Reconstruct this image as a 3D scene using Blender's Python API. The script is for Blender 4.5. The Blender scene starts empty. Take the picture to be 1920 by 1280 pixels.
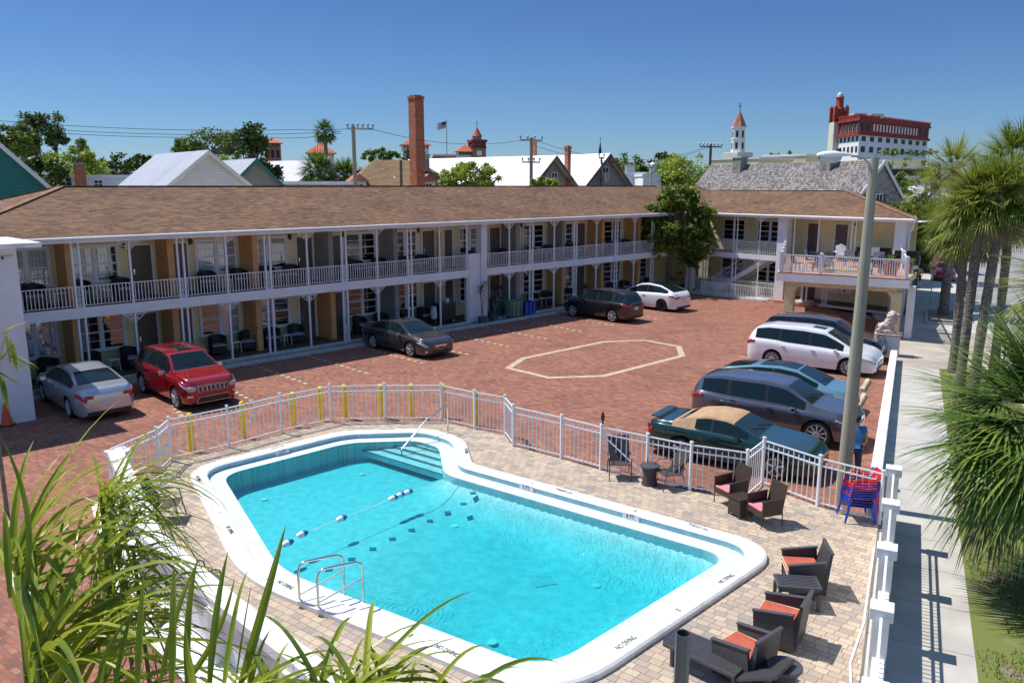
import bpy, bmesh, math, random
from mathutils import Vector, Matrix
random.seed(7)
R = math.radians
sc = bpy.context.scene
COL = sc.collection
# ---------- survey helpers: camera height / pitch were solved from the photograph, G() gives the point on a level plane
CH = 7.45; FPX = 1500.0; PIT = math.atan(292/FPX); SP, CP = math.sin(PIT), math.cos(PIT)
def ray(x, y):
    u = (x-960)/FPX; v = (y-640)/FPX
    return Vector((u, CP-v*SP, -SP-v*CP))
def G(x, y, z=0.0):
    d = ray(x, y); return Vector((0,0,CH)) + d*((z-CH)/d.z)
def T(x, y, t): return Vector((0,0,CH)) + ray(x, y)*t
def W(x, y, Y):
    d = ray(x, y); return Vector((0,0,CH)) + d*(Y/d.y)
A = R(44.9); ES = Vector((math.cos(A), math.sin(A), 0)); EN = Vector((math.sin(A), -math.cos(A), 0))
B = R(63.5); ET = Vector((math.cos(B), math.sin(B), 0)); ER = Vector((math.sin(B), -math.cos(B), 0))
def SN(s, n, z=0.0): return ES*s + EN*n + Vector((0,0,z))
def TR(t, r, z=0.0): return ET*t + ER*r + Vector((0,0,z))
# ---------- materials
def mat(name, col=(.5,.5,.5), rough=.6, metal=0, spec=.5, build=None, **kw):
    m = bpy.data.materials.new(name); m.use_nodes = True
    nt = m.node_tree; b = nt.nodes['Principled BSDF']
    b.inputs['Base Color'].default_value = (*col, 1); b.inputs['Roughness'].default_value = rough
    b.inputs['Metallic'].default_value = metal; b.inputs['Specular IOR Level'].default_value = spec
    for k, v in kw.items(): b.inputs[k.replace('_',' ')].default_value = v
    if build: build(nt, b)
    return m
def N(nt, t, **kw):
    n = nt.nodes.new(t)
    for k, v in kw.items():
        if k.startswith('i_'):
            key = k[2:]; key = int(key) if key.isdigit() else key.replace('_',' ')
            n.inputs[key].default_value = v
        else: setattr(n, k, v)
    return n
def ramp(nt, stops, interp='LINEAR'):
    r = nt.nodes.new('ShaderNodeValToRGB'); r.color_ramp.interpolation = interp
    e = r.color_ramp.elements
    while len(e) > 1: e.remove(e[0])
    e[0].position = stops[0][0]; e[0].color = (*stops[0][1], 1)
    for p, c in stops[1:]:
        x = e.new(p); x.color = (*c, 1)
    return r
def noise_tint(c1, c2, scale=3.0, detail=5, coord='Object', bump=0.0, bscale=30, lo=.35, hi=.65):
    def f(nt, b):
        tc = N(nt, 'ShaderNodeTexCoord'); no = N(nt, 'ShaderNodeTexNoise', i_Scale=scale, i_Detail=detail)
        nt.links.new(tc.outputs[coord], no.inputs['Vector'])
        r = ramp(nt, [(lo, c1), (hi, c2)]); nt.links.new(no.outputs['Fac'], r.inputs[0]); nt.links.new(r.outputs[0], b.inputs['Base Color'])
        if bump:
            n2 = N(nt, 'ShaderNodeTexNoise', i_Scale=bscale, i_Detail=4); nt.links.new(tc.outputs[coord], n2.inputs['Vector'])
            bp = N(nt, 'ShaderNodeBump', i_Strength=bump, i_Distance=.02); nt.links.new(n2.outputs['Fac'], bp.inputs['Height']); nt.links.new(bp.outputs[0], b.inputs['Normal'])
    return f
def cells(w, h, stops, mortar=(.2,.18,.16), gap=.06, off=.5, rot=0.0, bump=.5, big=None, gapy=None, jitter=0.0, swap=False, stain=False):
    """rows of rectangular units w x h metres with a colour picked per unit from the ramp; UV maps are in metres"""
    gapy = gap*w/h if gapy is None else gapy
    def f(nt, b):
        L = nt.links.new
        def M(op, a, c=None, d=None):
            n = N(nt, 'ShaderNodeMath', operation=op)
            for i, v in enumerate((a, c, d)):
                if v is None: continue
                if isinstance(v, (int, float)): n.inputs[i].default_value = v
                else: L(v, n.inputs[i])
            return n.outputs[0]
        uv = N(nt, 'ShaderNodeUVMap'); src = uv.outputs[0]
        if rot:
            mp = N(nt, 'ShaderNodeMapping'); mp.inputs['Rotation'].default_value = (0,0,rot); L(src, mp.inputs[0]); src = mp.outputs[0]
        if jitter:
            nz = N(nt, 'ShaderNodeTexNoise', i_Scale=.9, i_Detail=2); L(src, nz.inputs['Vector'])
            vm = N(nt, 'ShaderNodeVectorMath', operation='SCALE'); vm.inputs['Scale'].default_value = jitter; L(nz.outputs['Color'], vm.inputs[0])
            va = N(nt, 'ShaderNodeVectorMath', operation='ADD'); L(src, va.inputs[0]); L(vm.outputs[0], va.inputs[1]); src = va.outputs[0]
        sp = N(nt, 'ShaderNodeSeparateXYZ'); L(src, sp.inputs[0])
        U, V = (sp.outputs[1], sp.outputs[0]) if swap else (sp.outputs[0], sp.outputs[1])
        v = M('DIVIDE', V, h); row = M('FLOOR', v); fv = M('FRACT', v)
        wn0 = N(nt, 'ShaderNodeTexWhiteNoise', noise_dimensions='1D'); L(row, wn0.inputs['W'])
        sh = M('MULTIPLY', row, off) if off <= .5 else M('MULTIPLY', wn0.outputs['Value'], 1.0)
        u = M('ADD', M('DIVIDE', U, w), sh); col = M('FLOOR', u); fu = M('FRACT', u)
        cx = N(nt, 'ShaderNodeCombineXYZ'); L(col, cx.inputs[0]); L(row, cx.inputs[1])
        wn = N(nt, 'ShaderNodeTexWhiteNoise', noise_dimensions='2D'); L(cx.outputs[0], wn.inputs['Vector'])
        val = wn.outputs['Value']
        if big:
            bn = N(nt, 'ShaderNodeTexNoise', i_Scale=big[0], i_Detail=4); L(uv.outputs[0], bn.inputs['Vector'])
            bb = M('MULTIPLY', M('SUBTRACT', bn.outputs['Fac'], .5), big[1]); val = M('ADD', val, bb)
        r = ramp(nt, stops); L(val, r.inputs[0])
        mu = M('MINIMUM', fu, M('SUBTRACT', 1.0, fu)); mv = M('MINIMUM', fv, M('SUBTRACT', 1.0, fv))
        a = M('GREATER_THAN', mu, gap/2); c = M('GREATER_THAN', mv, gapy/2); mask = M('MULTIPLY', a, c)
        fn = N(nt, 'ShaderNodeTexNoise', i_Scale=40.0, i_Detail=3); L(uv.outputs[0], fn.inputs['Vector'])
        hs = N(nt, 'ShaderNodeHueSaturation'); L(r.outputs[0], hs.inputs['Color']); L(M('ADD', M('MULTIPLY', fn.outputs['Fac'], .5), .75), hs.inputs['Value'])
        mx = N(nt, 'ShaderNodeMix', data_type='RGBA'); L(mask, mx.inputs[0]); mx.inputs[6].default_value = (*mortar, 1); L(hs.outputs[0], mx.inputs[7])
        src2 = mx.outputs[2]
        if stain:
            s1 = N(nt,'ShaderNodeTexNoise',i_Scale=.33,i_Detail=9,i_Roughness=.65,i_Distortion=.6); L(uv.outputs[0], s1.inputs['Vector']); rs = ramp(nt,[(.34,(.76,.76,.78)),(.50,(1,1,1)),(.66,(1.0,1.0,1.0)),(.76,(1.08,1.07,1.05))]); L(s1.outputs['Fac'], rs.inputs[0])
            m2 = N(nt,'ShaderNodeMix',data_type='RGBA',blend_type='MULTIPLY'); m2.inputs[0].default_value = 1; L(src2, m2.inputs[6]); L(rs.outputs[0], m2.inputs[7]); src2 = m2.outputs[2]
        L(src2, b.inputs['Base Color'])
        if bump:
            bp = N(nt, 'ShaderNodeBump', i_Strength=bump, i_Distance=.01); L(M('ADD', mask, M('MULTIPLY', fn.outputs['Fac'], .3)), bp.inputs['Height']); L(bp.outputs[0], b.inputs['Normal'])
    return f
def lines_mat(pitch, c, dark, frac=.08, axis=1, bump=.6):
    def f(nt, b):
        L = nt.links.new
        uv = N(nt, 'ShaderNodeUVMap'); sp = N(nt, 'ShaderNodeSeparateXYZ'); L(uv.outputs[0], sp.inputs[0])
        d = N(nt, 'ShaderNodeMath', operation='DIVIDE', i_1=pitch); L(sp.outputs[axis], d.inputs[0])
        fr = N(nt, 'ShaderNodeMath', operation='FRACT'); L(d.outputs[0], fr.inputs[0])
        g = N(nt, 'ShaderNodeMath', operation='GREATER_THAN', i_1=frac); L(fr.outputs[0], g.inputs[0])
        no = N(nt, 'ShaderNodeTexNoise', i_Scale=1.3, i_Detail=5); L(uv.outputs[0], no.inputs['Vector'])
        r = ramp(nt, [(.3, tuple(x*.86 for x in c)), (.7, c)]); L(no.outputs['Fac'], r.inputs[0])
        mx = N(nt, 'ShaderNodeMix', data_type='RGBA'); L(g.outputs[0], mx.inputs[0]); mx.inputs[6].default_value = (*dark, 1); L(r.outputs[0], mx.inputs[7])
        L(mx.outputs[2], b.inputs['Base Color'])
        bp = N(nt, 'ShaderNodeBump', i_Strength=bump, i_Distance=.01); L(g.outputs[0], bp.inputs['Height']); L(bp.outputs[0], b.inputs['Normal'])
    return f
def leafmat(name, stops, rough=.5, scale=.8, trans=.0):
    def f(nt, b):
        L = nt.links.new
        g = N(nt, 'ShaderNodeNewGeometry'); no = N(nt, 'ShaderNodeTexNoise', i_Scale=scale, i_Detail=3); L(g.outputs['Position'], no.inputs['Vector'])
        ri = N(nt, 'ShaderNodeMath', operation='MULTIPLY', i_1=.35); L(g.outputs['Random Per Island'], ri.inputs[0])
        ad = N(nt, 'ShaderNodeMath', operation='ADD'); L(no.outputs['Fac'], ad.inputs[0]); L(ri.outputs[0], ad.inputs[1])
        sb = N(nt, 'ShaderNodeMath', operation='SUBTRACT', i_1=.17); L(ad.outputs[0], sb.inputs[0])
        r = ramp(nt, stops); L(sb.outputs[0], r.inputs[0]); L(r.outputs[0], b.inputs['Base Color'])
        if trans:
            tr = N(nt, 'ShaderNodeBsdfTranslucent'); L(r.outputs[0], tr.inputs[0]); mx = N(nt, 'ShaderNodeMixShader', i_0=trans)
            out = nt.nodes['Material Output']; L(b.outputs[0], mx.inputs[1]); L(tr.outputs[0], mx.inputs[2]); L(mx.outputs[0], out.inputs[0])
    return mat(name, (.08,.12,.03), rough, 0, .3, f)
M_ = {}
M_['white'] = mat('white_paint', (.8,.8,.8), .5, build=noise_tint((.74,.74,.74),(.82,.82,.81),1.5))
M_['offwhite'] = mat('aged_white_paint', (.7,.7,.68), .6, build=noise_tint((.56,.55,.52),(.80,.80,.78),1.6, 9, bump=.2, lo=.3, hi=.5))
M_['stucco'] = mat('white_block_wall', (.78,.78,.78), .7, build=lines_mat(.2,(.76,.76,.77),(.68,.68,.69),.05,bump=.25))
M_['whitemetal'] = mat('white_powder_coat', (.8,.8,.8), .35)
M_['railmetal'] = mat('cream_white_iron', (.84,.83,.80), .45)
M_['yellowwall'] = mat('yellow_painted_siding', (.7,.58,.26), .65, build=lines_mat(.2,(.88,.77,.42),(.70,.59,.30),.05,bump=.4))
M_['yellowpaint'] = mat('pale_yellow_stucco', (.62,.52,.26), .6, build=noise_tint((.68,.57,.29),(.78,.67,.37),2))
M_['orangewall'] = mat('ochre_partition', (.50,.22,.05), .6, build=noise_tint((.60,.32,.12),(.70,.39,.15),2))
M_['greywall'] = mat('grey_partition', (.20,.20,.18), .6, build=noise_tint((.25,.255,.235),(.32,.32,.29),2))
M_['door'] = mat('brown_door', (.13,.10,.08), .45)
M_['black'] = mat('black_paint', (.015,.015,.016), .4)
M_['rubber'] = mat('rubber', (.012,.012,.012), .8)
M_['chrome'] = mat('chrome', (.75,.75,.76), .12, 1)
M_['steel'] = mat('stainless_steel', (.62,.60,.56), .22, 1)
M_['alloy'] = mat('alloy_wheel', (.62,.62,.63), .35, .3)
M_['darkalloy'] = mat('black_alloy_wheel', (.02,.02,.02), .35, .5)
M_['glass'] = mat('dark_window_glass', (.012,.018,.02), .04, 0, .9)
M_['carglass'] = mat('car_window_glass', (.006,.016,.02), .03, 0, .38)
M_['curtain'] = mat('sheer_curtain', (.5,.53,.56), .8, build=lines_mat(.11,(.72,.75,.78),(.38,.42,.46),.3,axis=0,bump=.3))
def paneg(nt, b):
    tr = N(nt,'ShaderNodeBsdfTransparent'); gl = N(nt,'ShaderNodeBsdfGlossy',i_Roughness=.02); fr = N(nt,'ShaderNodeFresnel',i_IOR=1.9)
    mx = N(nt,'ShaderNodeMixShader'); nt.links.new(fr.outputs[0],mx.inputs[0]); nt.links.new(tr.outputs[0],mx.inputs[1]); nt.links.new(gl.outputs[0],mx.inputs[2])
    nt.links.new(mx.outputs[0], nt.nodes['Material Output'].inputs[0])
M_['pane'] = mat('window_pane', build=paneg)
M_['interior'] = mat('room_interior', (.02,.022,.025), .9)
M_['ridge'] = mat('ridge_shingle', (.24,.13,.08), .9, 0, .2, noise_tint((.17,.095,.06),(.30,.17,.10),3,8))
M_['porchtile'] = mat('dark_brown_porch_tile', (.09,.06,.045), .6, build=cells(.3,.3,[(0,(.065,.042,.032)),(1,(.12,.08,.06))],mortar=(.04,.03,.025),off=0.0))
M_['roof'] = mat('brown_asphalt_shingle', (.2,.12,.08), .9, 0, .2, cells(.30,.07,[(0,(.10,.062,.045)),(.25,(.145,.086,.056)),(.5,(.20,.11,.062)),(.75,(.25,.137,.073)),(1,(.31,.175,.098))], mortar=(.085,.053,.037), gap=.03, gapy=.18, off=.9, bump=.4, big=(.35,.6), stain=True))
M_['brickred'] = mat('red_brick', (.4,.12,.06), .85, 0, .2, cells(.22,.075,[(0,(.27,.06,.025)),(.5,(.42,.11,.045)),(1,(.55,.18,.08))], mortar=(.42,.30,.22), gap=.07, gapy=.2, bump=.5, big=(.4,.6)))
M_['court'] = mat('red_brick_paving', (.3,.12,.09), .85, 0, .3, cells(.21,.105,[(0,(.195,.095,.073)),(.25,(.26,.108,.071)),(.5,(.305,.122,.076)),(.75,(.34,.14,.086)),(1,(.38,.175,.112))], mortar=(.17,.095,.075), gap=.05, off=.5, rot=R(45-8), bump=.3, big=(.8,.5), stain=True))
M_['border'] = mat('light_paver_band', (.55,.42,.27), .85, build=cells(.2,.2,[(0,(.46,.35,.22)),(1,(.62,.49,.33))], mortar=(.3,.22,.15), gap=.05))
M_['deck'] = mat('tan_paver_deck', (.45,.35,.25), .85, 0, .3, cells(.22,.155,[(0,(.32,.285,.25)),(.22,(.41,.335,.27)),(.45,(.47,.37,.28)),(.7,(.51,.41,.30)),(.88,(.55,.45,.33)),(1,(.42,.32,.255))], mortar=(.19,.14,.10), gap=.045, off=.9, rot=R(38), bump=.6, big=(.5,.6), jitter=.05))
M_['walk'] = mat('sidewalk_concrete', (.5,.49,.46), .85, build=None)
def walkf(nt, b):
    noise_tint((.42,.395,.35),(.54,.515,.465),.9,8,bump=.2,bscale=60)(nt,b)
M_['walk'] = mat('sidewalk_concrete', (.5,.49,.46), .85, build=walkf)
M_['drive'] = mat('driveway_concrete', (.42,.35,.28), .85, build=noise_tint((.36,.31,.26),(.50,.43,.35),.7,8,bump=.15))
M_['joint'] = mat('concrete_joint', (.28,.26,.24), .9)
M_['asphalt'] = mat('worn_asphalt', (.27,.26,.25), .9, build=noise_tint((.24,.235,.23),(.33,.32,.31),.5,8,bump=.2))
M_['grass'] = mat('turf_soil', (.14,.17,.04), .9, build=noise_tint((.25,.20,.14),(.15,.18,.04),1.3,8,lo=.36,hi=.48))
M_['soil'] = mat('sandy_soil', (.3,.22,.14), .95, build=noise_tint((.20,.14,.09),(.42,.33,.23),2.5,8,bump=.4))
M_['farground'] = mat('town_ground', (.12,.13,.08), .95, build=noise_tint((.07,.09,.04),(.18,.17,.13),.05,6))
M_['kerb'] = mat('concrete_kerb', (.5,.5,.47), .8, build=noise_tint((.42,.42,.40),(.56,.56,.53),2))
M_['stopc'] = mat('weathered_concrete_stop', (.5,.45,.33), .9, build=noise_tint((.36,.33,.24),(.58,.52,.38),3,bump=.4))
M_['metalroof'] = mat('white_seam_metal', (.7,.7,.72), .4, .1, .5, lines_mat(.42,(.50,.50,.52),(.26,.26,.28),.16,axis=0))
M_['tentroof'] = mat('bright_white_metal', (.88,.88,.9), .4, 0, .5, lines_mat(.5,(.90,.90,.92),(.74,.74,.78),.05,axis=0,bump=.2))
M_['siding'] = mat('white_lap_siding', (.7,.7,.72), .6, build=lines_mat(.18,(.80,.80,.83),(.52,.52,.56),.12))
M_['greensiding'] = mat('teal_lap_siding', (.02,.22,.19), .6, build=lines_mat(.17,(.020,.21,.18),(.012,.13,.11),.12))
M_['greysiding'] = mat('grey_lap_siding', (.30,.29,.24), .6, build=lines_mat(.2,(.33,.32,.27),(.24,.235,.20),.1))
M_['cedar'] = mat('weathered_wood_shake', (.3,.28,.26), .9, 0, .2, cells(.16,.22,[(0,(.13,.115,.11)),(.3,(.20,.18,.175)),(.6,(.28,.26,.25)),(1,(.38,.355,.335))], mortar=(.09,.08,.075), gap=.06, gapy=.22, off=.9, bump=1, big=(.6,.5)))
M_['coquina'] = mat('coquina_stone', (.35,.33,.3), .95, 0, .2, cells(.42,.26,[(0,(.20,.19,.18)),(.5,(.32,.30,.27)),(.85,(.38,.34,.27)),(1,(.42,.29,.15))], mortar=(.36,.35,.33), gap=.05, off=.9, bump=.8))
M_['brownroof'] = mat('tan_shingle', (.3,.2,.12), .9, 0, .2, cells(.4,.2,[(0,(.22,.14,.075)),(1,(.33,.22,.125))], mortar=(.17,.11,.06), gap=.03, gapy=.1, off=.9))
M_['redtile'] = mat('red_clay_tile', (.5,.11,.04), .7, build=lines_mat(.5,(.55,.13,.045),(.36,.07,.03),.25,axis=0))
M_['terracotta'] = mat('terracotta', (.40,.14,.08), .7, build=noise_tint((.34,.11,.06),(.48,.19,.12),1.5))
M_['decktile'] = mat('terrace_floor_tile', (.5,.3,.2), .6, build=cells(.4,.4,[(0,(.40,.22,.15)),(1,(.54,.34,.24))],mortar=(.34,.24,.19),gap=.03,off=0.0,bump=.1))
M_['darkred'] = mat('dark_red_trim', (.28,.03,.02), .7, build=noise_tint((.24,.022,.016),(.34,.045,.028),.6))
M_['cream'] = mat('cream_stucco', (.66,.62,.50), .75, build=noise_tint((.60,.56,.45),(.70,.66,.55),.5))
M_['towerwhite'] = mat('tower_white', (.60,.60,.58), .75, build=noise_tint((.76,.76,.73),(.83,.83,.80),.4))
M_['palewin'] = mat('far_window', (.02,.03,.04), .4, 0, .3)
M_['paleyellow'] = mat('pale_yellow_wall', (.62,.52,.30), .75, build=noise_tint((.72,.62,.36),(.80,.70,.45),.6))
M_['wood'] = mat('weathered_pole_wood', (.36,.33,.25), .85, build=lines_mat(.07,(.38,.35,.26),(.28,.25,.19),.3,axis=0,bump=.5))
M_['darkwood'] = mat('dark_pole_wood', (.16,.12,.09), .9, build=noise_tint((.11,.085,.06),(.20,.16,.12),3))
M_['greymetal'] = mat('galvanised', (.4,.41,.42), .45, .6)
M_['wickerblk'] = mat('charcoal_wicker', (.035,.033,.035), .55, build=None)
def wick(c1, c2, s=.03):
    def f(nt, b):
        cells(s, s*.5, [(0, c1), (1, c2)], mortar=tuple(x*.35 for x in c1), gap=.22, gapy=.3, off=.5, bump=1.0)(nt, b)
    return f
M_['wickerblk'] = mat('charcoal_wicker', rough=.5, build=wick((.06,.058,.064),(.11,.105,.115)))
M_['frameblk'] = mat('charcoal_frame', (.07,.068,.074), .42)
M_['wickerbrn'] = mat('brown_wicker', rough=.5, build=wick((.065,.04,.03),(.12,.075,.055)))
M_['sling'] = mat('brown_sling_mesh', (.06,.045,.04), .6, build=noise_tint((.05,.038,.034),(.075,.058,.052),20))
M_['cushred'] = mat('orange_red_cushion', (.55,.10,.04), .8, build=noise_tint((.42,.085,.05),(.52,.125,.065),8))
M_['cushpink'] = mat('pink_cushion', (.75,.22,.24), .8, build=noise_tint((.68,.19,.21),(.80,.28,.29),8))
M_['cushgrey'] = mat('grey_cushion', (.30,.34,.38), .8)
M_['piping'] = mat('cream_piping', (.75,.68,.5), .7)
M_['plred'] = mat('red_plastic', (.55,.02,.03), .35); M_['plblue'] = mat('blue_plastic', (.012,.05,.40), .35)
M_['bolyellow'] = mat('yellow_bollard_paint', (.8,.52,.01), .45, build=noise_tint((.84,.60,.012),(.92,.68,.02),3))
M_['orangecone'] = mat('orange_cone_plastic', (.70,.09,.02), .5)
M_['lion'] = mat('pinkish_cast_stone', (.56,.45,.38), .9, build=noise_tint((.38,.29,.24),(.66,.55,.47),5,8,bump=.6,bscale=25))
M_['copper'] = mat('verdigris_dome', (.45,.58,.55), .5)
M_['coping'] = mat('pool_coping_paint', (.8,.8,.8), .6, build=noise_tint((.64,.63,.60),(.80,.80,.79),2.2,9,bump=.15,lo=.30,hi=.47))
M_['gutter'] = mat('pool_gutter', (.60,.66,.68), .5, build=noise_tint((.55,.62,.65),(.68,.72,.73),2))
M_['plaster'] = mat('pool_plaster', (.42,.72,.76), .6, build=noise_tint((.34,.54,.58),(.46,.66,.69),5,9))
M_['tileband'] = mat('blue_waterline_tile', (.1,.3,.36), .15, build=cells(.15,.15,[(0,(.16,.40,.46)),(1,(.26,.50,.55))], mortar=(.30,.45,.48), gap=.06, off=0.0, bump=.2))
M_['wallt'] = mat('teal_pool_wall_tile', (.05,.3,.33), .2, build=cells(.15,.6,[(0,(.10,.42,.44)),(1,(.18,.54,.56))], mortar=(.32,.62,.64), gap=.07, gapy=.02, off=0.0, bump=.2))
M_['bluetile'] = mat('deep_blue_tile', (.02,.16,.34), .3)
M_['blacktile'] = mat('black_step_edge', (.01,.03,.04), .4)
M_['ink'] = mat('black_lettering', (.02,.02,.02), .6)
M_['plate'] = mat('licence_plate', (.6,.66,.6), .4)
M_['headlamp'] = mat('headlamp_lens', (.45,.48,.5), .08, .3, .8)
M_['taillamp'] = mat('red_tail_lens', (.40,.01,.01), .1, 0, .8)
M_['amber'] = mat('amber_lens', (.7,.25,.02), .1)
M_['canvas'] = mat('tan_canvas_top', (.50,.30,.14), .85, build=noise_tint((.40,.25,.13),(.49,.31,.17),5))
M_['skin'] = mat('skin', (.45,.26,.18), .6); M_['hair'] = mat('dark_hair', (.02,.015,.012), .7)
M_['shirtblue'] = mat('blue_cotton', (.06,.20,.42), .85, build=noise_tint((.05,.17,.37),(.075,.24,.48),9))
M_['pants'] = mat('dark_navy_trousers', (.03,.04,.07), .85); M_['orangeshirt'] = mat('orange_cotton', (.5,.11,.02), .8); M_['shortsblk'] = mat('black_shorts', (.015,.015,.02), .85)
M_['trunk'] = mat('palm_trunk', (.2,.17,.14), .95, build=None)
def trunkf(nt, b):
    L = nt.links.new; tc = N(nt,'ShaderNodeTexCoord'); mp = N(nt,'ShaderNodeMapping'); mp.inputs['Scale'].default_value=(3,3,9); L(tc.outputs['Object'], mp.inputs[0])
    no = N(nt,'ShaderNodeTexNoise',i_Scale=2.0,i_Detail=8); L(mp.outputs[0], no.inputs['Vector']); r = ramp(nt,[(.3,(.075,.062,.05)),(.55,(.19,.16,.13)),(.75,(.33,.27,.19))]); L(no.outputs['Fac'], r.inputs[0]); L(r.outputs[0], b.inputs['Base Color'])
    bp = N(nt,'ShaderNodeBump',i_Strength=1,i_Distance=.05); L(no.outputs['Fac'], bp.inputs['Height']); L(bp.outputs[0], b.inputs['Normal'])
M_['trunk'] = mat('palm_trunk_bark', rough=.95, build=trunkf)
M_['bark'] = mat('tree_bark', rough=.95, build=noise_tint((.10,.08,.06),(.24,.20,.16),4,bump=.6,bscale=12))
M_['palmleaf'] = leafmat('palm_leaf', [(.2,(.06,.11,.018)),(.42,(.15,.22,.032)),(.64,(.33,.36,.055)),(.9,(.52,.42,.12))], .42, .7, .32)
M_['palmgreen'] = leafmat('near_palm_leaf', [(.2,(.045,.09,.02)),(.5,(.11,.19,.035)),(.75,(.26,.33,.05)),(1,(.42,.38,.10))], .4, 1.0, .28)
M_['deadleaf'] = leafmat('dry_palm_leaf', [(.2,(.14,.10,.06)),(.6,(.30,.22,.13)),(1,(.42,.33,.22))], .8, 2)
M_['strap'] = leafmat('strap_leaf', [(.2,(.09,.15,.012)),(.45,(.22,.29,.022)),(.7,(.40,.42,.04)),(1,(.52,.42,.10))], .32, 1.6, .38)
M_['leafdark'] = leafmat('dark_leaf', [(.2,(.03,.06,.016)),(.5,(.075,.12,.024)),(.8,(.16,.22,.04)),(1,(.24,.28,.06))], .5, .6, .2)
M_['leafmid'] = leafmat('mid_leaf', [(.2,(.06,.11,.02)),(.5,(.15,.22,.035)),(.8,(.28,.34,.055)),(1,(.36,.40,.09))], .5, .5, .3)
M_['leaflime'] = leafmat('lime_leaf', [(.2,(.12,.19,.02)),(.5,(.28,.37,.04)),(.8,(.46,.50,.06)),(1,(.55,.54,.10))], .5, .5, .3)
M_['leafred'] = leafmat('burgundy_leaf', [(.2,(.03,.008,.012)),(.6,(.10,.02,.03)),(1,(.06,.07,.03))], .45, 2)
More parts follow.
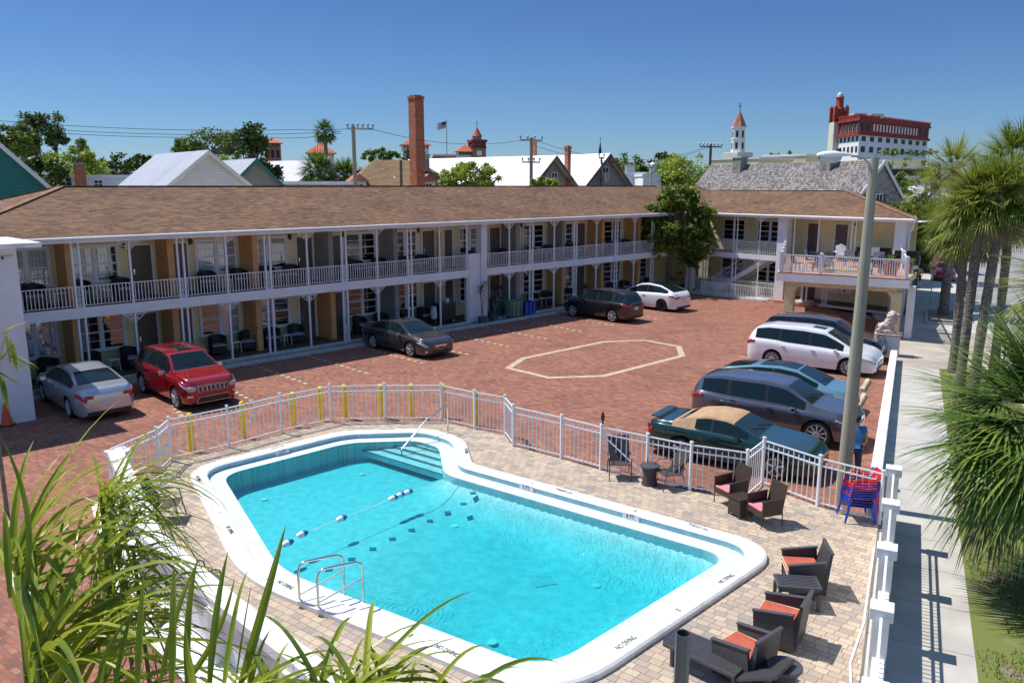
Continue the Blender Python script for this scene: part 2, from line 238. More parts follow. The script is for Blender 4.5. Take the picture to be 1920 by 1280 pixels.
# ---------- mesh builder
class MB:
    def __init__(s): s.v = []; s.f = []; s.mi = []
    def add(s, vs, fs, mi=0):
        o = len(s.v); s.v += [tuple(v) for v in vs]; s.f += [tuple(i+o for i in f) for f in fs]; s.mi += [mi]*len(fs)
    def box(s, c, d, rz=0, mi=0, mat=None):
        x, y, z = d[0]/2, d[1]/2, d[2]/2
        vs = [Vector((a*x, b*y, e*z)) for a in (-1,1) for b in (-1,1) for e in (-1,1)]
        if mat is not None: vs = [mat @ v for v in vs]
        elif rz:
            m = Matrix.Rotation(rz, 3, 'Z'); vs = [m @ v for v in vs]
        vs = [v + Vector(c) for v in vs]
        s.add(vs, [(0,1,3,2),(4,6,7,5),(0,4,5,1),(2,3,7,6),(0,2,6,4),(1,5,7,3)], mi)
    def b2(s, x0, x1, y0, y1, z0, z1, mi=0): s.box(((x0+x1)/2,(y0+y1)/2,(z0+z1)/2), (x1-x0,y1-y0,z1-z0), 0, mi)
    def bar(s, p, q, w, h=None, mi=0, up=(0,0,1)):
        p, q = Vector(p), Vector(q); h = h or w; d = (q-p); L = d.length
        if L < 1e-6: return
        d.normalize(); u = Vector(up)
        if abs(d.dot(u)) > .98: u = Vector((1,0,0))
        x = d.cross(u).normalized(); y = x.cross(d)
        m = Matrix((d, x, y)).transposed(); s.box((p+q)/2, (L, w, h), mat=m, mi=mi)
    def tube(s, pts, r, n=8, mi=0, cap=True):
        pts = [Vector(p) for p in pts]; rs = r if isinstance(r, (list, tuple)) else [r]*len(pts)
        vs, fs = [], []; u = None
        for i, p in enumerate(pts):
            d = (pts[min(i+1,len(pts)-1)]-pts[max(i-1,0)]).normalized()
            if u is None: u = d.orthogonal().normalized()
            u = (u - d*u.dot(d)); u = u.normalized() if u.length > 1e-5 else d.orthogonal().normalized()
            w = d.cross(u)
            for k in range(n):
                a = 2*math.pi*k/n; vs.append(p + (u*math.cos(a)+w*math.sin(a))*rs[i])
        for i in range(len(pts)-1):
            for k in range(n): fs.append((i*n+k, i*n+(k+1)%n, (i+1)*n+(k+1)%n, (i+1)*n+k))
        if cap: fs.append(tuple(range(n-1,-1,-1))); fs.append(tuple((len(pts)-1)*n+k for k in range(n)))
        s.add(vs, fs, mi)
    def lathe(s, prof, n=16, c=(0,0,0), mi=0):
        vs, fs = [], []; c = Vector(c)
        for r, z in prof:
            for k in range(n):
                a = 2*math.pi*k/n; vs.append(c+Vector((r*math.cos(a), r*math.sin(a), z)))
        for i in range(len(prof)-1):
            for k in range(n): fs.append((i*n+k, i*n+(k+1)%n, (i+1)*n+(k+1)%n, (i+1)*n+k))
        fs.append(tuple(range(n-1,-1,-1))); fs.append(tuple((len(prof)-1)*n+k for k in range(n)))
        s.add(vs, fs, mi)
    def prism(s, poly, z0, z1, mi=0):
        n = len(poly); vs = [(p[0],p[1],z0) for p in poly]+[(p[0],p[1],z1) for p in poly]
        s.add(vs, [tuple(range(n-1,-1,-1)), tuple(range(n,2*n))]+[(i,(i+1)%n,n+(i+1)%n,n+i) for i in range(n)], mi)
    def ext(s, prof, axis_pts, mi=0):
        """extrude closed profile of 3d points by vector"""
        n = len(prof); d = Vector(axis_pts); vs = [Vector(p) for p in prof]+[Vector(p)+d for p in prof]
        s.add(vs, [tuple(range(n-1,-1,-1)), tuple(range(n,2*n))]+[(i,(i+1)%n,n+(i+1)%n,n+i) for i in range(n)], mi)
    def quad(s, *p, mi=0): s.add(p, [tuple(range(len(p)))], mi)
    def build(s, name, mats, parent=None, smooth=False, M=None, origin=None, bevel=0, auto=True):
        if not isinstance(mats, (list, tuple)): mats = [mats]
        me = bpy.data.meshes.new(name); vs = s.v
        if origin is not None: o = Vector(origin); vs = [Vector(v)-o for v in vs]
        me.from_pydata([tuple(v) for v in vs], [], s.f)
        for m in mats: me.materials.append(M_[m] if isinstance(m, str) else m)
        me.polygons.foreach_set('material_index', s.mi)
        if auto:
            bm = bmesh.new(); bm.from_mesh(me); bmesh.ops.recalc_face_normals(bm, faces=bm.faces)
            uvl = bm.loops.layers.uv.new('UVMap')
            for f in bm.faces:
                n = f.normal
                if abs(n.z) > .999: t, b = Vector((1,0,0)), Vector((0,1,0))
                else: t = Vector((0,0,1)).cross(n).normalized(); b = n.cross(t)
                for l in f.loops: l[uvl].uv = (l.vert.co.dot(t), l.vert.co.dot(b))
                if smooth: f.smooth = True
            bm.to_mesh(me); bm.free()
        elif smooth: me.polygons.foreach_set('use_smooth', [True]*len(me.polygons))
        ob = bpy.data.objects.new(name, me); COL.objects.link(ob)
        if origin is not None: ob.location = Vector(origin)
        if M is not None: ob.matrix_local = M
        if parent: ob.parent = parent
        if smooth and auto and smooth != 'full':
            try: me.set_sharp_from_angle(angle=R(40))
            except Exception: pass
        if bevel:
            md = ob.modifiers.new('bevel','BEVEL'); md.width = bevel; md.segments = 2; md.limit_method = 'ANGLE'
        return ob
def tag(o, label=None, cat=None, group=None, kind=None):
    if label: o['label'] = label
    if cat: o['category'] = cat
    if group: o['group'] = group
    if kind: o['kind'] = kind
    return o
def empty(name, loc=(0,0,0), rz=0, label=None, cat=None, group=None):
    o = bpy.data.objects.new(name, None); COL.objects.link(o); o.location = loc; o.rotation_euler = (0,0,rz); o.empty_display_size = .2
    return tag(o, label, cat, group)
def copy_tree(o, parent=None):
    c = o.copy(); COL.objects.link(c); c.parent = parent
    for ch in [x for x in o.children]: copy_tree(ch, c)
    return c
USED = {}
def place(proto, loc, rz, label, group=None):
    """first call uses the prototype itself, later calls copy it"""
    if proto.name in USED: o = copy_tree(proto)
    else: o = proto; USED[proto.name] = 1
    o.location = loc; o.rotation_euler = (0,0,rz); o['label'] = label
    if group: o['group'] = group
    return o
def child_box(name, c, d, m, parent, rz=0, bevel=0):
    b = MB(); b.box((0,0,0), d); o = b.build(name, m, parent, bevel=bevel); o.location = c; o.rotation_euler = (0,0,rz); return o
def text_mesh(s, size, m, parent, M, name='lettering', ext=.002, label=None):
    cu = bpy.data.curves.new('txt', 'FONT'); cu.body = s; cu.size = size; cu.extrude = ext; cu.align_x = 'CENTER'; cu.align_y = 'CENTER'; cu.resolution_u = 3
    tmp = bpy.data.objects.new('txt', cu); COL.objects.link(tmp)
    dg = bpy.context.evaluated_depsgraph_get(); me = bpy.data.meshes.new_from_object(tmp.evaluated_get(dg))
    bpy.data.objects.remove(tmp); bpy.data.curves.remove(cu)
    me.materials.clear(); me.materials.append(M_[m]); me.name = name
    o = bpy.data.objects.new(name, me); COL.objects.link(o); o.parent = parent; o.matrix_local = M
    return o
ORD = ['first','second','third','fourth','fifth','sixth','seventh','eighth','ninth','tenth','eleventh','twelfth','thirteenth','fourteenth','fifteenth','sixteenth']
# ---------- camera, sun, sky
cam = bpy.data.cameras.new('camera'); co = bpy.data.objects.new('camera', cam); COL.objects.link(co)
co.location = (0,0,CH); co.rotation_euler = (math.pi/2-PIT, 0, 0); cam.sensor_width = 36; cam.lens = 36*FPX/1920; cam.clip_end = 6000; cam.clip_start = .1
sc.camera = co
SAZ, SEL = R(-27), R(60)
sd = Vector((math.cos(SAZ)*math.cos(SEL), math.sin(SAZ)*math.cos(SEL), -math.sin(SEL)))
sl = bpy.data.lights.new('sun', 'SUN'); sl.energy = 4.5; sl.angle = R(.53); sl.color = (1, .955, .89)
so = bpy.data.objects.new('sun', sl); COL.objects.link(so); so.rotation_euler = sd.to_track_quat('-Z','Y').to_euler()
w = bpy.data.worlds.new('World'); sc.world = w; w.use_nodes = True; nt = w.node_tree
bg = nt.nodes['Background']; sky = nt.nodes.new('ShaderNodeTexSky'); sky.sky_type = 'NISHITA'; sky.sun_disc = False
sky.sun_elevation = SEL; to_sun = -sd; sky.sun_rotation = math.atan2(to_sun.x, to_sun.y)
sky.air_density = 1.0; sky.dust_density = 0.0; sky.ozone_density = 5.0; sky.altitude = 0
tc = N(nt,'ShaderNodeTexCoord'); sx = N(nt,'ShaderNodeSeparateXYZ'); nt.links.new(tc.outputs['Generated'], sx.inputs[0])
rp_s = ramp(nt, [(0,(.31,.41,.57)),(.06,(.295,.40,.555)),(.22,(.25,.35,.50)),(.32,(.5,.64,.82)),(.45,(1,1,1))]); nt.links.new(sx.outputs[2], rp_s.inputs[0])  # darkens the visible low sky; brighter unseen dome above kept to fill the shade
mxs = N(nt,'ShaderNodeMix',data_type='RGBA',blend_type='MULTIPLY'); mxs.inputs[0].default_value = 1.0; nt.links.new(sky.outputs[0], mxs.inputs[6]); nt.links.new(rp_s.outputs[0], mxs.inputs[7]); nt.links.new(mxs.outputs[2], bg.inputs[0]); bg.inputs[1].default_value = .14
sc.view_settings.view_transform = 'Standard'; sc.view_settings.look = 'None'; sc.view_settings.exposure = 0.27; sc.view_settings.gamma = 1
# ---------- ground sheets
def sheet(name, poly, z, m, holes=None, thick=0, kind='structure', label=None):
    bm = bmesh.new(); loops = [poly]+(holes or []); edges = []
    for lp in loops:
        vs = [bm.verts.new((p[0],p[1],z)) for p in lp]
        edges += [bm.edges.new((vs[i], vs[(i+1)%len(vs)])) for i in range(len(vs))]
    bmesh.ops.triangle_fill(bm, edges=edges, use_beauty=True)
    for f in bm.faces:
        if f.normal.z < 0: f.normal_flip()
    uv = bm.loops.layers.uv.new('UVMap')
    for f in bm.faces:
        for l in f.loops: l[uv].uv = (l.vert.co.x, l.vert.co.y)
    me = bpy.data.meshes.new(name); bm.to_mesh(me); bm.free(); me.materials.append(M_[m])
    o = bpy.data.objects.new(name, me); COL.objects.link(o)
    if kind: o['kind'] = kind
    return o
def rounded(poly, radii, n=8):
    out = []; k = len(poly)
    for i, p in enumerate(poly):
        p = Vector(p).to_2d(); a = Vector(poly[i-1]).to_2d(); b = Vector(poly[(i+1)%k]).to_2d(); r = radii[i]
        if r <= 0: out.append(p); continue
        u = (a-p).normalized(); v = (b-p).normalized(); d = min(r, (a-p).length*.48, (b-p).length*.48)
        p0 = p+u*d; p1 = p+v*d
        for j in range(n+1):
            t = j/n; out.append(p0*(1-t)**2 + p*2*t*(1-t) + p1*t*t)
    return out
def inset(poly, d):
    """inward offset of a polygon (either winding)"""
    k = len(poly); ar = sum(poly[i][0]*poly[(i+1)%k][1]-poly[(i+1)%k][0]*poly[i][1] for i in range(k))
    sg = 1 if ar > 0 else -1; out = []
    for i in range(k):
        p = Vector(poly[i]).to_2d(); a = Vector(poly[i-1]).to_2d(); b = Vector(poly[(i+1)%k]).to_2d()
        e1 = (p-a).normalized(); e2 = (b-p).normalized(); n1 = Vector((-e1.y, e1.x))*sg; n2 = Vector((-e2.y, e2.x))*sg
        m = (n1+n2); m.normalize(); c = max(.35, m.dot(n1)); out.append(p+m*(d/c))
    return out
# pool outline (deck level, metres) measured on the outer edge of the coping
PO = [G(x,y,.17) for x,y in ((348,877),(640,806),(806,801),(873,822),(887,868),(1475,1027),(1039,1318),(450,1081))]
PO = [v.to_2d() for v in PO]
pool_outer = rounded(PO, [.9,.6,.7,.6,.25,1.2,1.4,1.3])
PI = inset(PO, .40); coping_in = rounded(PI, [.7,.5,.5,.4,.35,.8,1.0,1.0])
PW = inset(PO, .80); water_edge = rounded(PW, [.6,.5,.4,.25,.45,.55,.8,.8])
hole = inset(pool_outer, .1)
# sheets, bottom to top
WL = -.46   # inner face of street wall (r), lot side
S = 3000
sheet('town_ground', [(-S,-S),(S,-S),(S,S),(-S,S)], -.50, 'farground', holes=[[tuple(p) for p in hole]])
lot = [TR(5.5,WL+.1), TR(39.5,WL+.1), TR(47.5,WL+.2), SN(49.8,-23), SN(49.8,-33.9), SN(-14,-33.9), SN(-14,-8), (-13,9,0), (-6,5,0)]
sheet('brick_courtyard', [p[:2] for p in lot], 0.0, 'court', holes=[[tuple(p) for p in hole]])
# light octagon band set into the brick
oc = [(946,690),(976,671),(1128,640),(1209,636.5),(1278,649),(1285,667.5),(1136,706),(1027,709.5)]
ocw = [G(*p).to_2d() for p in oc]; oci = inset(ocw, .27)
bm_ = MB()
for i in range(8):
    a, b, c, d = ocw[i], ocw[(i+1)%8], oci[(i+1)%8], oci[i]; bm_.quad((*a,.004),(*b,.004),(*c,.004),(*d,.004))
o = bm_.build('octagon_paver_band', 'border'); tag(o, kind='structure')
# parking dashes
dm = MB()
DL = [((312,744),(340,779)),((437,735),(475,752)),((480,686),(574,719)),((579,667),(695,702)),((680,651),(797,682)),((812,640),(878,665)),((850,626),(955,650)),((882,634-13),(1024,637)),((990,602),(1092,622)),((1035,591),(1157,611)),((1160,592),(1250,600))]
for (a, b) in [((312,744),(340,779)),((410,718),(475,752)),((480,686),(574,719)),((579,667),(695,702)),((680,651),(797,682)),((770,640),(877,664)),((850,627),(955,650)),((917,615),(1024,635)),((990,602),(1092,622)),((1035,591),(1157,611)),((1180,590),(1230,597))]:
    p, q = G(*a), G(*b); d = (q-p).normalized(); p = p - EN*0.0; n = int((q-p).length/.46)
    nn = Vector((-d.y, d.x, 0))
    st = p - d*2.0
    for i in range(-3, n+1):
        c = p + d*(i*.46)
        if c.dot(EN) < -31.5: continue
        dm.quad(*[(c + d*x*.10 + nn*y*.075 + Vector((0,0,.004)))[:] for x, y in ((-1,-1),(1,-1),(1,1),(-1,1))])
tag(dm.build('parking_line_pavers', 'stopc'), kind='structure')
# right-hand stall lines (thin, continuous) 
dm = MB(); HD = Vector((math.cos(R(-34.5)), math.sin(R(-34.5)), 0)); HN = Vector((-HD.y, HD.x, 0))
for t in (22.6, 25.5, 28.6, 31.8, 35.0):
    e = TR(t, -1.9); st = e - HD*4.6
    dm.quad(*[(p+Vector((0,0,.004)))[:] for p in (st-HN*.05, e-HN*.05, e+HN*.05, st+HN*.05)])
tag(dm.build('stall_line_paint', 'border'), kind='structure')
# kerb strip in front of the porch
km = MB()
for (n0, n1, z, mi) in ((-32.3,-32.22,.14,0),(-31.62,-31.42,.10,0),(-31.34,-31.28,.03,0)):
    a, b, c, d = SN(5,n0), SN(29 if n0 > -31.9 else 49.5,n0), SN(29 if n0 > -31.9 else 49.5,n1), SN(5,n1)
    if n0 > -31.9: b, c = SN(49.0,n0), SN(49.0,n1)
    km.prism([a,b,c,d], -.01, z)
tag(km.build('porch_kerb', 'kerb'), kind='structure')
dk = MB()
for i in range(90):
    c = SN(7+i*.45,-31.95,.004); dk.quad(*[(c+ES*x*.11+EN*y*.07)[:] for x,y in ((-1,-1),(1,-1),(1,1),(-1,1))])
tag(dk.build('kerb_dash_pavers', 'stopc'), kind='structure')
# pool deck (raised pavers)
fence_pts = [(300,886),(322,864),(430,839),(528,812),(620,791),(722,789),(828,789),(890,804),(947,815),(962,836),(1052,859),(1126,880),(1212,900),(1293,919),(1397,936),(1428,909),(1532,948),(1648,982)]
FP = [G(x,y,.05) for x,y in fence_pts]
deck = [(-9.75,18.3,0), FP[0], FP[1]] + FP[2:17] + [TR(19.05,WL+.3), TR(6,WL+.3), (-1,7.2,0), (-2.6,9.2,0), (-6.5,13.2,0)]
sheet('pool_deck', [tuple(p[:2]) for p in deck], .05, 'deck', holes=[[tuple(p) for p in hole]])
dkr = MB()
for i in range(len(deck)):
    a, b = deck[i], deck[(i+1)%len(deck)]; dkr.quad((a[0],a[1],-.05),(b[0],b[1],-.05),(b[0],b[1],.05),(a[0],a[1],.05))
tag(dkr.build('deck_edge_kerb', 'kerb'), kind='structure')
# street side: sidewalk, verge, road
sheet('sidewalk', [tuple(TR(a,b)[:2]) for a,b in ((2,-.44),(2,1.5),(37,1.42),(37,-.44))], -.03, 'walk')
sheet('driveway_apron', [tuple(TR(a,b)[:2]) for a,b in ((37,-.6),(37,4.2),(47.2,4.2),(47.2,-1.2))], -.022, 'drive')
sheet('far_sidewalk', [tuple(TR(a,b)[:2]) for a,b in ((47.2,-1.2),(47.2,2.0),(250,1.0),(250,-3),(60,-3))], -.026, 'walk')
sheet('far_verge_kerb', [tuple(TR(a,b)[:2]) for a,b in ((47.2,2.0),(47.2,4.0),(250,1.8),(250,1.0))], -.030, 'kerb')
vg = sheet('verge_soil', [tuple(TR(a,b)[:2]) for a,b in ((1,1.5),(1,4.0),(37,4.2),(37,1.42))], -.035, 'grass')
sheet('street', [tuple(TR(a,b)[:2]) for a,b in ((-5,4.0),(-5,16),(300,16),(300,1.9),(47.2,4.0))], -.13, 'asphalt')
sheet('left_yard', [(-30,-5),(0,-5),(-1.2,7.0),(-6.6,12.9),(-10,17.8),(-14,19.5),(-40,10)], -.04, 'walk')
sheet('planting_bed', [(-7.5,3),(-2.2,3),(-1.8,7.2),(-5.5,10.9),(-7.2,12.4)], -.03, 'soil')
sheet('lower_lot', [(-60,-40),(60,-40),(60,60),(-60,60)], -.2, 'walk', holes=[[tuple(p) for p in hole]])
km = MB(); km.prism([TR(-5,3.9),TR(37,3.9),TR(37,4.05),TR(-5,4.05)], -.2, -.02); km.prism([TR(47.2,3.95),TR(47.2,4.1),TR(120,3.2),TR(120,3.05)], -.2, -.01)
tag(km.build('street_kerb', 'kerb'), kind='structure')
jm = MB()
for t in [3.2+1.52*i for i in range(23)]:
    jm.prism([TR(t,-.4),TR(t,1.46),TR(t+.011,1.46),TR(t+.011,-.4)], -.04, -.026)
tag(jm.build('sidewalk_joints', 'joint'), kind='structure')
# grass blades: one stuff object
gm = MB(); rg = random.Random(3)
def blade(c, h, w):
    a = rg.uniform(0,6.28); l = rg.uniform(0,.5)*h; d = Vector((math.cos(a),math.sin(a),0)); n = Vector((-d.y,d.x,0))
    gm.add([c-n*w, c+n*w, c+d*l+Vector((0,0,h))], [(0,1,2)])
for i in range(36000):
    t = 6+31*rg.random()**1.6; r = 1.5+rg.random()*2.3
    if math.sin(t*1.7+r*2.1)+math.sin(t*.63-r*3.3+1)+math.sin(t*4.1+r) < -.5-(.9 if r>2 else 0): continue
    if r < 1.75 and rg.random() < .6: continue
    blade(TR(t,r,-.035), rg.uniform(.03,.075), .006+.004*(t/20))
tag(gm.build('verge_grass', leafmat('grass_blade', [(.2,(.07,.11,.012)),(.6,(.15,.21,.022)),(1,(.26,.28,.05))], .6, 1.5, .2), auto=False), 'patchy green grass on the street verge under the palms', 'grass', kind='stuff')
# ---------- swimming pool
pc = Vector((0,17.5,.05))
pool = empty('swimming_pool', pc, 0, 'angular turquoise swimming pool with broad white raised coping in the paver deck', 'pool')
def ringmesh(outer, inner, z, mb):
    bm = bmesh.new()
    edges = []
    for lp in (outer, inner):
        vs = [bm.verts.new((p[0],p[1],z)) for p in lp]; edges += [bm.edges.new((vs[i], vs[(i+1)%len(vs)])) for i in range(len(vs))]
    bmesh.ops.triangle_fill(bm, edges=edges, use_beauty=True); bm.verts.index_update()
    mb.add([v.co[:] for v in bm.verts], [[v.index for v in f.verts] for f in bm.faces]); bm.free()
def wallmesh(lp, z0, z1, mb, lean=0):
    n = len(lp)
    for i in range(n):
        a, b = lp[i], lp[(i+1)%n]; mb.quad((a[0],a[1],z0),(b[0],b[1],z0),(b[0],b[1],z1),(a[0],a[1],z1))
CT = .17
m = MB(); bev = inset(pool_outer, .04); bev2 = inset(coping_in, -.03)
ringmesh(bev, bev2, CT, m); wallmesh(pool_outer, -.02, CT-.035, m)
for lp, l2, z0, z1 in ((pool_outer, bev, CT-.035, CT),(coping_in, bev2, CT-.025, CT)):
    for i in range(len(lp)):
        j = (i+1) % len(lp); m.quad((*lp[i],z0),(*lp[j],z0),(*l2[j],z1),(*l2[i],z1))
m.build('coping', 'coping', pool, origin=pc).location = (0,0,0)
m = MB(); wallmesh(coping_in, .02, CT-.025, m); m.build('tile_band', 'tileband', pool, origin=pc).location = (0,0,0)
m = MB(); go = inset(coping_in, -.03); ringmesh(go, water_edge, .02, m); m.build('gutter', 'gutter', pool, origin=pc).location = (0,0,0)
ba, bb = G(860,893,-.5).to_2d(), G(640,1085,-.5).to_2d(); bd = (bb-ba).normalized(); bn = Vector((-bd.y, bd.x))
if bn.x < 0: bn = -bn
PCC = (Vector(PW[5])+Vector(PW[6])+Vector(PW[0]))/3
def segdist(p, a, b):
    a = Vector(a); e = (Vector(b)-a).normalized(); n_ = Vector((-e.y,e.x)); s_ = 1 if (PCC-a).dot(n_) > 0 else -1; return max(0,(p-a).dot(n_)*s_)
def fz(p):
    d = (Vector(p)-ba).dot(bn)
    z = -.55 - (0 if d < 0 else min(.32, d*.10*(1 if d > .5 else d/.5)))
    if d > -.6:
        pp = Vector(p); dm = min(segdist(pp, PW[i], PW[(i+1)%8]) for i in (4,5,6)); f = min(1, dm/1.3); f = 1-(1-f)**2; f = 1-(1-f)*min(1,(d+.6)/.8); z = -.16+(z+.16)*f
    return z
mt_, mq_ = MB(), MB()
for i in range(len(water_edge)):
    a, b = water_edge[i], water_edge[(i+1)%len(water_edge)]; c = (Vector(a)+Vector(b))/2; q = (mt_ if (c-ba).dot(bn) < -.1 else mq_)
    q.quad((a[0],a[1],-2.3),(b[0],b[1],-2.3),(b[0],b[1],.02),(a[0],a[1],.02))
mt_.build('tiled_basin_wall', 'wallt', pool, origin=pc).location = (0,0,0); mq_.build('plaster_basin_wall', 'plaster', pool, origin=pc).location = (0,0,0)
m = MB(); x0,x1,y0,y1 = -9.5,6,10,24.2; nx, ny = 110, 100
vs = [((x0+(x1-x0)*i/nx), (y0+(y1-y0)*j/ny)) for j in range(ny+1) for i in range(nx+1)]
m.add([(x,y,fz((x,y))) for x,y in vs], [(j*(nx+1)+i, j*(nx+1)+i+1, (j+1)*(nx+1)+i+1, (j+1)*(nx+1)+i) for j in range(ny) for i in range(nx)])
m.build('basin_floor', 'plaster', pool, smooth=True, origin=pc).location = (0,0,0)
st = [((950,172),(1500,338),-.23),((1010,153),(1502,297),-.19),((1100,143),(1502,257),-.14),((1190,130),(1502,218),-.09)]
sm = MB(); em = MB()
for a, b, z in st:
    p = G(340+a[0]/3, 780+a[1]/3, z); q = G(340+b[0]/3, 780+b[1]/3, z); d = (q-p).normalized(); v = Vector((-d.y, d.x, 0)); q = q + d*.35; p = p - d*.25
    if v.y < 0: v = -v
    f = p+v*2.6; g = q+v*2.6
    sm.prism([p, q, g, f], z-.16, z)
    em.bar(p+Vector((0,0,.006)), q+Vector((0,0,.006)), .035, .012)
sm.build('steps', 'plaster', pool, origin=pc).location = (0,0,0)
em.build('step_edge_tile', 'blacktile', pool, origin=pc).location = (0,0,0)
for x, y in ((1655,402),(1642,432),(1587,493),(1497,541),(1397,588),(1295,640),(1187,690),(1077,746),(958,803),(830,862)):
    p = G(340+x/3, 780+y/3, -.57); z = fz(p.to_2d())+.008
    p = G(340+x/3, 780+y/3, z)
    b = MB(); b.box((0,0,0),(.15,.15,.012)); t = b.build('depth_marker_tile', 'bluetile', pool); t.location = p-pc; t.rotation_euler = (0,0,R(10))
for x, y in ((820+98/3,820+498/3),(820+896/3,820+832/3),(820+310/3,820+1150/3),(340+468/3,780+468/3),(340+1013/3,780+327/3)):
    p = G(x,y,-.57); z = fz(p.to_2d())+.01; p = G(x,y,z)
    b = MB(); b.lathe([(.10,0),(.09,.02)],16); t = b.build('return_fitting', 'white', pool); t.location = p-pc
p = G(1016,1145,-1.6); b = MB()
for i in range(9): b.box((0,-.24+i*.06,-.004),(.5,.05,.008))
b.box((0,0,-.012),(.52,.56,.008)); t = b.build('main_drain_grate', 'plaster', pool); t.location = (p.x-pc.x, p.y-pc.y, fz(p.to_2d())+.018-pc.z); t.rotation_euler = (0,0,.3)
def flat_text(s, px, d0, d1, size, z=CT+.003):
    c = G(*px, z); v = (G(*d1, z)-G(*d0, z)); a = math.atan2(v.y, v.x)
    M = Matrix.Translation(c-pc) @ Matrix.Rotation(a, 4, 'Z') @ Matrix.Scale(.62, 4, (1,0,0)); text_mesh(s, size*.9, 'ink', pool, M)
ND = 'NO DIVING'
flat_text(ND,(1174,1204),(1160,1213),(1188,1195),.17); flat_text(ND,(1362,1084),(1351,1091),(1373,1078),.16); flat_text('8',(1272,1143),(1260,1150),(1284,1136),.19)
flat_text(ND,(838,1219),(826,1213),(852,1225),.17); flat_text('8',(770,1191),(760,1187),(780,1195),.19)
flat_text(ND,(535,1096),(524,1090),(546,1102),.16); flat_text('5',(503,1084),(493,1079),(513,1089),.18)
flat_text(ND,(1309,987),(1321,991),(1297,983),.17); flat_text(ND,(1058,920),(1068,923),(1048,917),.17)
flat_text('8',(1192,957),(1202,960),(1182,954),.18); flat_text('5',(999,905),(1009,908),(989,902),.18)
flat_text(ND,(431,993),(426,985),(436,1001),.16); flat_text('3',(410,960),(405,952),(415,968),.17); flat_text(ND,(372,897),(368,890),(376,904),.15)
flat_text('1',(875,864),(874,855),(876,873),.15); flat_text(ND,(520,838),(535,834),(505,842),.15); flat_text(ND,(726,804),(740,804),(712,804),.15); flat_text(ND,(874,845),(873,836),(875,854),.15)
def wall_text(s, e0, e1, px, size=.14):
    a, b = Vector((*e0,0)), Vector((*e1,0)); d = (b-a).normalized(); c = G(*px, .1); c = a + d*(c-a).dot(d)
    nrm = Vector((d.y,-d.x,0)); 
    if nrm.y > 0: nrm = -nrm
    x = Vector((-nrm.y, nrm.x, 0))
    M = Matrix.Translation(c-pc+Vector((0,0,.1))+nrm*.012) @ Matrix((x, Vector((0,0,1)), nrm)).transposed().to_4x4()
    b_ = MB(); b_.box((0,0,0),(.42,.145,.01)); o = b_.build('depth_sign_tile', 'white', pool, M=M)
    text_mesh(s, size, 'ink', o, Matrix.Translation((0,0,.007)) @ Matrix.Scale(.8,4,(1,0,0)))
wall_text('8 FT.', PI[4], PI[5], (1187,966)); wall_text('5 FT.', PI[4], PI[5], (991,912)); wall_text('3 FT', PI[0], PI[1], (523,844))
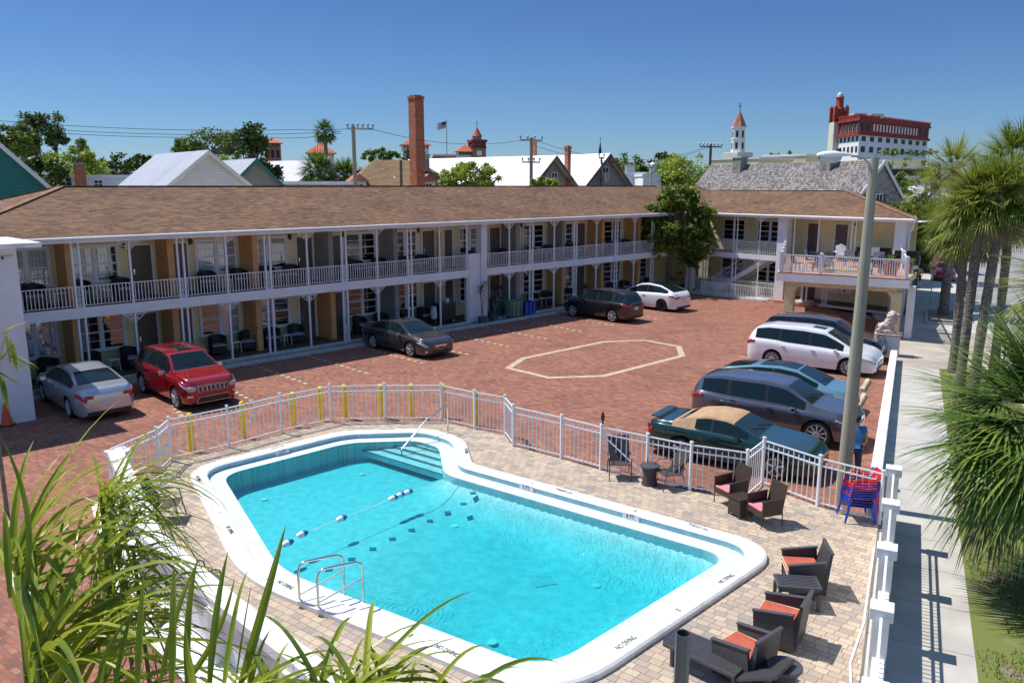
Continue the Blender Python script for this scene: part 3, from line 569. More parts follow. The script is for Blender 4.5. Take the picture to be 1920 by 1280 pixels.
# water: thin rippled surface over an absorbing body
def waterf(nt, b):
    L = nt.links.new; out = nt.nodes['Material Output']
    tr = N(nt,'ShaderNodeBsdfTransparent'); gl = N(nt,'ShaderNodeBsdfGlossy',i_Roughness=.03); rf = N(nt,'ShaderNodeBsdfRefraction',i_Roughness=0.0,i_IOR=1.33)
    g = N(nt,'ShaderNodeNewGeometry'); n1 = N(nt,'ShaderNodeTexNoise',i_Scale=11.0,i_Detail=4,i_Distortion=.8); L(g.outputs['Position'], n1.inputs['Vector'])
    n2 = N(nt,'ShaderNodeTexNoise',i_Scale=2.0,i_Detail=2); L(g.outputs['Position'], n2.inputs['Vector'])
    wv = N(nt,'ShaderNodeTexWave',wave_type='RINGS',rings_direction='SPHERICAL',i_Scale=3.4,i_Distortion=3.0,i_Detail=2); 
    mp = N(nt,'ShaderNodeMapping'); rp = G(720,1072,0); mp.inputs['Location'].default_value = (-rp.x,-rp.y,0); L(g.outputs['Position'], mp.inputs[0]); L(mp.outputs[0], wv.inputs[0])
    ln = N(nt,'ShaderNodeVectorMath',operation='LENGTH'); L(mp.outputs[0], ln.inputs[0])
    fo = N(nt,'ShaderNodeMapRange',i_1=.2,i_2=1.6,i_3=.28,i_4=0.0); L(ln.outputs['Value'], fo.inputs[0])
    mu = N(nt,'ShaderNodeMath',operation='MULTIPLY'); L(wv.outputs['Fac'], mu.inputs[0]); L(fo.outputs[0], mu.inputs[1])
    a1 = N(nt,'ShaderNodeMath',operation='ADD'); L(n1.outputs['Fac'], a1.inputs[0]); L(n2.outputs['Fac'], a1.inputs[1]); n3 = N(nt,'ShaderNodeTexNoise',i_Scale=26.0,i_Detail=3,i_Distortion=.4); L(g.outputs['Position'], n3.inputs['Vector'])
    h3 = N(nt,'ShaderNodeMath',operation='MULTIPLY',i_1=.45); L(n3.outputs['Fac'], h3.inputs[0]); a3 = N(nt,'ShaderNodeMath',operation='ADD'); L(n1.outputs['Fac'], a3.inputs[0]); L(h3.outputs[0], a3.inputs[1])
    dp_ = N(nt,'ShaderNodeVectorMath',operation='DOT_PRODUCT'); dp_.inputs[1].default_value = (bn.x,bn.y,0); L(g.outputs['Position'], dp_.inputs[0])
    nb = N(nt,'ShaderNodeTexNoise',i_Scale=.35,i_Detail=2); L(g.outputs['Position'], nb.inputs['Vector'])
    mk = N(nt,'ShaderNodeMapRange',i_1=ba.dot(bn)-2.2,i_2=ba.dot(bn)+2.0,i_3=.12,i_4=1.0); L(dp_.outputs['Value'], mk.inputs[0])
    nbr = N(nt,'ShaderNodeMapRange',i_1=.35,i_2=.65,i_3=.45,i_4=1.0); L(nb.outputs['Fac'], nbr.inputs[0])
    mk2 = N(nt,'ShaderNodeMath',operation='MULTIPLY'); L(mk.outputs[0], mk2.inputs[0]); L(nbr.outputs[0], mk2.inputs[1])
    m3 = N(nt,'ShaderNodeMath',operation='MULTIPLY'); L(a3.outputs[0], m3.inputs[0]); L(mk2.outputs[0], m3.inputs[1])
    m4 = N(nt,'ShaderNodeMath',operation='ADD'); L(m3.outputs[0], m4.inputs[0]); L(mu.outputs[0], m4.inputs[1])
    a2 = m4
    bp = N(nt,'ShaderNodeBump',i_Strength=.75,i_Distance=.045); L(a2.outputs[0], bp.inputs['Height'])
    L(bp.outputs[0], gl.inputs['Normal'])
    fr = N(nt,'ShaderNodeFresnel',i_IOR=1.33); L(bp.outputs[0], fr.inputs['Normal'])
    mx = N(nt,'ShaderNodeMixShader'); L(fr.outputs[0], mx.inputs[0]); L(tr.outputs[0], mx.inputs[1]); L(gl.outputs[0], mx.inputs[2]); L(mx.outputs[0], out.inputs['Surface'])
    ab = N(nt,'ShaderNodeVolumeAbsorption',i_Density=1.0); ab.inputs['Color'].default_value = (.22,.905,.93,1); ab.inputs['Density'].default_value = 1.35
    L(ab.outputs[0], out.inputs['Volume'])
M_['water'] = mat('pool_water', build=waterf)
wp = inset(water_edge, -.03); m = MB(); m.prism([(p[0],p[1]) for p in wp], -2.2, -.01); o = m.build('water', 'water'); o['kind'] = 'structure'
# rope with floats
rp0, rp1 = G(500,1037,0), G(857,896,0)
ro = empty('float_rope', (rp0+rp1)/2, 0, 'lane rope with blue and white floats lying across the pool', 'pool rope')
m = MB(); pts = []
fl = [G(340+x/3,780+y/3,.0) for x,y in ((600,712),(682,662),(902,575),(1193,460),(1233,443),(1277,427))]
m.tube([rp0]+fl+[rp1], .008, 6); m.build('rope', 'white', ro, origin=ro.location).location = (0,0,0)
for i, p in enumerate(fl):
    e = (fl[-1]-fl[0]).normalized(); M = Matrix.Translation(p-ro.location) @ e.to_track_quat('Z','Y').to_matrix().to_4x4()
    b = MB(); b.lathe([(.02,-.16),(.055,-.12),(.072,-.03),(.072,0)],12); f = b.build('float', 'white', ro, smooth=True, M=M)
    b = MB(); b.lathe([(.072,0),(.068,.06),(.05,.11),(.02,.15)],12); b.build('blue_end', 'bluetile', f, smooth=True)
# ladder
b1, b2 = G(562,1126,CT), G(597.5,1141,CT); wdir = (G(640,1095,0)-G(575,1130,0)); wdir.z = 0; wdir = Vector((.80,.60,0)).normalized()
la = empty('pool_ladder', (b1+b2)/2, 0, 'stainless steel pool ladder on the near edge of the coping', 'ladder')
def rel(ob, p): return Vector(p)-ob.location
for bs in (b1, b2):
    m = MB(); q = rel(la, bs); Z = Vector((0,0,1))
    L_ = .86
    m.tube([q, q+Z*.55, q+Z*.66+wdir*.03, q+Z*.72+wdir*.12, q+Z*.66+wdir*(L_-.12), q+Z*.60+wdir*(L_-.02), q+Z*.5+wdir*L_, q-Z*1.0+wdir*L_], .022, 10)
    m.tube([q+Z*.12, q+Z*.32+wdir*L_], .016, 8)
    m.build('rail', 'steel', la, smooth=True)
    m = MB(); m.lathe([(.055,-.05),(.055,.02),(.03,.03)],14,c=q); m.build('anchor_cup', 'offwhite', la)
for k in range(3):
    m = MB(); z = Vector((0,0,-.10-.28*k)); m.bar(rel(la,b1)+wdir*.86+z-Vector((0,0,.1)), rel(la,b2)+wdir*.86+z-Vector((0,0,.1)), .08, .025); m.build('tread', 'steel', la)
h2 = G(840,811,.05); h1 = G(753,861,-.33)
hr = empty('step_handrail', h2, 0, 'bent stainless steel handrail rising over the pool steps', 'handrail')
m = MB(); d = (h1-h2); d.z = 0
m.tube([Vector((0,0,-.05)), (0,0,.74), Vector((0,0,.82))+d*.02, Vector((0,0,.86))+d*.06, Vector((0,0,.83))+d*.12, Vector((0,0,.62))+d*.45, Vector((0,0,.0))+d*.93, Vector((0,0,-.06))+d*.99, rel(hr,h1)+Vector((0,0,.1)), rel(hr,h1)-Vector((0,0,.08))], .024, 10)
m.build('tube', 'steel', hr, smooth=True)
m = MB(); m.lathe([(.07,0),(.07,.015),(.03,.03)],14,c=rel(hr,h1)); m.build('floor_flange', 'steel', hr)
# ---------- pool fence
fe = empty('pool_fence', FP[8], 0, 'white aluminium picket fence zigzagging between the pool deck and the brick lot', 'fence')
def picket_panel(parent, p, q, h=1.2, gate=False, name='fence_panel'):
    m = MB(); d = (q-p); L_ = d.length; d.normalize(); Z = Vector((0,0,1))
    a, b = p+d*.035, q-d*.035
    for z in (h-.03, h-.20, .10): m.bar(a+Z*z, b+Z*z, .032, .032)
    n = max(2, round(L_/.145))
    for i in range(1, n):
        c = p+d*(L_*i/n); tz = h-.04 if i % 2 else h-.12
        m.bar(c+Z*.05, c+Z*(h-.04 if i%2==0 else h-.10), .02, .02, up=(1,0,0))
    if gate: m.bar(a+Z*(h-.22), b+Z*.12, .03, .03)
    return m.build(name, 'whitemetal', parent)
for i, p in enumerate(FP):
    b = MB(); b.box((0,0,.62),(.06,.06,1.24)); b.box((0,0,1.25),(.075,.075,.03)); b.lathe([(.02,1.265),(.0,1.30)],4)
    o = b.build('fence_post', 'whitemetal', fe); o.location = p-fe.location; o.rotation_euler = (0,0,R(20))
    if i < len(FP)-1:
        g = (i == 11); picket_panel(fe, rel(fe,p), rel(fe,FP[i+1]), gate=g, name='gate' if g else 'fence_panel')
b = MB(); b.tube([(0,0,0),(0,0,.32)],.025,8); b.lathe([(.045,.1),(.05,.2),(.03,.3)],10); o = b.build('gate_latch', 'black', fe); o.location = FP[11]-fe.location+Vector((.03,0,1.26))
lw = empty('fence_return', FP[0], 0, 'white fence return beside the left end wall of the deck', 'fence')
picket_panel(lw, Vector((0,0,0)), Vector((-.45,-1.6,0)))
# yellow bollards outside the fence
bp_ = empty('bollard', (0,0,0), 0, '', 'bollard', 'yellow bollards along the pool fence')
b = MB(); b.tube([(0,0,0),(0,0,1.05)],.082,14); b.lathe([(.082,1.05),(.088,1.07),(.06,1.13),(.0,1.15)],14); b.build('tube', 'bolyellow', bp_, smooth=True)
b = MB()
for z in (.62,.70,.98): b.lathe([(.085,z),(.085,z+.012)],14)
b.build('band', 'terracotta', bp_)
for i, (x, y) in enumerate([(366,847),(462,822),(555,802),(606,790),(650,786),(717,785),(774,784),(833,785),(892,800)]):
    p = G(x,y,0); n = (p-Vector((-.5,17.5,0))).normalized(); place(bp_, p+n*.12, i*.7, ['yellow bollard outside the pool fence nearest the left corner','yellow bollard outside the fence, second from the left corner','yellow bollard outside the fence, third from the left corner','yellow bollard just left of the first fence bend','yellow bollard just right of the first fence bend','yellow bollard behind the fence, left of the pool steps','yellow bollard behind the fence above the pool steps','yellow bollard behind the fence at the handrail corner','rightmost yellow bollard, mostly behind a fence post'][i])
# ---------- street wall with pillars and rails
swl = empty('street_wall', TR(27,-.3), 0, 'long low white wall between the brick lot and the sidewalk', 'wall')
m = MB(); m.prism([rel(swl,TR(19.2,-.47)),rel(swl,TR(38.0,-.47)),rel(swl,TR(38.0,-.2)),rel(swl,TR(19.2,-.2))], -.2, .42)
m.build('wall_body', 'offwhite', swl, bevel=.015)
pw = empty('pillar_wall', TR(13,-.1), 0, 'white wall with capped pillars and pipe rails beside the sidewalk', 'wall')
m = MB(); m.prism([rel(pw,TR(3,-.02)),rel(pw,TR(19.2,-.02)),rel(pw,TR(19.2,.14)),rel(pw,TR(3,.14))], -.2, .95); m.build('wall_body', 'offwhite', pw)
pil = [17.75,15.68,13.6,11.5,9.45,7.4,5.3]
for i, t in enumerate(pil):
    M = Matrix.Translation(rel(pw,TR(t,.05))) @ Matrix.Rotation(R(63.5),4,'Z')
    b = MB(); b.b2(-.11,.11,-.11,.11,-.2,1.53); o = b.build('pillar', 'offwhite', pw, M=M)
    b = MB(); b.b2(-.155,.155,-.155,.155,1.53,1.7); b.build('cap', 'offwhite', o, bevel=.01)
    if i < len(pil)-1:
        m = MB(); a, c = rel(pw,TR(t-.11,.05)), rel(pw,TR(pil[i+1]+.11,.05)); Z = Vector((0,0,1))
        for z in (1.62,1.42): m.bar(a+Z*(z-.05), c+Z*(z-.05), .035,.035)
        n = 15
        for k in range(1,n): q = a+(c-a)*k/n; m.bar(q+Z*.95, q+Z*1.57, .016,.016, up=(1,0,0))
        m.build('railing', 'whitemetal', pw)
m = MB(); m.tube([rel(pw,TR(17.3,-.18,.06)), rel(pw,TR(14,-.2,.06)), rel(pw,TR(12.6,-.32,.06)), rel(pw,TR(11.2,-.2,.08)), rel(pw,TR(9,-.26,.06))], .02, 6); m.build('conduit', 'offwhite', pw)
# ---------- left wall
wl = empty('deck_wall', (-6.4,13.2,0), 0, 'thick white capped wall running diagonally along the left of the deck', 'wall')
lp = [(-1.2,8.0),(-2.75,9.62),(-4.35,11.2),(-6.45,13.45),(-7.9,15.75),(-9.45,18.2)]
for i in range(len(lp)-1):
    a, b_ = Vector((*lp[i],0)), Vector((*lp[i+1],0)); d = (b_-a).normalized(); n = Vector((-d.y,d.x,0))
    M = Matrix.Translation(rel(wl,a)) @ Matrix.Rotation(math.atan2(d.y,d.x),4,'Z'); L_ = (b_-a).length
    m = MB(); m.b2(0,L_,-.09,.09,-.3,1.12); o = m.build('wall_panel', 'offwhite', wl, M=M)
    m = MB(); m.b2(-.0,L_-.01,-.17,.17,1.121,1.29); m.build('cap', 'offwhite', o, bevel=.012)
    m = MB(); m.b2(-.02,.28,.085,.24,-.3,1.12); m.build('pilaster', 'offwhite', o)
    m = MB(); m.ext([(0,.09,-.3),(0,.62,-.3),(0,.62,.0),(0,.20,.28),(0,.09,.28)], (L_,0,0)); m.build('footing', 'offwhite', o)
bl = MB(); bl.b2(-.2,.2,-.2,.2,0,.98); bl.b2(-.25,.25,-.25,.25,.982,1.12); o = bl.build('wall_pier', 'offwhite', bevel=.01); o.location = (-9.6,18.65,0); o.rotation_euler = (0,0,.9)
tag(o, 'square white pier ending the left deck wall beside the fence', 'pier')
# ---------- motel
MO = SN(28,-32.3); mt = empty('motel_building', MO, A, 'long two storey yellow motel with brown shingle roof, white balconies and terrace', 'building')
# local frame: X along the wing (s-28), Y into the building, Z up
X_ = lambda s: s-28
def mp(m, name, mats, parent=None, **k): return m.build(name, mats, parent or mt, **k)
EV = 5.40; RZ = 7.42
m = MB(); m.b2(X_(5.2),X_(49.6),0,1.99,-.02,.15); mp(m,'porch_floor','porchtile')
m = MB(); m.b2(X_(5.2),X_(49.0),-.04,-.001,.0,.152); mp(m,'porch_edge','white')
m = MB(); m.b2(X_(5.2),X_(49.6),.02,1.99,2.62,2.96); m.b2(X_(5.2),X_(49.0),-.02,.02,2.58,2.98); mp(m,'balcony_slab','white')
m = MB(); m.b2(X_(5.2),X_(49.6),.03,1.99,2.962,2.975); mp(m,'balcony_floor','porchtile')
m = MB(); m.b2(X_(5.2),X_(55),2.0,11.6,-.1,EV); mp(m,'wall','yellowwall')
# roof main wing (hip left end), soffit and fascia
rx0 = 5.0; ry = 5.9
def roofquad(m, pts): m.quad(*pts)
m = MB(); e0, e1 = -.32, 12.1
xl, xr = X_(4.9), X_(55.6); xrl = X_(10.95); xrr = X_(54.2); zt = EV+.20
m.quad((xl,e0,zt),(X_(50.2),e0,zt),(xrr,ry,RZ),(xrl,ry,RZ)); m.quad((xl,e1,zt),(xl,e0,zt),(xrl,ry,RZ)); m.quad((xr+5,e1,zt),(xl,e1,zt),(xrl,ry,RZ),(xrr+5,ry,RZ))
m.quad((xrr,ry,RZ),(X_(50.2),e0,zt),(xr+5,e0,zt),(xr+5,ry,RZ))
mp(m,'roof','roof')
m = MB(); m.bar((xl,e0,zt+.01),(xrl,ry,RZ+.02),.3,.03); m.bar((xl,e1,zt+.01),(xrl,ry,RZ+.02),.3,.03); m.bar((xrl,ry,RZ+.02),(xrr,ry,RZ+.02),.28,.03); mp(m,'ridge_cap','ridge')
m = MB(); m.b2(xl,X_(49.9),e0-.02,e0+.01,EV,zt+.01); m.b2(xl-.02,xl+.01,e0+.012,e1,EV,zt+.01); mp(m,'fascia','white')
m = MB(); m.tube([(xl,e0-.07,zt-.05),(X_(49.7),e0-.07,zt-.05)],.055,8); mp(m,'gutter','white')
m = MB(); m.b2(xl,X_(50),e0+.012,2.0,EV,EV+.03); mp(m,'soffit','offwhite')
# partitions
FINS = [(9.45,'o','o'),(13.25,'o','o'),(16.95,'o','o'),(20.8,'g','o'),(24.6,'g','g'),(28.35,'w','w'),(33.4,'g','g'),(37.45,'g','o'),(41.35,'o','o'),(45.35,'o','o')]
FM = {'o':'orangewall','g':'greywall','w':'yellowpaint'}
for s, u, l in FINS:
    for z0, z1, c in ((.15,2.62,l),(2.975,EV,u)):
        m = MB(); m.b2(-.13,.13,.75 if c != 'w' else 1.5,1.999,z0,z1); o = mp(m,'partition_wall',FM[c]); o.location = (X_(s),0,0)
# windows
def window_kind(w, h, left, right, nm):
    """frame in local coords: x centre, y=0 wall plane, -y outwards"""
    f = MB(); fr = .09
    f.b2(-w/2-fr,w/2+fr,-.07,0,h,h+fr); f.b2(-w/2-fr-.05,w/2+fr+.05,-.12,0,-.09,0); f.b2(-w/2-fr,-w/2,-.07,0,0,h); f.b2(w/2,w/2+fr,-.07,0,0,h)
    two = w > 1.3
    if two: f.b2(-.06,.06,-.068,0,0,h)
    halves = [(-w/2,-.06),(.06,w/2)] if two else [(-w/2,w/2)]
    for a, b in halves:
        for z in (h*.25,h*.5,h*.75): f.b2(a,b,-.045,-.012,z-(.03 if z==h*.5 else .012),z+(.03 if z==h*.5 else .012))
        f.b2(a,a+.035,-.05,-.01,0,h); f.b2(b-.035,b,-.05,-.01,0,h); f.b2(a+.035,b-.035,-.05,-.01,0,.04); f.b2(a+.035,b-.035,-.05,-.01,h-.04,h)
    cu = MB(); pn = MB(); dk_ = MB()
    for (a, b), k in zip(halves, (left, right)):
        pn.b2(a,b,-.032,-.028,.0,h); dk_.b2(a,b,-.004,0.0,0,h)
        if k == 'D': continue
        x0, x1 = (a, b) if k == 'C' else ((a, a+(b-a)*.55) if k == 'L' else (a+(b-a)*.45, b))
        n = 14; vs = []; 
        for i in range(n*2+1):
            x = x0+(x1-x0)*i/(2*n); y = -.012-(.008 if i % 2 else 0); vs += [(x,y,0.0),(x,y,h)]
        cu.add(vs, [(2*i,2*i+2,2*i+3,2*i+1) for i in range(2*n)])
    return f, pn, cu, dk_
WK = {}
def put_window(parent, x, y, z, w, h, l, r, M=None, rz=0):
    key = (round(w,2), round(h,2), l, r)
    if key not in WK:
        f, pn, cu, dk_ = window_kind(w,h,l,r,'')
        fo = f.build('window','white',parent); p = pn.build('pane','pane',fo); d = dk_.build('room_backing','interior',fo)
        if cu.v: c = cu.build('curtain','curtain',fo)
        WK[key] = fo; o = fo
    else: o = copy_tree(WK[key], parent)
    o.location = (x,y,z); o.rotation_euler = (0,0,rz); return o
DK = {}
def put_door(parent, x, y, z, rz=0, m='door'):
    if m not in DK:
        b = MB(); b.b2(-.40,.40,-.035,0,.0,2.05)
        for a, c in ((-.31,-.04),(.04,.31)):
            for z0, z1 in ((.15,.75),(.85,1.45),(1.55,1.92)): b.b2(a,c,-.045,-.036,z0,z1)
        o = b.build('door', m, parent)
        b = MB(); b.b2(-.50,-.41,-.07,0,0,2.14); b.b2(.41,.50,-.07,0,0,2.14); b.b2(-.41,.41,-.07,0,2.06,2.14); b.build('door_frame','white',o)
        b = MB(); b.box((-.32,-.06,1.0),(.045,.05,.2)); b.tube([(-.32,-.09,.98),(-.21,-.09,.98)],.012,6); b.build('handle','chrome',o)
        DK[m] = o
    else: o = copy_tree(DK[m], parent)
    o.location = (x,y,z); o.rotation_euler = (0,0,rz); return o
UP, LO = 2.975, .15
WIN = [(8.3,1.5,'C','C','C','C'),(10.7,1.72,'C','L','L','D'),(15.72,1.75,'C','C','D','C'),(18.3,1.6,'C','D','C','D'),(23.3,1.72,'D','C','C','C'),(26.1,1.5,'L','D','D','D'),(30.7,1.5,'D','D','D','D'),(36.0,1.75,'D','C','D','C'),(38.95,1.4,'D','D','D','D'),(43.85,1.8,'L','C','L','C'),(47.1,1.6,'D','D','D','D')]
for s, w, a, b, c, d in WIN:
    put_window(mt, X_(s), 1.999, UP+.72, w, 1.38, a, b); put_window(mt, X_(s), 1.999, LO+.80, w, 1.4, c, d)
for s in (12.5,14.0,20.1,21.8,27.7,29.0,32.7,34.35,40.5,42.2,46.1-.0):
    if s > 45.9: continue
    put_door(mt, X_(s), 1.999, UP); put_door(mt, X_(s), 1.999, LO)
for s in (11.85,14.6,19.35,22.25,27.0,34.9,37.95+.1):
    b = MB(); b.b2(-.07,.07,-.12,0,0,.15); b.b2(-.05,.05,-.11,-.02,-.1,-.001); o = mp(b,'wall_lamp','black'); o.location = (X_(s),2.0,5.05)
# balcony posts / railings / brackets
DBL = [9.47,13.35,17.15,21.05,24.92,33.82,37.75,41.84,45.88]; SGL = [11.39,15.26,19.1,22.93,26.9,28.81,32.02,35.81,39.8,43.8]
def post_at(x, z0, z1, y=.06): b = MB(); b.b2(-.036,.036,-.036,.036,z0,z1); o = mp(b,'balcony_post','whitemetal'); o.location = (x,y,0); return o
def lattice(h, w=.2):
    b = MB()
    def ring(cx, cz, r, a0=0, a1=6.283, n=10): b.tube([(cx+r*math.cos(a0+(a1-a0)*i/n), 0, cz+r*math.sin(a0+(a1-a0)*i/n)) for i in range(n+1)], .014, 5, cap=False)
    k = max(1, int(h/.2))
    for i in range(k):
        z = h*(i+.5)/k; ring(-.05,z,.045); ring(.05,z,.045); ring(0,z+.05,.035); ring(0,z-.05,.035)
    b.b2(-w/2,w/2,-.01,.01,0,.02); b.b2(-w/2,w/2,-.01,.01,h-.02,h)
    return b
LAT = {}
def put_lattice(parent, x, y, z, h, rz=0):
    k = round(h,2)
    if k not in LAT: LAT[k] = lattice(h).build('lattice_panel','whitemetal',parent); o = LAT[k]
    else: o = copy_tree(LAT[k], parent)
    o.location = (x,y,z); o.rotation_euler = (0,0,rz); return o
BR = []
def put_bracket(parent, x, y, z, rz=0):
    if not BR:
        b = MB()
        for sg in (-1,1):
            b.bar((sg*.02,0,0),(sg*.46,0,0),.022,.022); b.bar((sg*.46,0,-.01),(sg*.03,0,-.36),.022,.022)
            for cx, cz, r in ((.11,-.09,.07),(.25,-.08,.055),(.09,-.22,.05),(.36,-.05,.035)):
                b.tube([(sg*(cx+r*math.cos(i*.8)*(1-i*.07)),0,cz+r*math.sin(i*.8)*(1-i*.07)) for i in range(11)],.014,5,cap=False)
        BR.append(b.build('scroll_bracket','whitemetal',parent)); o = BR[0]
    else: o = copy_tree(BR[0], parent)
    o.location = (x,y,z); o.rotation_euler = (0,0,rz); return o
allp = []
for s in DBL:
    for d in (-.12,.12): post_at(X_(s+d), UP, EV); post_at(X_(s+d), LO, 2.58); allp.append(s+d)
    put_lattice(mt, X_(s), .06, UP, .8)
for s in SGL:
    post_at(X_(s), UP, EV); post_at(X_(s), LO, 2.58)
    if s != 28.81:
        put_bracket(mt, X_(s), .06, EV-.01); put_bracket(mt, X_(s), .06, 2.575)
    allp.append(s)
for s in (21.05,): put_lattice(mt, X_(s), .06, LO, .8)
put_lattice(mt, X_(33.82), .06, LO, .8); put_lattice(mt, X_(37.75), .06, LO, .8); put_lattice(mt, X_(41.84), .06, LO, .6)
def railing(parent, L_, h=.8, sp=.125, M=None, name='railing', zb=0):
    b = MB(); b.b2(0,L_,-.018,.018,h-.03,h); b.b2(0,L_,-.012,.012,.06,.08); n = int(L_/sp)
    for i in range(n):
        x = (i+.5)*L_/n; b.b2(x-.012,x+.012,-.012,.012,.08,h-.03)
    o = b.build(name,'railmetal',parent, M=M); return o
edges = sorted([7.0]+allp+[48.9])
for a, b_ in zip(edges, edges[1:]):
    if b_-a < .5 or (a > 28.7 and b_ < 32.1 and a < 30): continue
    railing(mt, b_-a-.07, M=Matrix.Translation((X_(a)+.035,.06,UP)))
railing(mt, 32.02-30.25, M=Matrix.Translation((X_(30.22),.06,UP)))
m = MB(); m.b2(X_(28.86),X_(30.2),-.06,.34,-.02,2.56); m.b2(X_(28.86),X_(30.2),-.05,.34,2.56,3.82); mp(m,'pilaster','stucco')
m = MB(); m.b2(X_(29.72),X_(30.2),-.048,.34,3.821,EV-.002); mp(m,'column','stucco')
m = MB(); m.tube([(X_(29.9),-.1,EV+.1),(X_(29.75),-.12,EV-.15),(X_(29.75),-.12,.2)],.05,8); mp(m,'downspout','white')
# left end block
m = MB(); m.b2(X_(-6),X_(6.7),-3.7,1.9,-.05,5.55); mp(m,'end_block','stucco')
m = MB(); m.b2(X_(-6.4),X_(7.35),-4.0,.1,5.552,5.70); mp(m,'end_block_roof','offwhite')
m = MB()
for i in range(12): m.tube([(X_(6.3-i*.55),-3.76,5.30),(X_(6.3-i*.55),-3.76,5.22)],.03,6)
m.tube([(X_(6.6),-3.76,5.32),(X_(0),-3.76,5.30)],.008,4); mp(m,'string_lights','black')
# ---------- right wing, own frame (x along the wing toward the street, y into the building)
r0 = Vector((17.4,52.2,0)); rdir = Vector((math.cos(R(-50)), math.sin(R(-50)), 0))
rw = Matrix.Rotation(-A,4,'Z') @ Matrix.Translation(r0-MO) @ Matrix.Rotation(R(-50),4,'Z')
def rp_(m, name, mats, **k): return m.build(name, mats, mt, M=rw.copy(), **k)
def RWM(x, y, z, rz=0): return rw @ Matrix.Translation((x,y,z)) @ Matrix.Rotation(rz,4,'Z')
XE = 8.0   # right end of the wing
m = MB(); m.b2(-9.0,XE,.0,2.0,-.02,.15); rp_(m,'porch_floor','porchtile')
m = MB(); m.b2(-6.5,XE,-.03,-.001,.0,.152); rp_(m,'porch_edge','white')
m = MB(); m.b2(-8.2,XE,.0,2.0,2.6,2.96); rp_(m,'balcony_slab','white')
m = MB(); m.b2(-8.2,XE,.02,2.0,2.962,2.975); rp_(m,'balcony_floor','porchtile')
m = MB(); m.prism([(-7,2.0),(XE-.9,2.0),(XE-5.2,11.5),(-7,11.5)],-.1,EV); m.b2(XE-.9,XE-.35,2.0,2.2,-.1,EV-.001); rp_(m,'wall','yellowwall')
zt2 = EV+.2; e0, e1, ry2 = -.35, 12.0, 5.6; xr = XE+.65; RZ2 = 7.10; xre = 1.3
m = MB(); m.quad((-6.5,e0,zt2),(xr,e0,zt2),(xre,ry2,RZ2),(-9.5,ry2,RZ2)); xk = xr-5.6; m.quad((xr,e0,zt2),(xk,e1,zt2),(xre,ry2,RZ2)); m.quad((xk,e1,zt2),(-9.5,e1,zt2),(-9.5,ry2,RZ2),(xre,ry2,RZ2)); rp_(m,'roof','roof')
m = MB(); m.bar((xr,e0,zt2+.01),(xre,ry2,RZ2+.02),.34,.03); m.bar((-9.0,ry2,RZ2+.02),(xre,ry2,RZ2+.02),.3,.03); m.bar((xk,e1,zt2+.01),(xre,ry2,RZ2+.02),.34,.03); rp_(m,'ridge_cap','ridge')
m = MB(); m.b2(-7.0,xr,e0-.02,e0+.01,EV,zt2+.01); m.ext([(xr-.01,e0+.012,EV),(xr+.02,e0+.012,EV),(xr+.02,e0+.012,zt2+.01),(xr-.01,e0+.012,zt2+.01)],(xk-xr,e1-e0,0)); rp_(m,'fascia','white')
m = MB(); m.b2(-7.0,xr-.012,e0+.012,2.0,EV,EV+.03); rp_(m,'soffit','offwhite')
m = MB(); m.tube([(-6.4,e0-.07,zt2-.05),(xr,e0-.07,zt2-.05)],.055,8); m.tube([(xr-.1,e0-.07,zt2-.08),(XE+.3,.1,EV-.35),(XE+.12,.12,EV-.6),(XE+.12,.12,.1)],.05,8); rp_(m,'gutter','white')
for x, nm in ((.15,'column'),(XE-.30,'column')):
    m = MB(); m.b2(x-.33,x+.33,-.08,.5,-.02,EV); rp_(m,nm,'stucco')
for x, w, l, r in ((-4.9,1.7,'D','C'),(-2.0,1.9,'C','D')):
    o = put_window(mt,0,0,0,w,1.38,l,r); o.matrix_local = RWM(x,1.999,UP+.72)
    o = put_window(mt,0,0,0,w,1.4,l,r); o.matrix_local = RWM(x,1.999,LO+.8)
for x in (1.2,3.1): o = put_door(mt,0,0,0); o.matrix_local = RWM(x,1.999,UP)
for x in (.6,): o = put_door(mt,0,0,0); o.matrix_local = RWM(x+.6,1.999,LO)
o = put_window(mt,0,0,0,1.6,1.4,'C','C'); o.matrix_local = RWM(3.2,1.999,LO+.6)
b = MB(); b.b2(-.07,.07,-.12,0,0,.15); o = b.build('wall_lamp','black',mt); o.matrix_local = RWM(4.0,2.0,5.0)
for x in (-5.75,-3.55,-3.3,-1.55,-6.0): 
    for z0, z1 in ((UP,EV),(LO,2.6)):
        b = MB(); b.b2(-.028,.028,-.028,.028,z0,z1); o = b.build('balcony_post','whitemetal',mt); o.matrix_local = RWM(x,.06,0)
for x in (.95,2.6,4.75,5.0): b = MB(); b.b2(-.028,.028,-.028,.028,UP,EV); o = b.build('balcony_post','whitemetal',mt); o.matrix_local = RWM(x,.06,0)
for x in (3.15,3.45): b = MB(); b.b2(-.03,.03,-.03,.03,LO,2.6); o = b.build('porch_post','whitemetal',mt); o.matrix_local = RWM(x,.06,0)
o = put_lattice(mt,0,0,0,.8); o.matrix_local = RWM(-3.43,.06,UP); o = put_lattice(mt,0,0,0,.8); o.matrix_local = RWM(3.3,.06,LO); o = put_lattice(mt,0,0,0,.6); o.matrix_local = RWM(4.87,.06,UP)
for x in (-5.75,-1.55): 
    o = put_bracket(mt,0,0,0); o.matrix_local = RWM(x,.06,2.59); o = put_bracket(mt,0,0,0); o.matrix_local = RWM(x,.06,EV-.01)
for a, b_ in ((-7.6,-5.8),(-5.7,-3.6),(-3.25,-1.6),(-1.5,-.2)): railing(mt, b_-a, M=RWM(a,.06,UP))
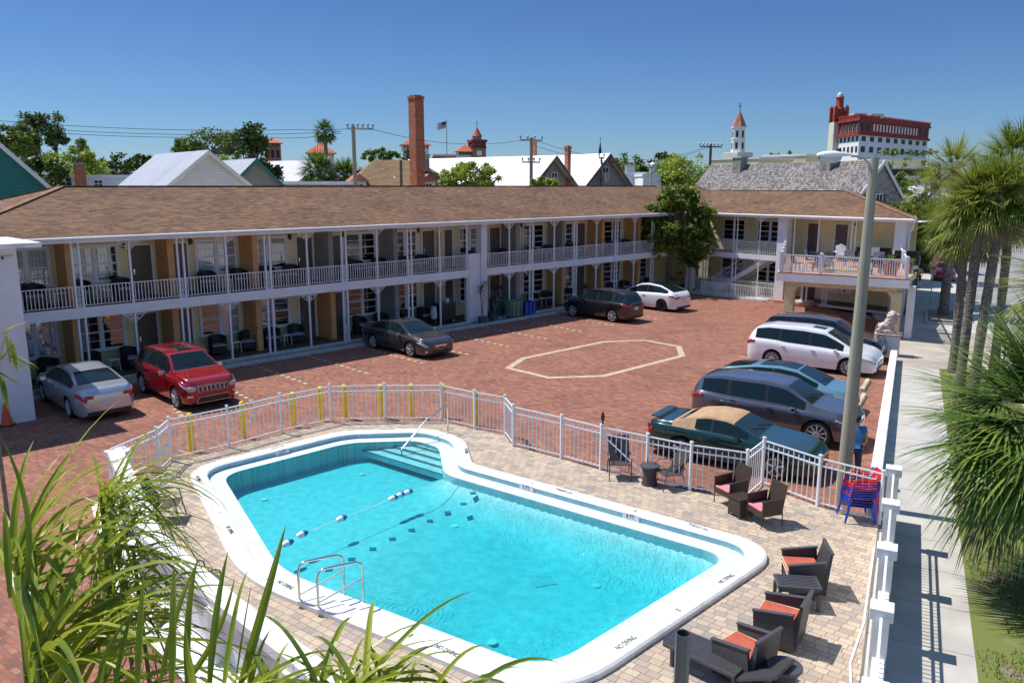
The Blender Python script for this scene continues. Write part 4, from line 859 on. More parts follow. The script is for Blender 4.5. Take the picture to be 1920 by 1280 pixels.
# porch fence at ground level and ramp rail in front of it
for a, b_ in ((-7.4,-6.0),(-5.95,-3.4),(-3.25,-1.6),(-1.5,-.25)): railing(mt, b_-a, .95, M=RWM(a,.06,LO), name='porch_railing')
railing(mt, 3.2, .95, M=RWM(-5.3,-1.1,.0), name='ramp_railing'); railing(mt, 2.6, .95, M=RWM(-2.1,-1.1,.0), name='ramp_railing')
m = MB(); m.b2(-6.5,-.3,-1.15,-.02,-.02,.10); rp_(m,'ramp','kerb'); m = MB(); m.b2(-.3,2.9,-.55,-.02,-.02,.13); rp_(m,'entrance_step','terracotta')
for x in (-6.9,-7.3): m = MB(); m.b2(x-.12,x+.12,-.1,.25,-.02,2.6); rp_(m,'porch_column','white')
# stair behind the rail
m = MB(); n = 15
for i in range(n):
    x = -1.2-i*.27+.0; z = 2.85-i*.18; m.b2(x-.27,x,.55,1.55,z-.18,z)
rp_(m,'stair_treads','kerb')
m = MB(); 
for y in (.5,1.58):
    m.ext([(-1.0,y,2.95),(-1.0,y,2.55),(-5.25,y,-.02),(-5.6,y,.12)], (0,.05,0))
rp_(m,'stair_stringer','white')
m = MB()
for y in (.5,1.6):
    m.bar((-1.2,y,3.8),(-5.5,y,1.05),.03,.04)
    for i in range(26):
        t = i/25; x = -1.2-4.3*t; z = 3.8-2.75*t; m.b2(x-.008,x+.008,y-.008,y+.008,z-.85,z)
rp_(m,'stair_railing','railmetal')
# ---------- terrace over the driveway (its front edge is square to the street)
tc_ = G(1458,511,2.97); fr = G(1704,525,2.97); fd = (fr-tc_).normalized(); bk = Vector((-fd.y, fd.x, 0)); TWd = (fr-tc_).length
tm = Matrix.Rotation(-A,4,'Z') @ Matrix.Translation(Vector((tc_.x,tc_.y,0))-MO) @ Matrix.Rotation(math.atan2(fd.y,fd.x),4,'Z')
def tp(m, name, mats, **k): return m.build(name, mats, mt, M=tm.copy(), **k)
def TM(x, y, z, rz=0): return tm @ Matrix.Translation((x,y,z)) @ Matrix.Rotation(rz,4,'Z')
DY = 11.3; 
poly = [(0,0),(TWd,0),(TWd,4.4),(6.0,10.2),(4.6,DY),(2.2,12.4),(.6,10.5)]
inv = tm.inverted() @ rw
A0 = (inv @ Vector((.3,.02,0))).to_2d(); A1 = (inv @ Vector((XE-.1,.02,0))).to_2d()
poly = [(0,0),(TWd,0),tuple(A1),tuple(A0)]
m = MB(); m.prism(poly, 2.62, 2.96); tp(m,'terrace_slab','offwhite')
m = MB(); m.prism([(x*.985+.05,y+.04 if y<1 else y) for x,y in poly], 2.962, 3.0); tp(m,'terrace_tiles','decktile')
m = MB(); m.b2(.0,TWd+.05,-.05,.02,2.965,3.02); m.quad((TWd+.02,0,2.6),(TWd+.02,0,3.0),(A1[0]+.02,A1[1],3.0),(A1[0]+.02,A1[1],2.6)); tp(m,'tile_edge','terracotta')
m = MB(); m.ext([(-.02,-.08,2.955),(-.02,-.03,2.955),(-.02,-.03,2.5),(-.02,-.02,2.5),(-.02,-.02,2.955)],(0,0,0)) if False else m.b2(-.06,TWd+.06,-.06,-.001,2.55,2.955); tp(m,'terrace_fascia','white')
m = MB(); m.b2(.35,TWd-.5,.25,.65,2.30,2.618); m.b2(.35,.75,.65,A0[1]-.4,2.30,2.618); m.b2(TWd-.9,TWd-.5,.65,A1[1]-.4,2.30,2.618); tp(m,'terrace_beam','yellowpaint')
for x in (.6,TWd-.5):
    m = MB(); m.b2(x-.23,x+.23,.2,.66,.28,2.298); m.ext([(x+(.23 if x<2 else -.23),.22,2.298),(x+(.45 if x<2 else -.45),.22,2.298),(x+(.23 if x<2 else -.23),.22,2.0)],(0,.4,0)); tp(m,'terrace_pier','yellowpaint')
    m = MB(); m.b2(x-.29,x+.29,.14,.72,-.02,.279); tp(m,'pier_base','white')
def terrace_rail(p, q, nposts):
    p = Vector((*p,3.0)); q = Vector((*q,3.0)); L_ = (q-p).length; a = math.atan2((q-p).y,(q-p).x)
    for i in range(nposts+1):
        c = p+(q-p)*i/nposts; b = MB(); b.b2(-.07,.07,-.07,.07,0,1.02); b.b2(-.085,.085,-.085,.085,1.021,1.06); b.lathe([(.06,1.06),(.0,1.12)],4); o = b.build('terrace_post','whitemetal',mt); o.matrix_local = TM(c.x,c.y,3.0,a)
        if i < nposts:
            l = L_/nposts-.14; b = MB(); b.b2(0,l,-.035,.035,.88,.94); b.b2(0,l,-.03,.03,.08,.13); n = int(l/.105)
            for k in range(n): x = (k+.5)*l/n; b.b2(x-.018,x+.018,-.018,.018,.13,.88)
            o = b.build('terrace_railing','whitemetal',mt); d = (q-p).normalized(); c2 = c+d*.07; o.matrix_local = TM(c2.x,c2.y,3.0,a)
terrace_rail((.12,.12),(TWd-.12,.12),3); terrace_rail((.12,.12),(A0[0]+.1,A0[1]-.1),4); terrace_rail((TWd-.12,.12),(A1[0]-.1,A1[1]),2)
m = MB(); m.b2(TWd-.05,TWd+.25,.5,1.0,0,2.6); tp(m,'side_pier','white')
g = MB(); g.b2(-1.0,1.0,.0,.012,0,.9); o = g.build('green_mat','leafred' if False else 'leafmid',mt); o.matrix_local = TM(2.9,1.9,3.012) @ Matrix.Rotation(R(-90),4,'X')
# terrace flagpole pair with stone planter ring
fp = G(1505,573,0); 
pr = empty('stone_planter', fp, 0, 'round stone planter ring around white posts by the entrance', 'planter')
b = MB(); b.lathe([(.62,0),(.68,.1),(.66,.3),(.55,.34),(.45,.26)],20); b.build('ring','lion',pr,smooth=True)
for dx in (-.12,.22): b = MB(); b.tube([(dx,dx*.4,.2),(dx,dx*.4,2.6)],.06,10); b.build('post','white',pr,smooth=True)
# ---------- cars: lofted bodies. profile points run tail (-) to nose (+)
def interp(pts, x):
    if x <= pts[0][0]: return pts[0][1]
    for (a, u), (b, v) in zip(pts, pts[1:]):
        if x <= b:
            t = (x-a)/(b-a) if b > a else 0; return u+(v-u)*t
    return pts[-1][1]
def smooth_interp(pts, x):
    # average of nearby linear samples: rounds profile corners
    return sum(interp(pts, x+d)*w for d, w in ((-.09,.15),(-.045,.22),(0,.26),(.045,.22),(.09,.15)))
CARM = {}
def paint(name, col, rough=.25, metal=.35):
    if name not in CARM: CARM[name] = mat(name, col, rough, metal, .5, Coat_Weight=1.0, Coat_Roughness=.04)
    return CARM[name]
def make_car(name, label, cat, pos, hdg, L_, Wd, H_, wb, top, belt, wind, rearg, side, pillars, body, wr=.34, front_over=None, zb=.2,
             roofcol=None, roofglass=None, rails=False, rimdark=False, nspoke=5, sunroof=None, inset=.30, tail=None, head=None, face='plain', spoiler=None, canvas=False, clad=None, group=None, chromeline=False):
    root = empty(name, pos, hdg, label, cat, group)
    hl = L_/2; hw = Wd/2; fo = front_over if front_over else (L_-wb)*.47; xf = hl-fo; xr_ = xf-wb; Ra = wr+.065
    bodym = paint(*body)
    # stations
    xs = []; k = 9
    for i in range(k): u = 1-math.cos(math.pi/2*(1-i/k)); xs.append(-hl+.45*(1-math.sin(math.pi/2*(1-i/k)) if False else 1-(1-(i/k)**2)**.5 if False else (i/k)**1.8))
    x = -hl+.45
    while x < hl-.45-1e-6: xs.append(x); x += .055
    xs += [hl-.45*((k-i)/k)**1.8 for i in range(k+1)]
    xs = sorted(set(round(v,4) for v in xs)); xs[-1] = hl
    def planw(x):
        u = max(0, (abs(x)-(hl-.62))/.62); e = 1-(1-max(0,1-u**2.4))**1 if False else 1-.30*(1-math.sqrt(max(0,1-u**2.6)))
        u2 = max(0,(abs(x)-wb*.42)/(hl-wb*.42)); return hw*e*(1-.035*u2)
    def rows(x, forlamp=False):
        w = planw(x); zt = smooth_interp(top, x); zs = min(smooth_interp(belt, x), zt-.015); g = zt-zs
        endf = max(0,(abs(x)-(hl-.10))/.10); low = zb+.07*endf
        arch = 0; zl = low
        for xc in (xf, xr_):
            if abs(x-xc) < Ra: zl = max(zl, wr+math.sqrt(Ra*Ra-(x-xc)**2)); arch = 1
        zl = min(zl, zs-.08)
        def ww(z):
            t = (z-zb)/(.55-zb); e = .945+.055*math.sin(min(1,max(0,t))*math.pi/2)
            t2 = max(0,(z-(zs-.16))/.16) if z > zs-.16 else 0
            return w*e-.045*t2*t2
        P = [(0,low)] + [(ww(zl+(zs-zl)*f), zl+(zs-zl)*f) for f in (0,.08,.3,.52,.70,.84,.93,1)]
        we = ww(zs)-.03-inset*min(1,(g/.48))*(.9 if g>.15 else .6)
        wbse = ww(zs)-.02
        if g < .16: we = wbse-.05-.25*g
        def lerp(f): return (wbse+(we-wbse)*f, zs+g*f*.955)
        P += [(wbse, zs+g*.03), lerp(.12), lerp(.86), (we-.005, zs+g*.945), (we-.07*min(1,w/hw+.0), zs+g*.975), (we*.55, zs+g*.995), (0, zt)]
        return P, arch
    NR = 16
    data = [rows(x) for x in xs]
    body_m, glass_m, roof_m = MB(), MB(), MB()
    vid = {}
    vv = []
    for i, x in enumerate(xs):
        for sgn in (1,-1):
            for j, (y, z) in enumerate(data[i][0]): vid[i,sgn,j] = len(vv); vv.append((x, y*sgn, z))
    bf, gf, rf, pf_ = [], [], [], []
    for i in range(len(xs)-1):
        xm = (xs[i]+xs[i+1])/2; arch = data[i][1] and data[i+1][1]
        for sgn in (1,-1):
            for j in range(NR-1):
                if j == 0 and arch: continue
                q = (vid[i,sgn,j], vid[i+1,sgn,j], vid[i+1,sgn,j+1], vid[i,sgn,j+1])
                if sgn < 0: q = q[::-1]
                tgt = bf
                if j == 10 and side[0] < xm < side[1]: tgt = pf_ if (any(a < xm < b for a, b in pillars) and not canvas) else gf
                if canvas and j == 10 and any(a < xm < b for a, b in pillars): tgt = pf_
                if j in (13,14) and (wind[0] < xm < wind[1] or rearg[0] < xm < rearg[1]): tgt = gf
                if j in (11,12,13,14) and wind[0] >= xm >= rearg[1] and roofcol: tgt = rf
                if j in (13,14) and roofglass and roofglass[0] < xm < roofglass[1]: tgt = gf
                if canvas and (j >= 12 or (j >= 9 and xm < side[0]+.04)) and canvas[0] < xm < canvas[1] and tgt is bf: tgt = rf
                tgt.append(q)
    for i in (0, len(xs)-1):
        for j in range(NR-1):
            q = (vid[i,1,j], vid[i,1,j+1], vid[i,-1,j+1], vid[i,-1,j]); bf.append(q if i else q[::-1])
    def sub(fs, nm, m, parent):
        used = sorted({a for f in fs for a in f}); mp_ = {a: b for b, a in enumerate(used)}
        b = MB(); b.v = [vv[a] for a in used]; b.f = [tuple(mp_[a] for a in f) for f in fs]
        # drop degenerate verts
        b.mi = [0]*len(b.f); return b.build(nm, m, parent, smooth=True)
    bo = sub(bf, 'body', bodym, root)
    sub(gf, 'window_glass', 'carglass', root)
    for a, b in pillars:
        for sg in (1,-1):
            fs_ = [f for f in pf_ if a < sum(vv[i][0] for i in f)/4 < b and sum(vv[i][1] for i in f)*sg > 0]
            if fs_: sub(fs_, 'window_pillar', 'black', root)
    if rf: sub(rf, 'convertible_top' if canvas else 'roof_panel', roofcol, root)
    # underbody, seams, wheels
    b = MB(); b.b2(-hl+.12,hl-.12,-hw+.24,hw-.24,zb-.03,zb+.32)
    for xc in (xf,xr_): b.b2(xc-Ra-.02,xc+Ra+.02,-hw+.10,hw-.10,wr+.1 if False else zb+.33,wr+Ra+.05) if False else b.b2(xc-Ra-.02,xc+Ra+.02,-hw+.20,hw-.20,zb,wr+Ra-.02)
    b.build('underbody','black',root)
    def surf(x, j, off=.006, sg=1):
        P, _ = rows(x); j0 = int(j); f = j-j0; a, c = P[j0], P[min(j0+1,NR-1)]
        y, z = a[0]+(c[0]-a[0])*f, a[1]+(c[1]-a[1])*f
        ty, tz = c[0]-a[0], c[1]-a[1]; l = math.hypot(ty,tz) or 1; ny, nz = tz/l, -ty/l
        if ny < 0 and abs(ny) > .3: ny, nz = -ny, -nz
        return Vector((x+(off if x > hl-.3 else (-off if x < -hl+.3 else 0)), sg*(y+ny*off), z+nz*off))
    def patch(x0, x1, j0, j1, m, nm, off=.008, nx=8, nj=4, parent=root, both=True, taper=0):
        for sg in ((1,-1) if both else (1,)):
            b = MB(); vs = []
            for i in range(nx+1):
                x = x0+(x1-x0)*i/nx; tt = (x-x0)/(x1-x0); ja, jb = j0, j1
                if taper > 0: mid = (j0+j1)/2; kk = 1-taper*(1-tt); ja, jb = mid+(j0-mid)*kk, mid+(j1-mid)*kk
                if taper < 0: mid = (j0+j1)/2; kk = 1+taper*tt; ja, jb = mid+(j0-mid)*kk, mid+(j1-mid)*kk
                for k2 in range(nj+1): vs.append(surf(x, ja+(jb-ja)*k2/nj, off, sg))
            b.add(vs, [(i*(nj+1)+k2, (i+1)*(nj+1)+k2, (i+1)*(nj+1)+k2+1, i*(nj+1)+k2+1) for i in range(nx) for k2 in range(nj)])
            # thickness
            o = b.build(nm, m, parent, smooth=True); md = o.modifiers.new('t','SOLIDIFY'); md.thickness = .004; md.offset = 0
    hd = head or (hl-.52, hl-.015, 5.2, 7.3); tl = tail or (-hl+.015, -hl+.42, 5.2, 7.2)
    patch(hd[0],hd[1],hd[2],hd[3],'headlamp','headlight',.010,taper=.45)
    patch(tl[0],tl[1],tl[2],tl[3],'taillamp','taillight',.010,taper=-.3)
    # seams
    def seam(x, j0, j1):
        for sg in (1,-1):
            sm_ = MB(); pts = [surf(x, j0+(j1-j0)*i/8, .001, sg) for i in range(9)]
            for p, q in zip(pts, pts[1:]): sm_.bar(p, q, .008, .006)
            for px_ in [side[1]-.32] + [ (a+b)/2 for a, b in pillars[:1]] + [xr_+Ra+.08 if len(pillars) > 1 else side[0]+.3]: seam(px_, 1.6, 8.6)
    for px_ in [(a+b)/2 for a, b in pillars]:
        for sg in (1,-1):
            p = surf(px_+.16, 6.6, .02, sg); b = MB(); b.box((0,0,0),(.17,.03,.03)); o = b.build('door_handle','chrome' if chromeline else bodym,root); o.location = p
    # mirrors
    for sg in (1,-1):
        b = MB(); p = surf(side[1]-.28, 9.0, .0, sg); b.box((0,sg*.13,.02),(.12,.20,.14)); b.box((0,sg*.03,-.03),(.06,.10,.04)); o = b.build('mirror', 'chrome' if chromeline else bodym, root, bevel=.03); o.location = p
    # wheels
    rim = 'darkalloy' if rimdark else 'alloy'
    for xc in (xf, xr_):
        for sg in (1,-1):
            b = MB(); w2 = .11; prof = [(wr-.09,-w2),(wr-.02,-w2),(wr,-w2+.03),(wr,w2-.03),(wr-.02,w2),(wr-.09,w2)]
            n = 28; vs = [];
            for r, y in prof:
                for kk in range(n): a = 2*math.pi*kk/n; vs.append((r*math.cos(a), y, r*math.sin(a)))
            b.add(vs, [(i*n+kk, i*n+(kk+1)%n, (i+1)*n+(kk+1)%n, (i+1)*n+kk) for i in range(len(prof)-1) for kk in range(n)])
            t = b.build('wheel','rubber',root,smooth=True); t.location = (xc, sg*(hw-.125), wr)
            rr = wr-.085; b = MB(); yo = sg*.085
            vs = []; prof = [(rr+.005,yo+sg*.02),(rr-.025,yo+sg*.022),(rr-.035,yo-sg*.03)]
            for r, y in prof:
                for kk in range(n): a = 2*math.pi*kk/n; vs.append((r*math.cos(a), y, r*math.sin(a)))
            b.add(vs, [(i*n+kk, i*n+(kk+1)%n, (i+1)*n+(kk+1)%n, (i+1)*n+kk) for i in range(len(prof)-1) for kk in range(n)])
            for s_ in range(nspoke):
                a = 2*math.pi*s_/nspoke+.3; d = Vector((math.cos(a),0,math.sin(a))); pw_ = .05 if nspoke > 7 else .085
                b.bar(d*.03+Vector((0,yo+sg*.01,0)), d*(rr-.01)+Vector((0,yo,0)), pw_*.55, .025, up=(0,1,0)) if False else b.bar(d*.03+Vector((0,yo+sg*.012,0)), d*(rr-.01)+Vector((0,yo,0)), pw_*.8, .03, up=(-d.z,0,d.x))
            b.build('rim',rim,t)
            b = MB(); vs = [(0,yo-sg*.05,0)]+[((rr)*math.cos(2*math.pi*kk/n), yo-sg*.05, (rr)*math.sin(2*math.pi*kk/n)) for kk in range(n)]
            b.add(vs, [(0,kk+1,(kk+1)%n+1) for kk in range(n)]); b.build('brake_disc','frameblk',t)
    # faces of the car
    zf = interp(top, hl)
    def cap_pt(y, z, end, off=.012): return Vector(((hl+off)*end, y, z))
    if face == 'seven':
        for i in range(7):
            b = MB(); y = (i-3)*.15; z0, z1 = zf-.25, zf-.03
            b.b2(hl-.02,hl+.02,y-.062,y+.062,z0,z1); o = b.build('grille_slot','alloy',root,bevel=.02)
            b = MB(); b.b2(hl+.005,hl+.026,y-.044,y+.044,z0+.02,z1-.02); b.build('slot_opening','black',o,bevel=.01)
        b = MB(); b.b2(hl-.01,hl+.03,-.52,.52,.33,.50); o = b.build('lower_intake','black',root,bevel=.04)
        b = MB(); b.tube([(hl+.03,-.60,.30),(hl+.035,-.50,.50),(hl+.035,.50,.50),(hl+.03,.60,.30),(hl+.03,-.60,.30)],.012,6); b.build('intake_trim','chrome',root)
        for sg in (1,-1): b = MB(); b.b2(hl-.10,hl-.005,sg*.76-.10,sg*.76+.10,.50,.57); b.build('fog_lamp','chrome',root,bevel=.02)
        for sg in (1,-1): b = MB(); b.b2(hl-.16,hl+.004,sg*.70-.13,sg*.70+.13,zf-.20,zf-.04); b.build('headlight','headlamp',root,bevel=.03)
    elif face == 'beak':
        b = MB(); b.ext([(hl+.02,-.36,zf-.06),(hl+.02,.36,zf-.06),(hl+.02,.30,zf-.14),(hl+.02,0,zf-.30),(hl+.02,-.30,zf-.14)],(-.06,0,0)); o = b.build('grille','chrome',root,bevel=.01)
        b = MB(); b.ext([(hl+.026,-.26,zf-.14),(hl+.026,.26,zf-.14),(hl+.026,.0,zf-.27)],(-.03,0,0)); b.build('grille_opening','black',o)
        b = MB(); b.b2(hl-.02,hl+.012,-.45,.45,.26,.38); b.build('lower_intake','black',root)
        for sg in (1,-1): b = MB(); b.b2(hl-.12,hl-.03,sg*.70-.09,sg*.70+.09,.30,.40); b.build('fog_lamp','chrome',root,bevel=.02)
    else:
        b = MB(); b.b2(hl-.03,hl+.012,-.46,.46,zf-.20,zf-.09); b.build('grille','black',root)
        b = MB(); b.b2(hl-.03,hl+.014,-.55,.55,.28,.40); b.build('lower_intake','black',root)
        b = MB(); b.b2(hl,hl+.018,-.44,.44,zf-.155,zf-.135); b.build('grille_bar','chrome',root)
    b = MB(); b.b2(-hl-.016,-hl+.01,-.17,.17,-.08,.08); o = b.build('licence_plate','plate',root); o.location = (0,0,interp(top,-hl)-.20 if interp(top,-hl) < 1 else .80)
    for sg in (1,-1):
        b = MB(); zt9 = interp(top,-hl+.05); b.b2(-hl-.008,-hl+.14,sg*hw*.62-.13,sg*hw*.62+.13,min(zt9,1.1)-.22,min(zt9,1.1)-.10); b.build('taillight','taillamp',root,bevel=.02)
    b = MB(); b.b2(-hl-.012,-hl+.1,-hw*.72,hw*.72,zb+.04,zb+.15); b.build('rear_bumper_trim','black',root)
    if rails:
        for sg in (1,-1):
            b = MB(); pts = [surf(x, 11.9, .035, sg)+Vector((0,0,.03)) for x in (rearg[1]-.15, rearg[1]+.1, (rearg[1]+wind[0])/2, wind[0]-.15, wind[0]+.05)]
            pts[0].z -= .05; pts[-1].z -= .05; b.tube(pts, .018, 6); b.build('roof_rail','black',root)
    if sunroof:
        x0, x1, yw = sunroof; b = MB(); nx_ = 5
        vs = []
        for i in range(nx_+1):
            x = x0+(x1-x0)*i/nx_; z = smooth_interp(top,x)+.006
            vs += [(x,-yw,z-.012),(x,0,z),(x,yw,z-.012)]
        b.add(vs, [(3*i+k2,3*i+3+k2,3*i+4+k2,3*i+1+k2) for i in range(nx_) for k2 in (0,1)]); o = b.build('sunroof','carglass',root,smooth=True); md = o.modifiers.new('t','SOLIDIFY'); md.thickness = .012
    if spoiler:
        b = MB(); x, z, w_, dz = spoiler; b.b2(x-.16,x+.10,-w_,w_,z+dz,z+dz+.035)
        if dz > .08:
            for sg in (1,-1): b.b2(x-.10,x+.06,sg*(w_-.06)-.03,sg*(w_-.06)+.03,z-.03,z+dz)
        b.build('spoiler',bodym,root,bevel=.012)
    if chromeline:
        b = MB()
        for sg in (1,-1):
            pts = [surf(side[0]+(side[1]-side[0])*i/12, 9.6, .004, sg) for i in range(13)]
            for p, q in zip(pts, pts[1:]): b.bar(p,q,.02,.01)
        b.build('window_trim','chrome',root)
    # wipers
    b = MB()
    for y in (.1,.55): p = Vector((wind[1]-.03,y,smooth_interp(top,wind[1]-.03)+.02)); q = Vector((wind[1]-.22,y-.5,smooth_interp(top,wind[1]-.22)+.015)); b.bar(p,q,.012,.012)
    b.build('wiper','black',root)
    return root
hE = R(-45.1); hW = R(134.9); hR = R(-34.5)
# silver sedan, nose to the porch
make_car('sedan','silver sedan parked nose-in beside the tall white block, its tail in shadow','car', SN(8.44,-29.45), hW, 5.05,1.85,1.50,2.84,
  [(-2.53,.80),(-2.50,.95),(-2.40,1.07),(-1.80,1.13),(-.95,1.42),(-.1,1.50),(.55,1.44),(1.45,1.03),(2.2,.90),(2.45,.78),(2.53,.66)],
  [(-2.53,.70),(-2.40,.96),(-1.2,.99),(.9,.93),(1.6,.88),(2.4,.72),(2.53,.56)], (.55,1.40),(-1.78,-.95),(-1.62,1.15),[(-.35,-.27)],('silver_car_paint',(.50,.52,.56),.28,.6),
  nspoke=5, chromeline=True, tail=(-2.52,-2.1,5.6,7.6))
make_car('suv','glossy red SUV with chrome seven-slot grille parked facing the pool','car', SN(11.4,-28.2), hE, 4.82,1.94,1.76,2.915,
  [(-2.41,1.02),(-2.36,1.20),(-1.95,1.66),(-1.4,1.74),(0,1.76),(.42,1.70),(1.18,1.22),(2.05,1.10),(2.34,1.03),(2.41,.90)],
  [(-2.41,.95),(-2.2,1.14),(0,1.14),(1.2,1.08),(2.0,1.0),(2.41,.80)], (.45,1.15),(-2.33,-1.85),(-2.0,.98),[(-1.15,-1.06),(-.12,-.03)],('red_car_paint',(.30,.003,.008),.22,.2),
  wr=.375, rails=True, sunroof=(-.75,.25,.42), face='seven', chromeline=True, zb=.27, inset=.24, head=(1.88,2.39,5.7,7.1), nspoke=5)
make_car('sedan','dark grey-brown sedan with a pointed chrome grille, half in the roof shadow','car', SN(22.15,-29.15), hE, 4.96,1.88,1.45,2.775,
  [(-2.48,.80),(-2.42,.98),(-2.3,1.05),(-1.75,1.09),(-.95,1.37),(-.2,1.45),(.35,1.41),(1.28,.99),(2.15,.88),(2.42,.76),(2.48,.66)],
  [(-2.48,.72),(-2.3,.95),(-.5,.97),(.9,.90),(1.7,.85),(2.3,.74),(2.48,.58)], (.38,1.25),(-1.72,-.95),(-1.5,1.0),[(-.42,-.35)],('graphite_car_paint',(.055,.052,.052),.24,.4),
  face='beak', sunroof=(-.75,.1,.40), chromeline=True, nspoke=5)
make_car('suv','black boxy SUV parked nose-in beyond the laundry bins','car', SN(35.75,-28.5), hW, 4.71,1.85,1.70,2.857,
  [(-2.35,1.0),(-2.30,1.18),(-1.95,1.58),(-1.5,1.66),(0,1.70),(.45,1.64),(1.15,1.20),(1.98,1.09),(2.28,.99),(2.35,.84)],
  [(-2.35,.95),(-2.2,1.08),(0,1.08),(1.2,1.03),(2.0,.97),(2.35,.76)], (.48,1.12),(-2.28,-1.85),(-2.02,.95),[(-1.45,-1.25),(-.30,-.20)],('black_car_paint',(.012,.012,.014),.2,0),
  wr=.36, rails=True, inset=.22, zb=.25, nspoke=6, tail=(-2.34,-1.95,6.0,7.9))
make_car('crossover','white fastback crossover with dark glass roof and black wheels by the corner tree','car', SN(41.0,-28.85), hW, 4.75,1.92,1.62,2.89,
  [(-2.37,.92),(-2.30,1.10),(-2.15,1.17),(-1.9,1.26),(-1.1,1.53),(-.25,1.62),(.35,1.56),(1.45,1.06),(2.05,.90),(2.30,.76),(2.37,.64)],
  [(-2.37,.84),(-2.15,1.06),(-.5,1.02),(.9,.95),(1.6,.88),(2.3,.70),(2.37,.54)], (.38,1.40),(-2.1,-1.0),(-1.75,1.15),[(-.28,-.20)],('white_car_paint',(.78,.78,.78),.22,0),
  wr=.36, roofglass=(-1.0,.38), rimdark=True, nspoke=5, tail=(-2.36,-1.9,5.9,7.3))
# right hand row
def by_front(px, py, wb, L_, hw, hd, fo=None):
    f = G(px,py,0); d = Vector((math.cos(hd),math.sin(hd),0)); n = Vector((-d.y,d.x,0)); fo = fo if fo else (L_-wb)*.47
    return f + n*(hw-.125) - d*(L_/2-fo)
VANT = [(-2.57,1.00),(-2.50,1.22),(-2.22,1.62),(-1.7,1.72),(-.3,1.74),(.55,1.66),(1.62,1.10),(2.2,.98),(2.48,.86),(2.57,.68)]
VANB = [(-2.57,.95),(-2.4,1.10),(-1.3,1.06),(-.9,1.0),(1.0,.94),(1.8,.90),(2.4,.72),(2.57,.58)]
vp = by_front(1589,704,3.0,5.15,1.0,hR)
make_car('minivan','white minivan parked in the right hand row behind an empty stall','van', vp, hR, 5.15,2.01,1.74,3.0,VANT,VANB,(.60,1.58),(-2.46,-2.1),(-2.2,1.35),[(-1.22,-1.12),(-.02,.06)],('white_van_paint',(.78,.78,.79),.25,0),
  wr=.35, inset=.26, nspoke=10, sunroof=(-.05,.45,.38), tail=(-2.56,-2.2,5.9,7.9), head=(2.0,2.55,5.6,7.4))
dvp = vp + Vector((1.30,2.55,0)) + Vector((math.cos(hR),math.sin(hR),0))*.05
make_car('minivan','dark navy minivan with roof rails parked just beyond the white van','van', dvp, hR, 5.15,2.01,1.74,3.0,VANT,VANB,(.60,1.58),(-2.46,-2.1),(-2.2,1.35),[(-1.22,-1.12),(-.02,.06)],('navy_car_paint',(.015,.022,.045),.2,.4),
  wr=.35, inset=.26, nspoke=10, rails=True, head=(2.0,2.55,5.6,7.4))
hp = by_front(1530,837,2.79,4.89,.965,hR)
make_car('suv','large metallic grey SUV parked between the teal hatchback and the green convertible','car', hp, hR, 4.89,1.93,1.73,2.79,
  [(-2.44,1.02),(-2.38,1.25),(-2.15,1.62),(-1.5,1.71),(-.2,1.73),(.42,1.66),(1.30,1.18),(2.05,1.08),(2.35,.96),(2.44,.80)],
  [(-2.44,.98),(-2.25,1.14),(-1.3,1.08),(0,1.05),(1.2,1.02),(2.0,.96),(2.44,.72)], (.46,1.26),(-2.34,-2.0),(-2.1,1.08),[(-1.28,-1.16),(-.12,-.04)],('metallic_grey_car_paint',(.15,.145,.17),.26,.7),
  wr=.39, inset=.24, zb=.27, nspoke=10, chromeline=True, tail=(-2.43,-1.98,6.0,7.6), head=(1.95,2.42,5.9,7.2))
tp_ = by_front(1594,782,2.7,4.54,.88,hR)
make_car('hatchback','light teal hatchback with dark panoramic roof half hidden behind the grey SUV','car', tp_-Vector((math.cos(hR),math.sin(hR),0))*.85-ET*.30, hR, 4.54,1.78,1.44,2.70,
  [(-2.27,.95),(-2.2,1.13),(-1.9,1.22),(-.9,1.40),(-.1,1.44),(.45,1.38),(1.45,.97),(1.98,.86),(2.20,.74),(2.27,.62)],
  [(-2.27,.85),(-2.0,1.02),(-.5,.98),(.9,.91),(1.6,.85),(2.2,.68),(2.27,.52)], (.48,1.42),(-2.15,-1.1),(-1.7,1.2),[(-.35,-.27)],('teal_car_paint',(.17,.34,.40),.25,.4),
  wr=.32, roofglass=(-.85,.45), nspoke=7)
mp0 = by_front(1453,897,2.57,4.61,.93,hR)
make_car('convertible','dark green convertible with tan canvas top and rear spoiler behind the pool fence','car', mp0, hR, 4.65,1.83,1.36,2.57,
  [(-2.32,.84),(-2.27,.97),(-2.1,1.02),(-1.55,1.05),(-1.05,1.24),(-.55,1.34),(-.05,1.33),(.15,1.28),(.85,.98),(1.75,.88),(2.18,.74),(2.32,.60)],
  [(-2.32,.74),(-2.1,.93),(-.8,.93),(.8,.88),(1.6,.82),(2.15,.68),(2.32,.50)], (.16,.80),(-1.42,-1.2),(-.88,.62),[(-.42,-.37)],('dark_green_car_paint',(.008,.045,.04),.2,.4),
  wr=.335, canvas=(-1.55,.14), roofcol='canvas', nspoke=5, inset=.26, spoiler=(-2.10,1.0,.62,.05), head=(1.95,2.30,5.6,7.0), tail=(-2.31,-2.1,5.0,7.0))
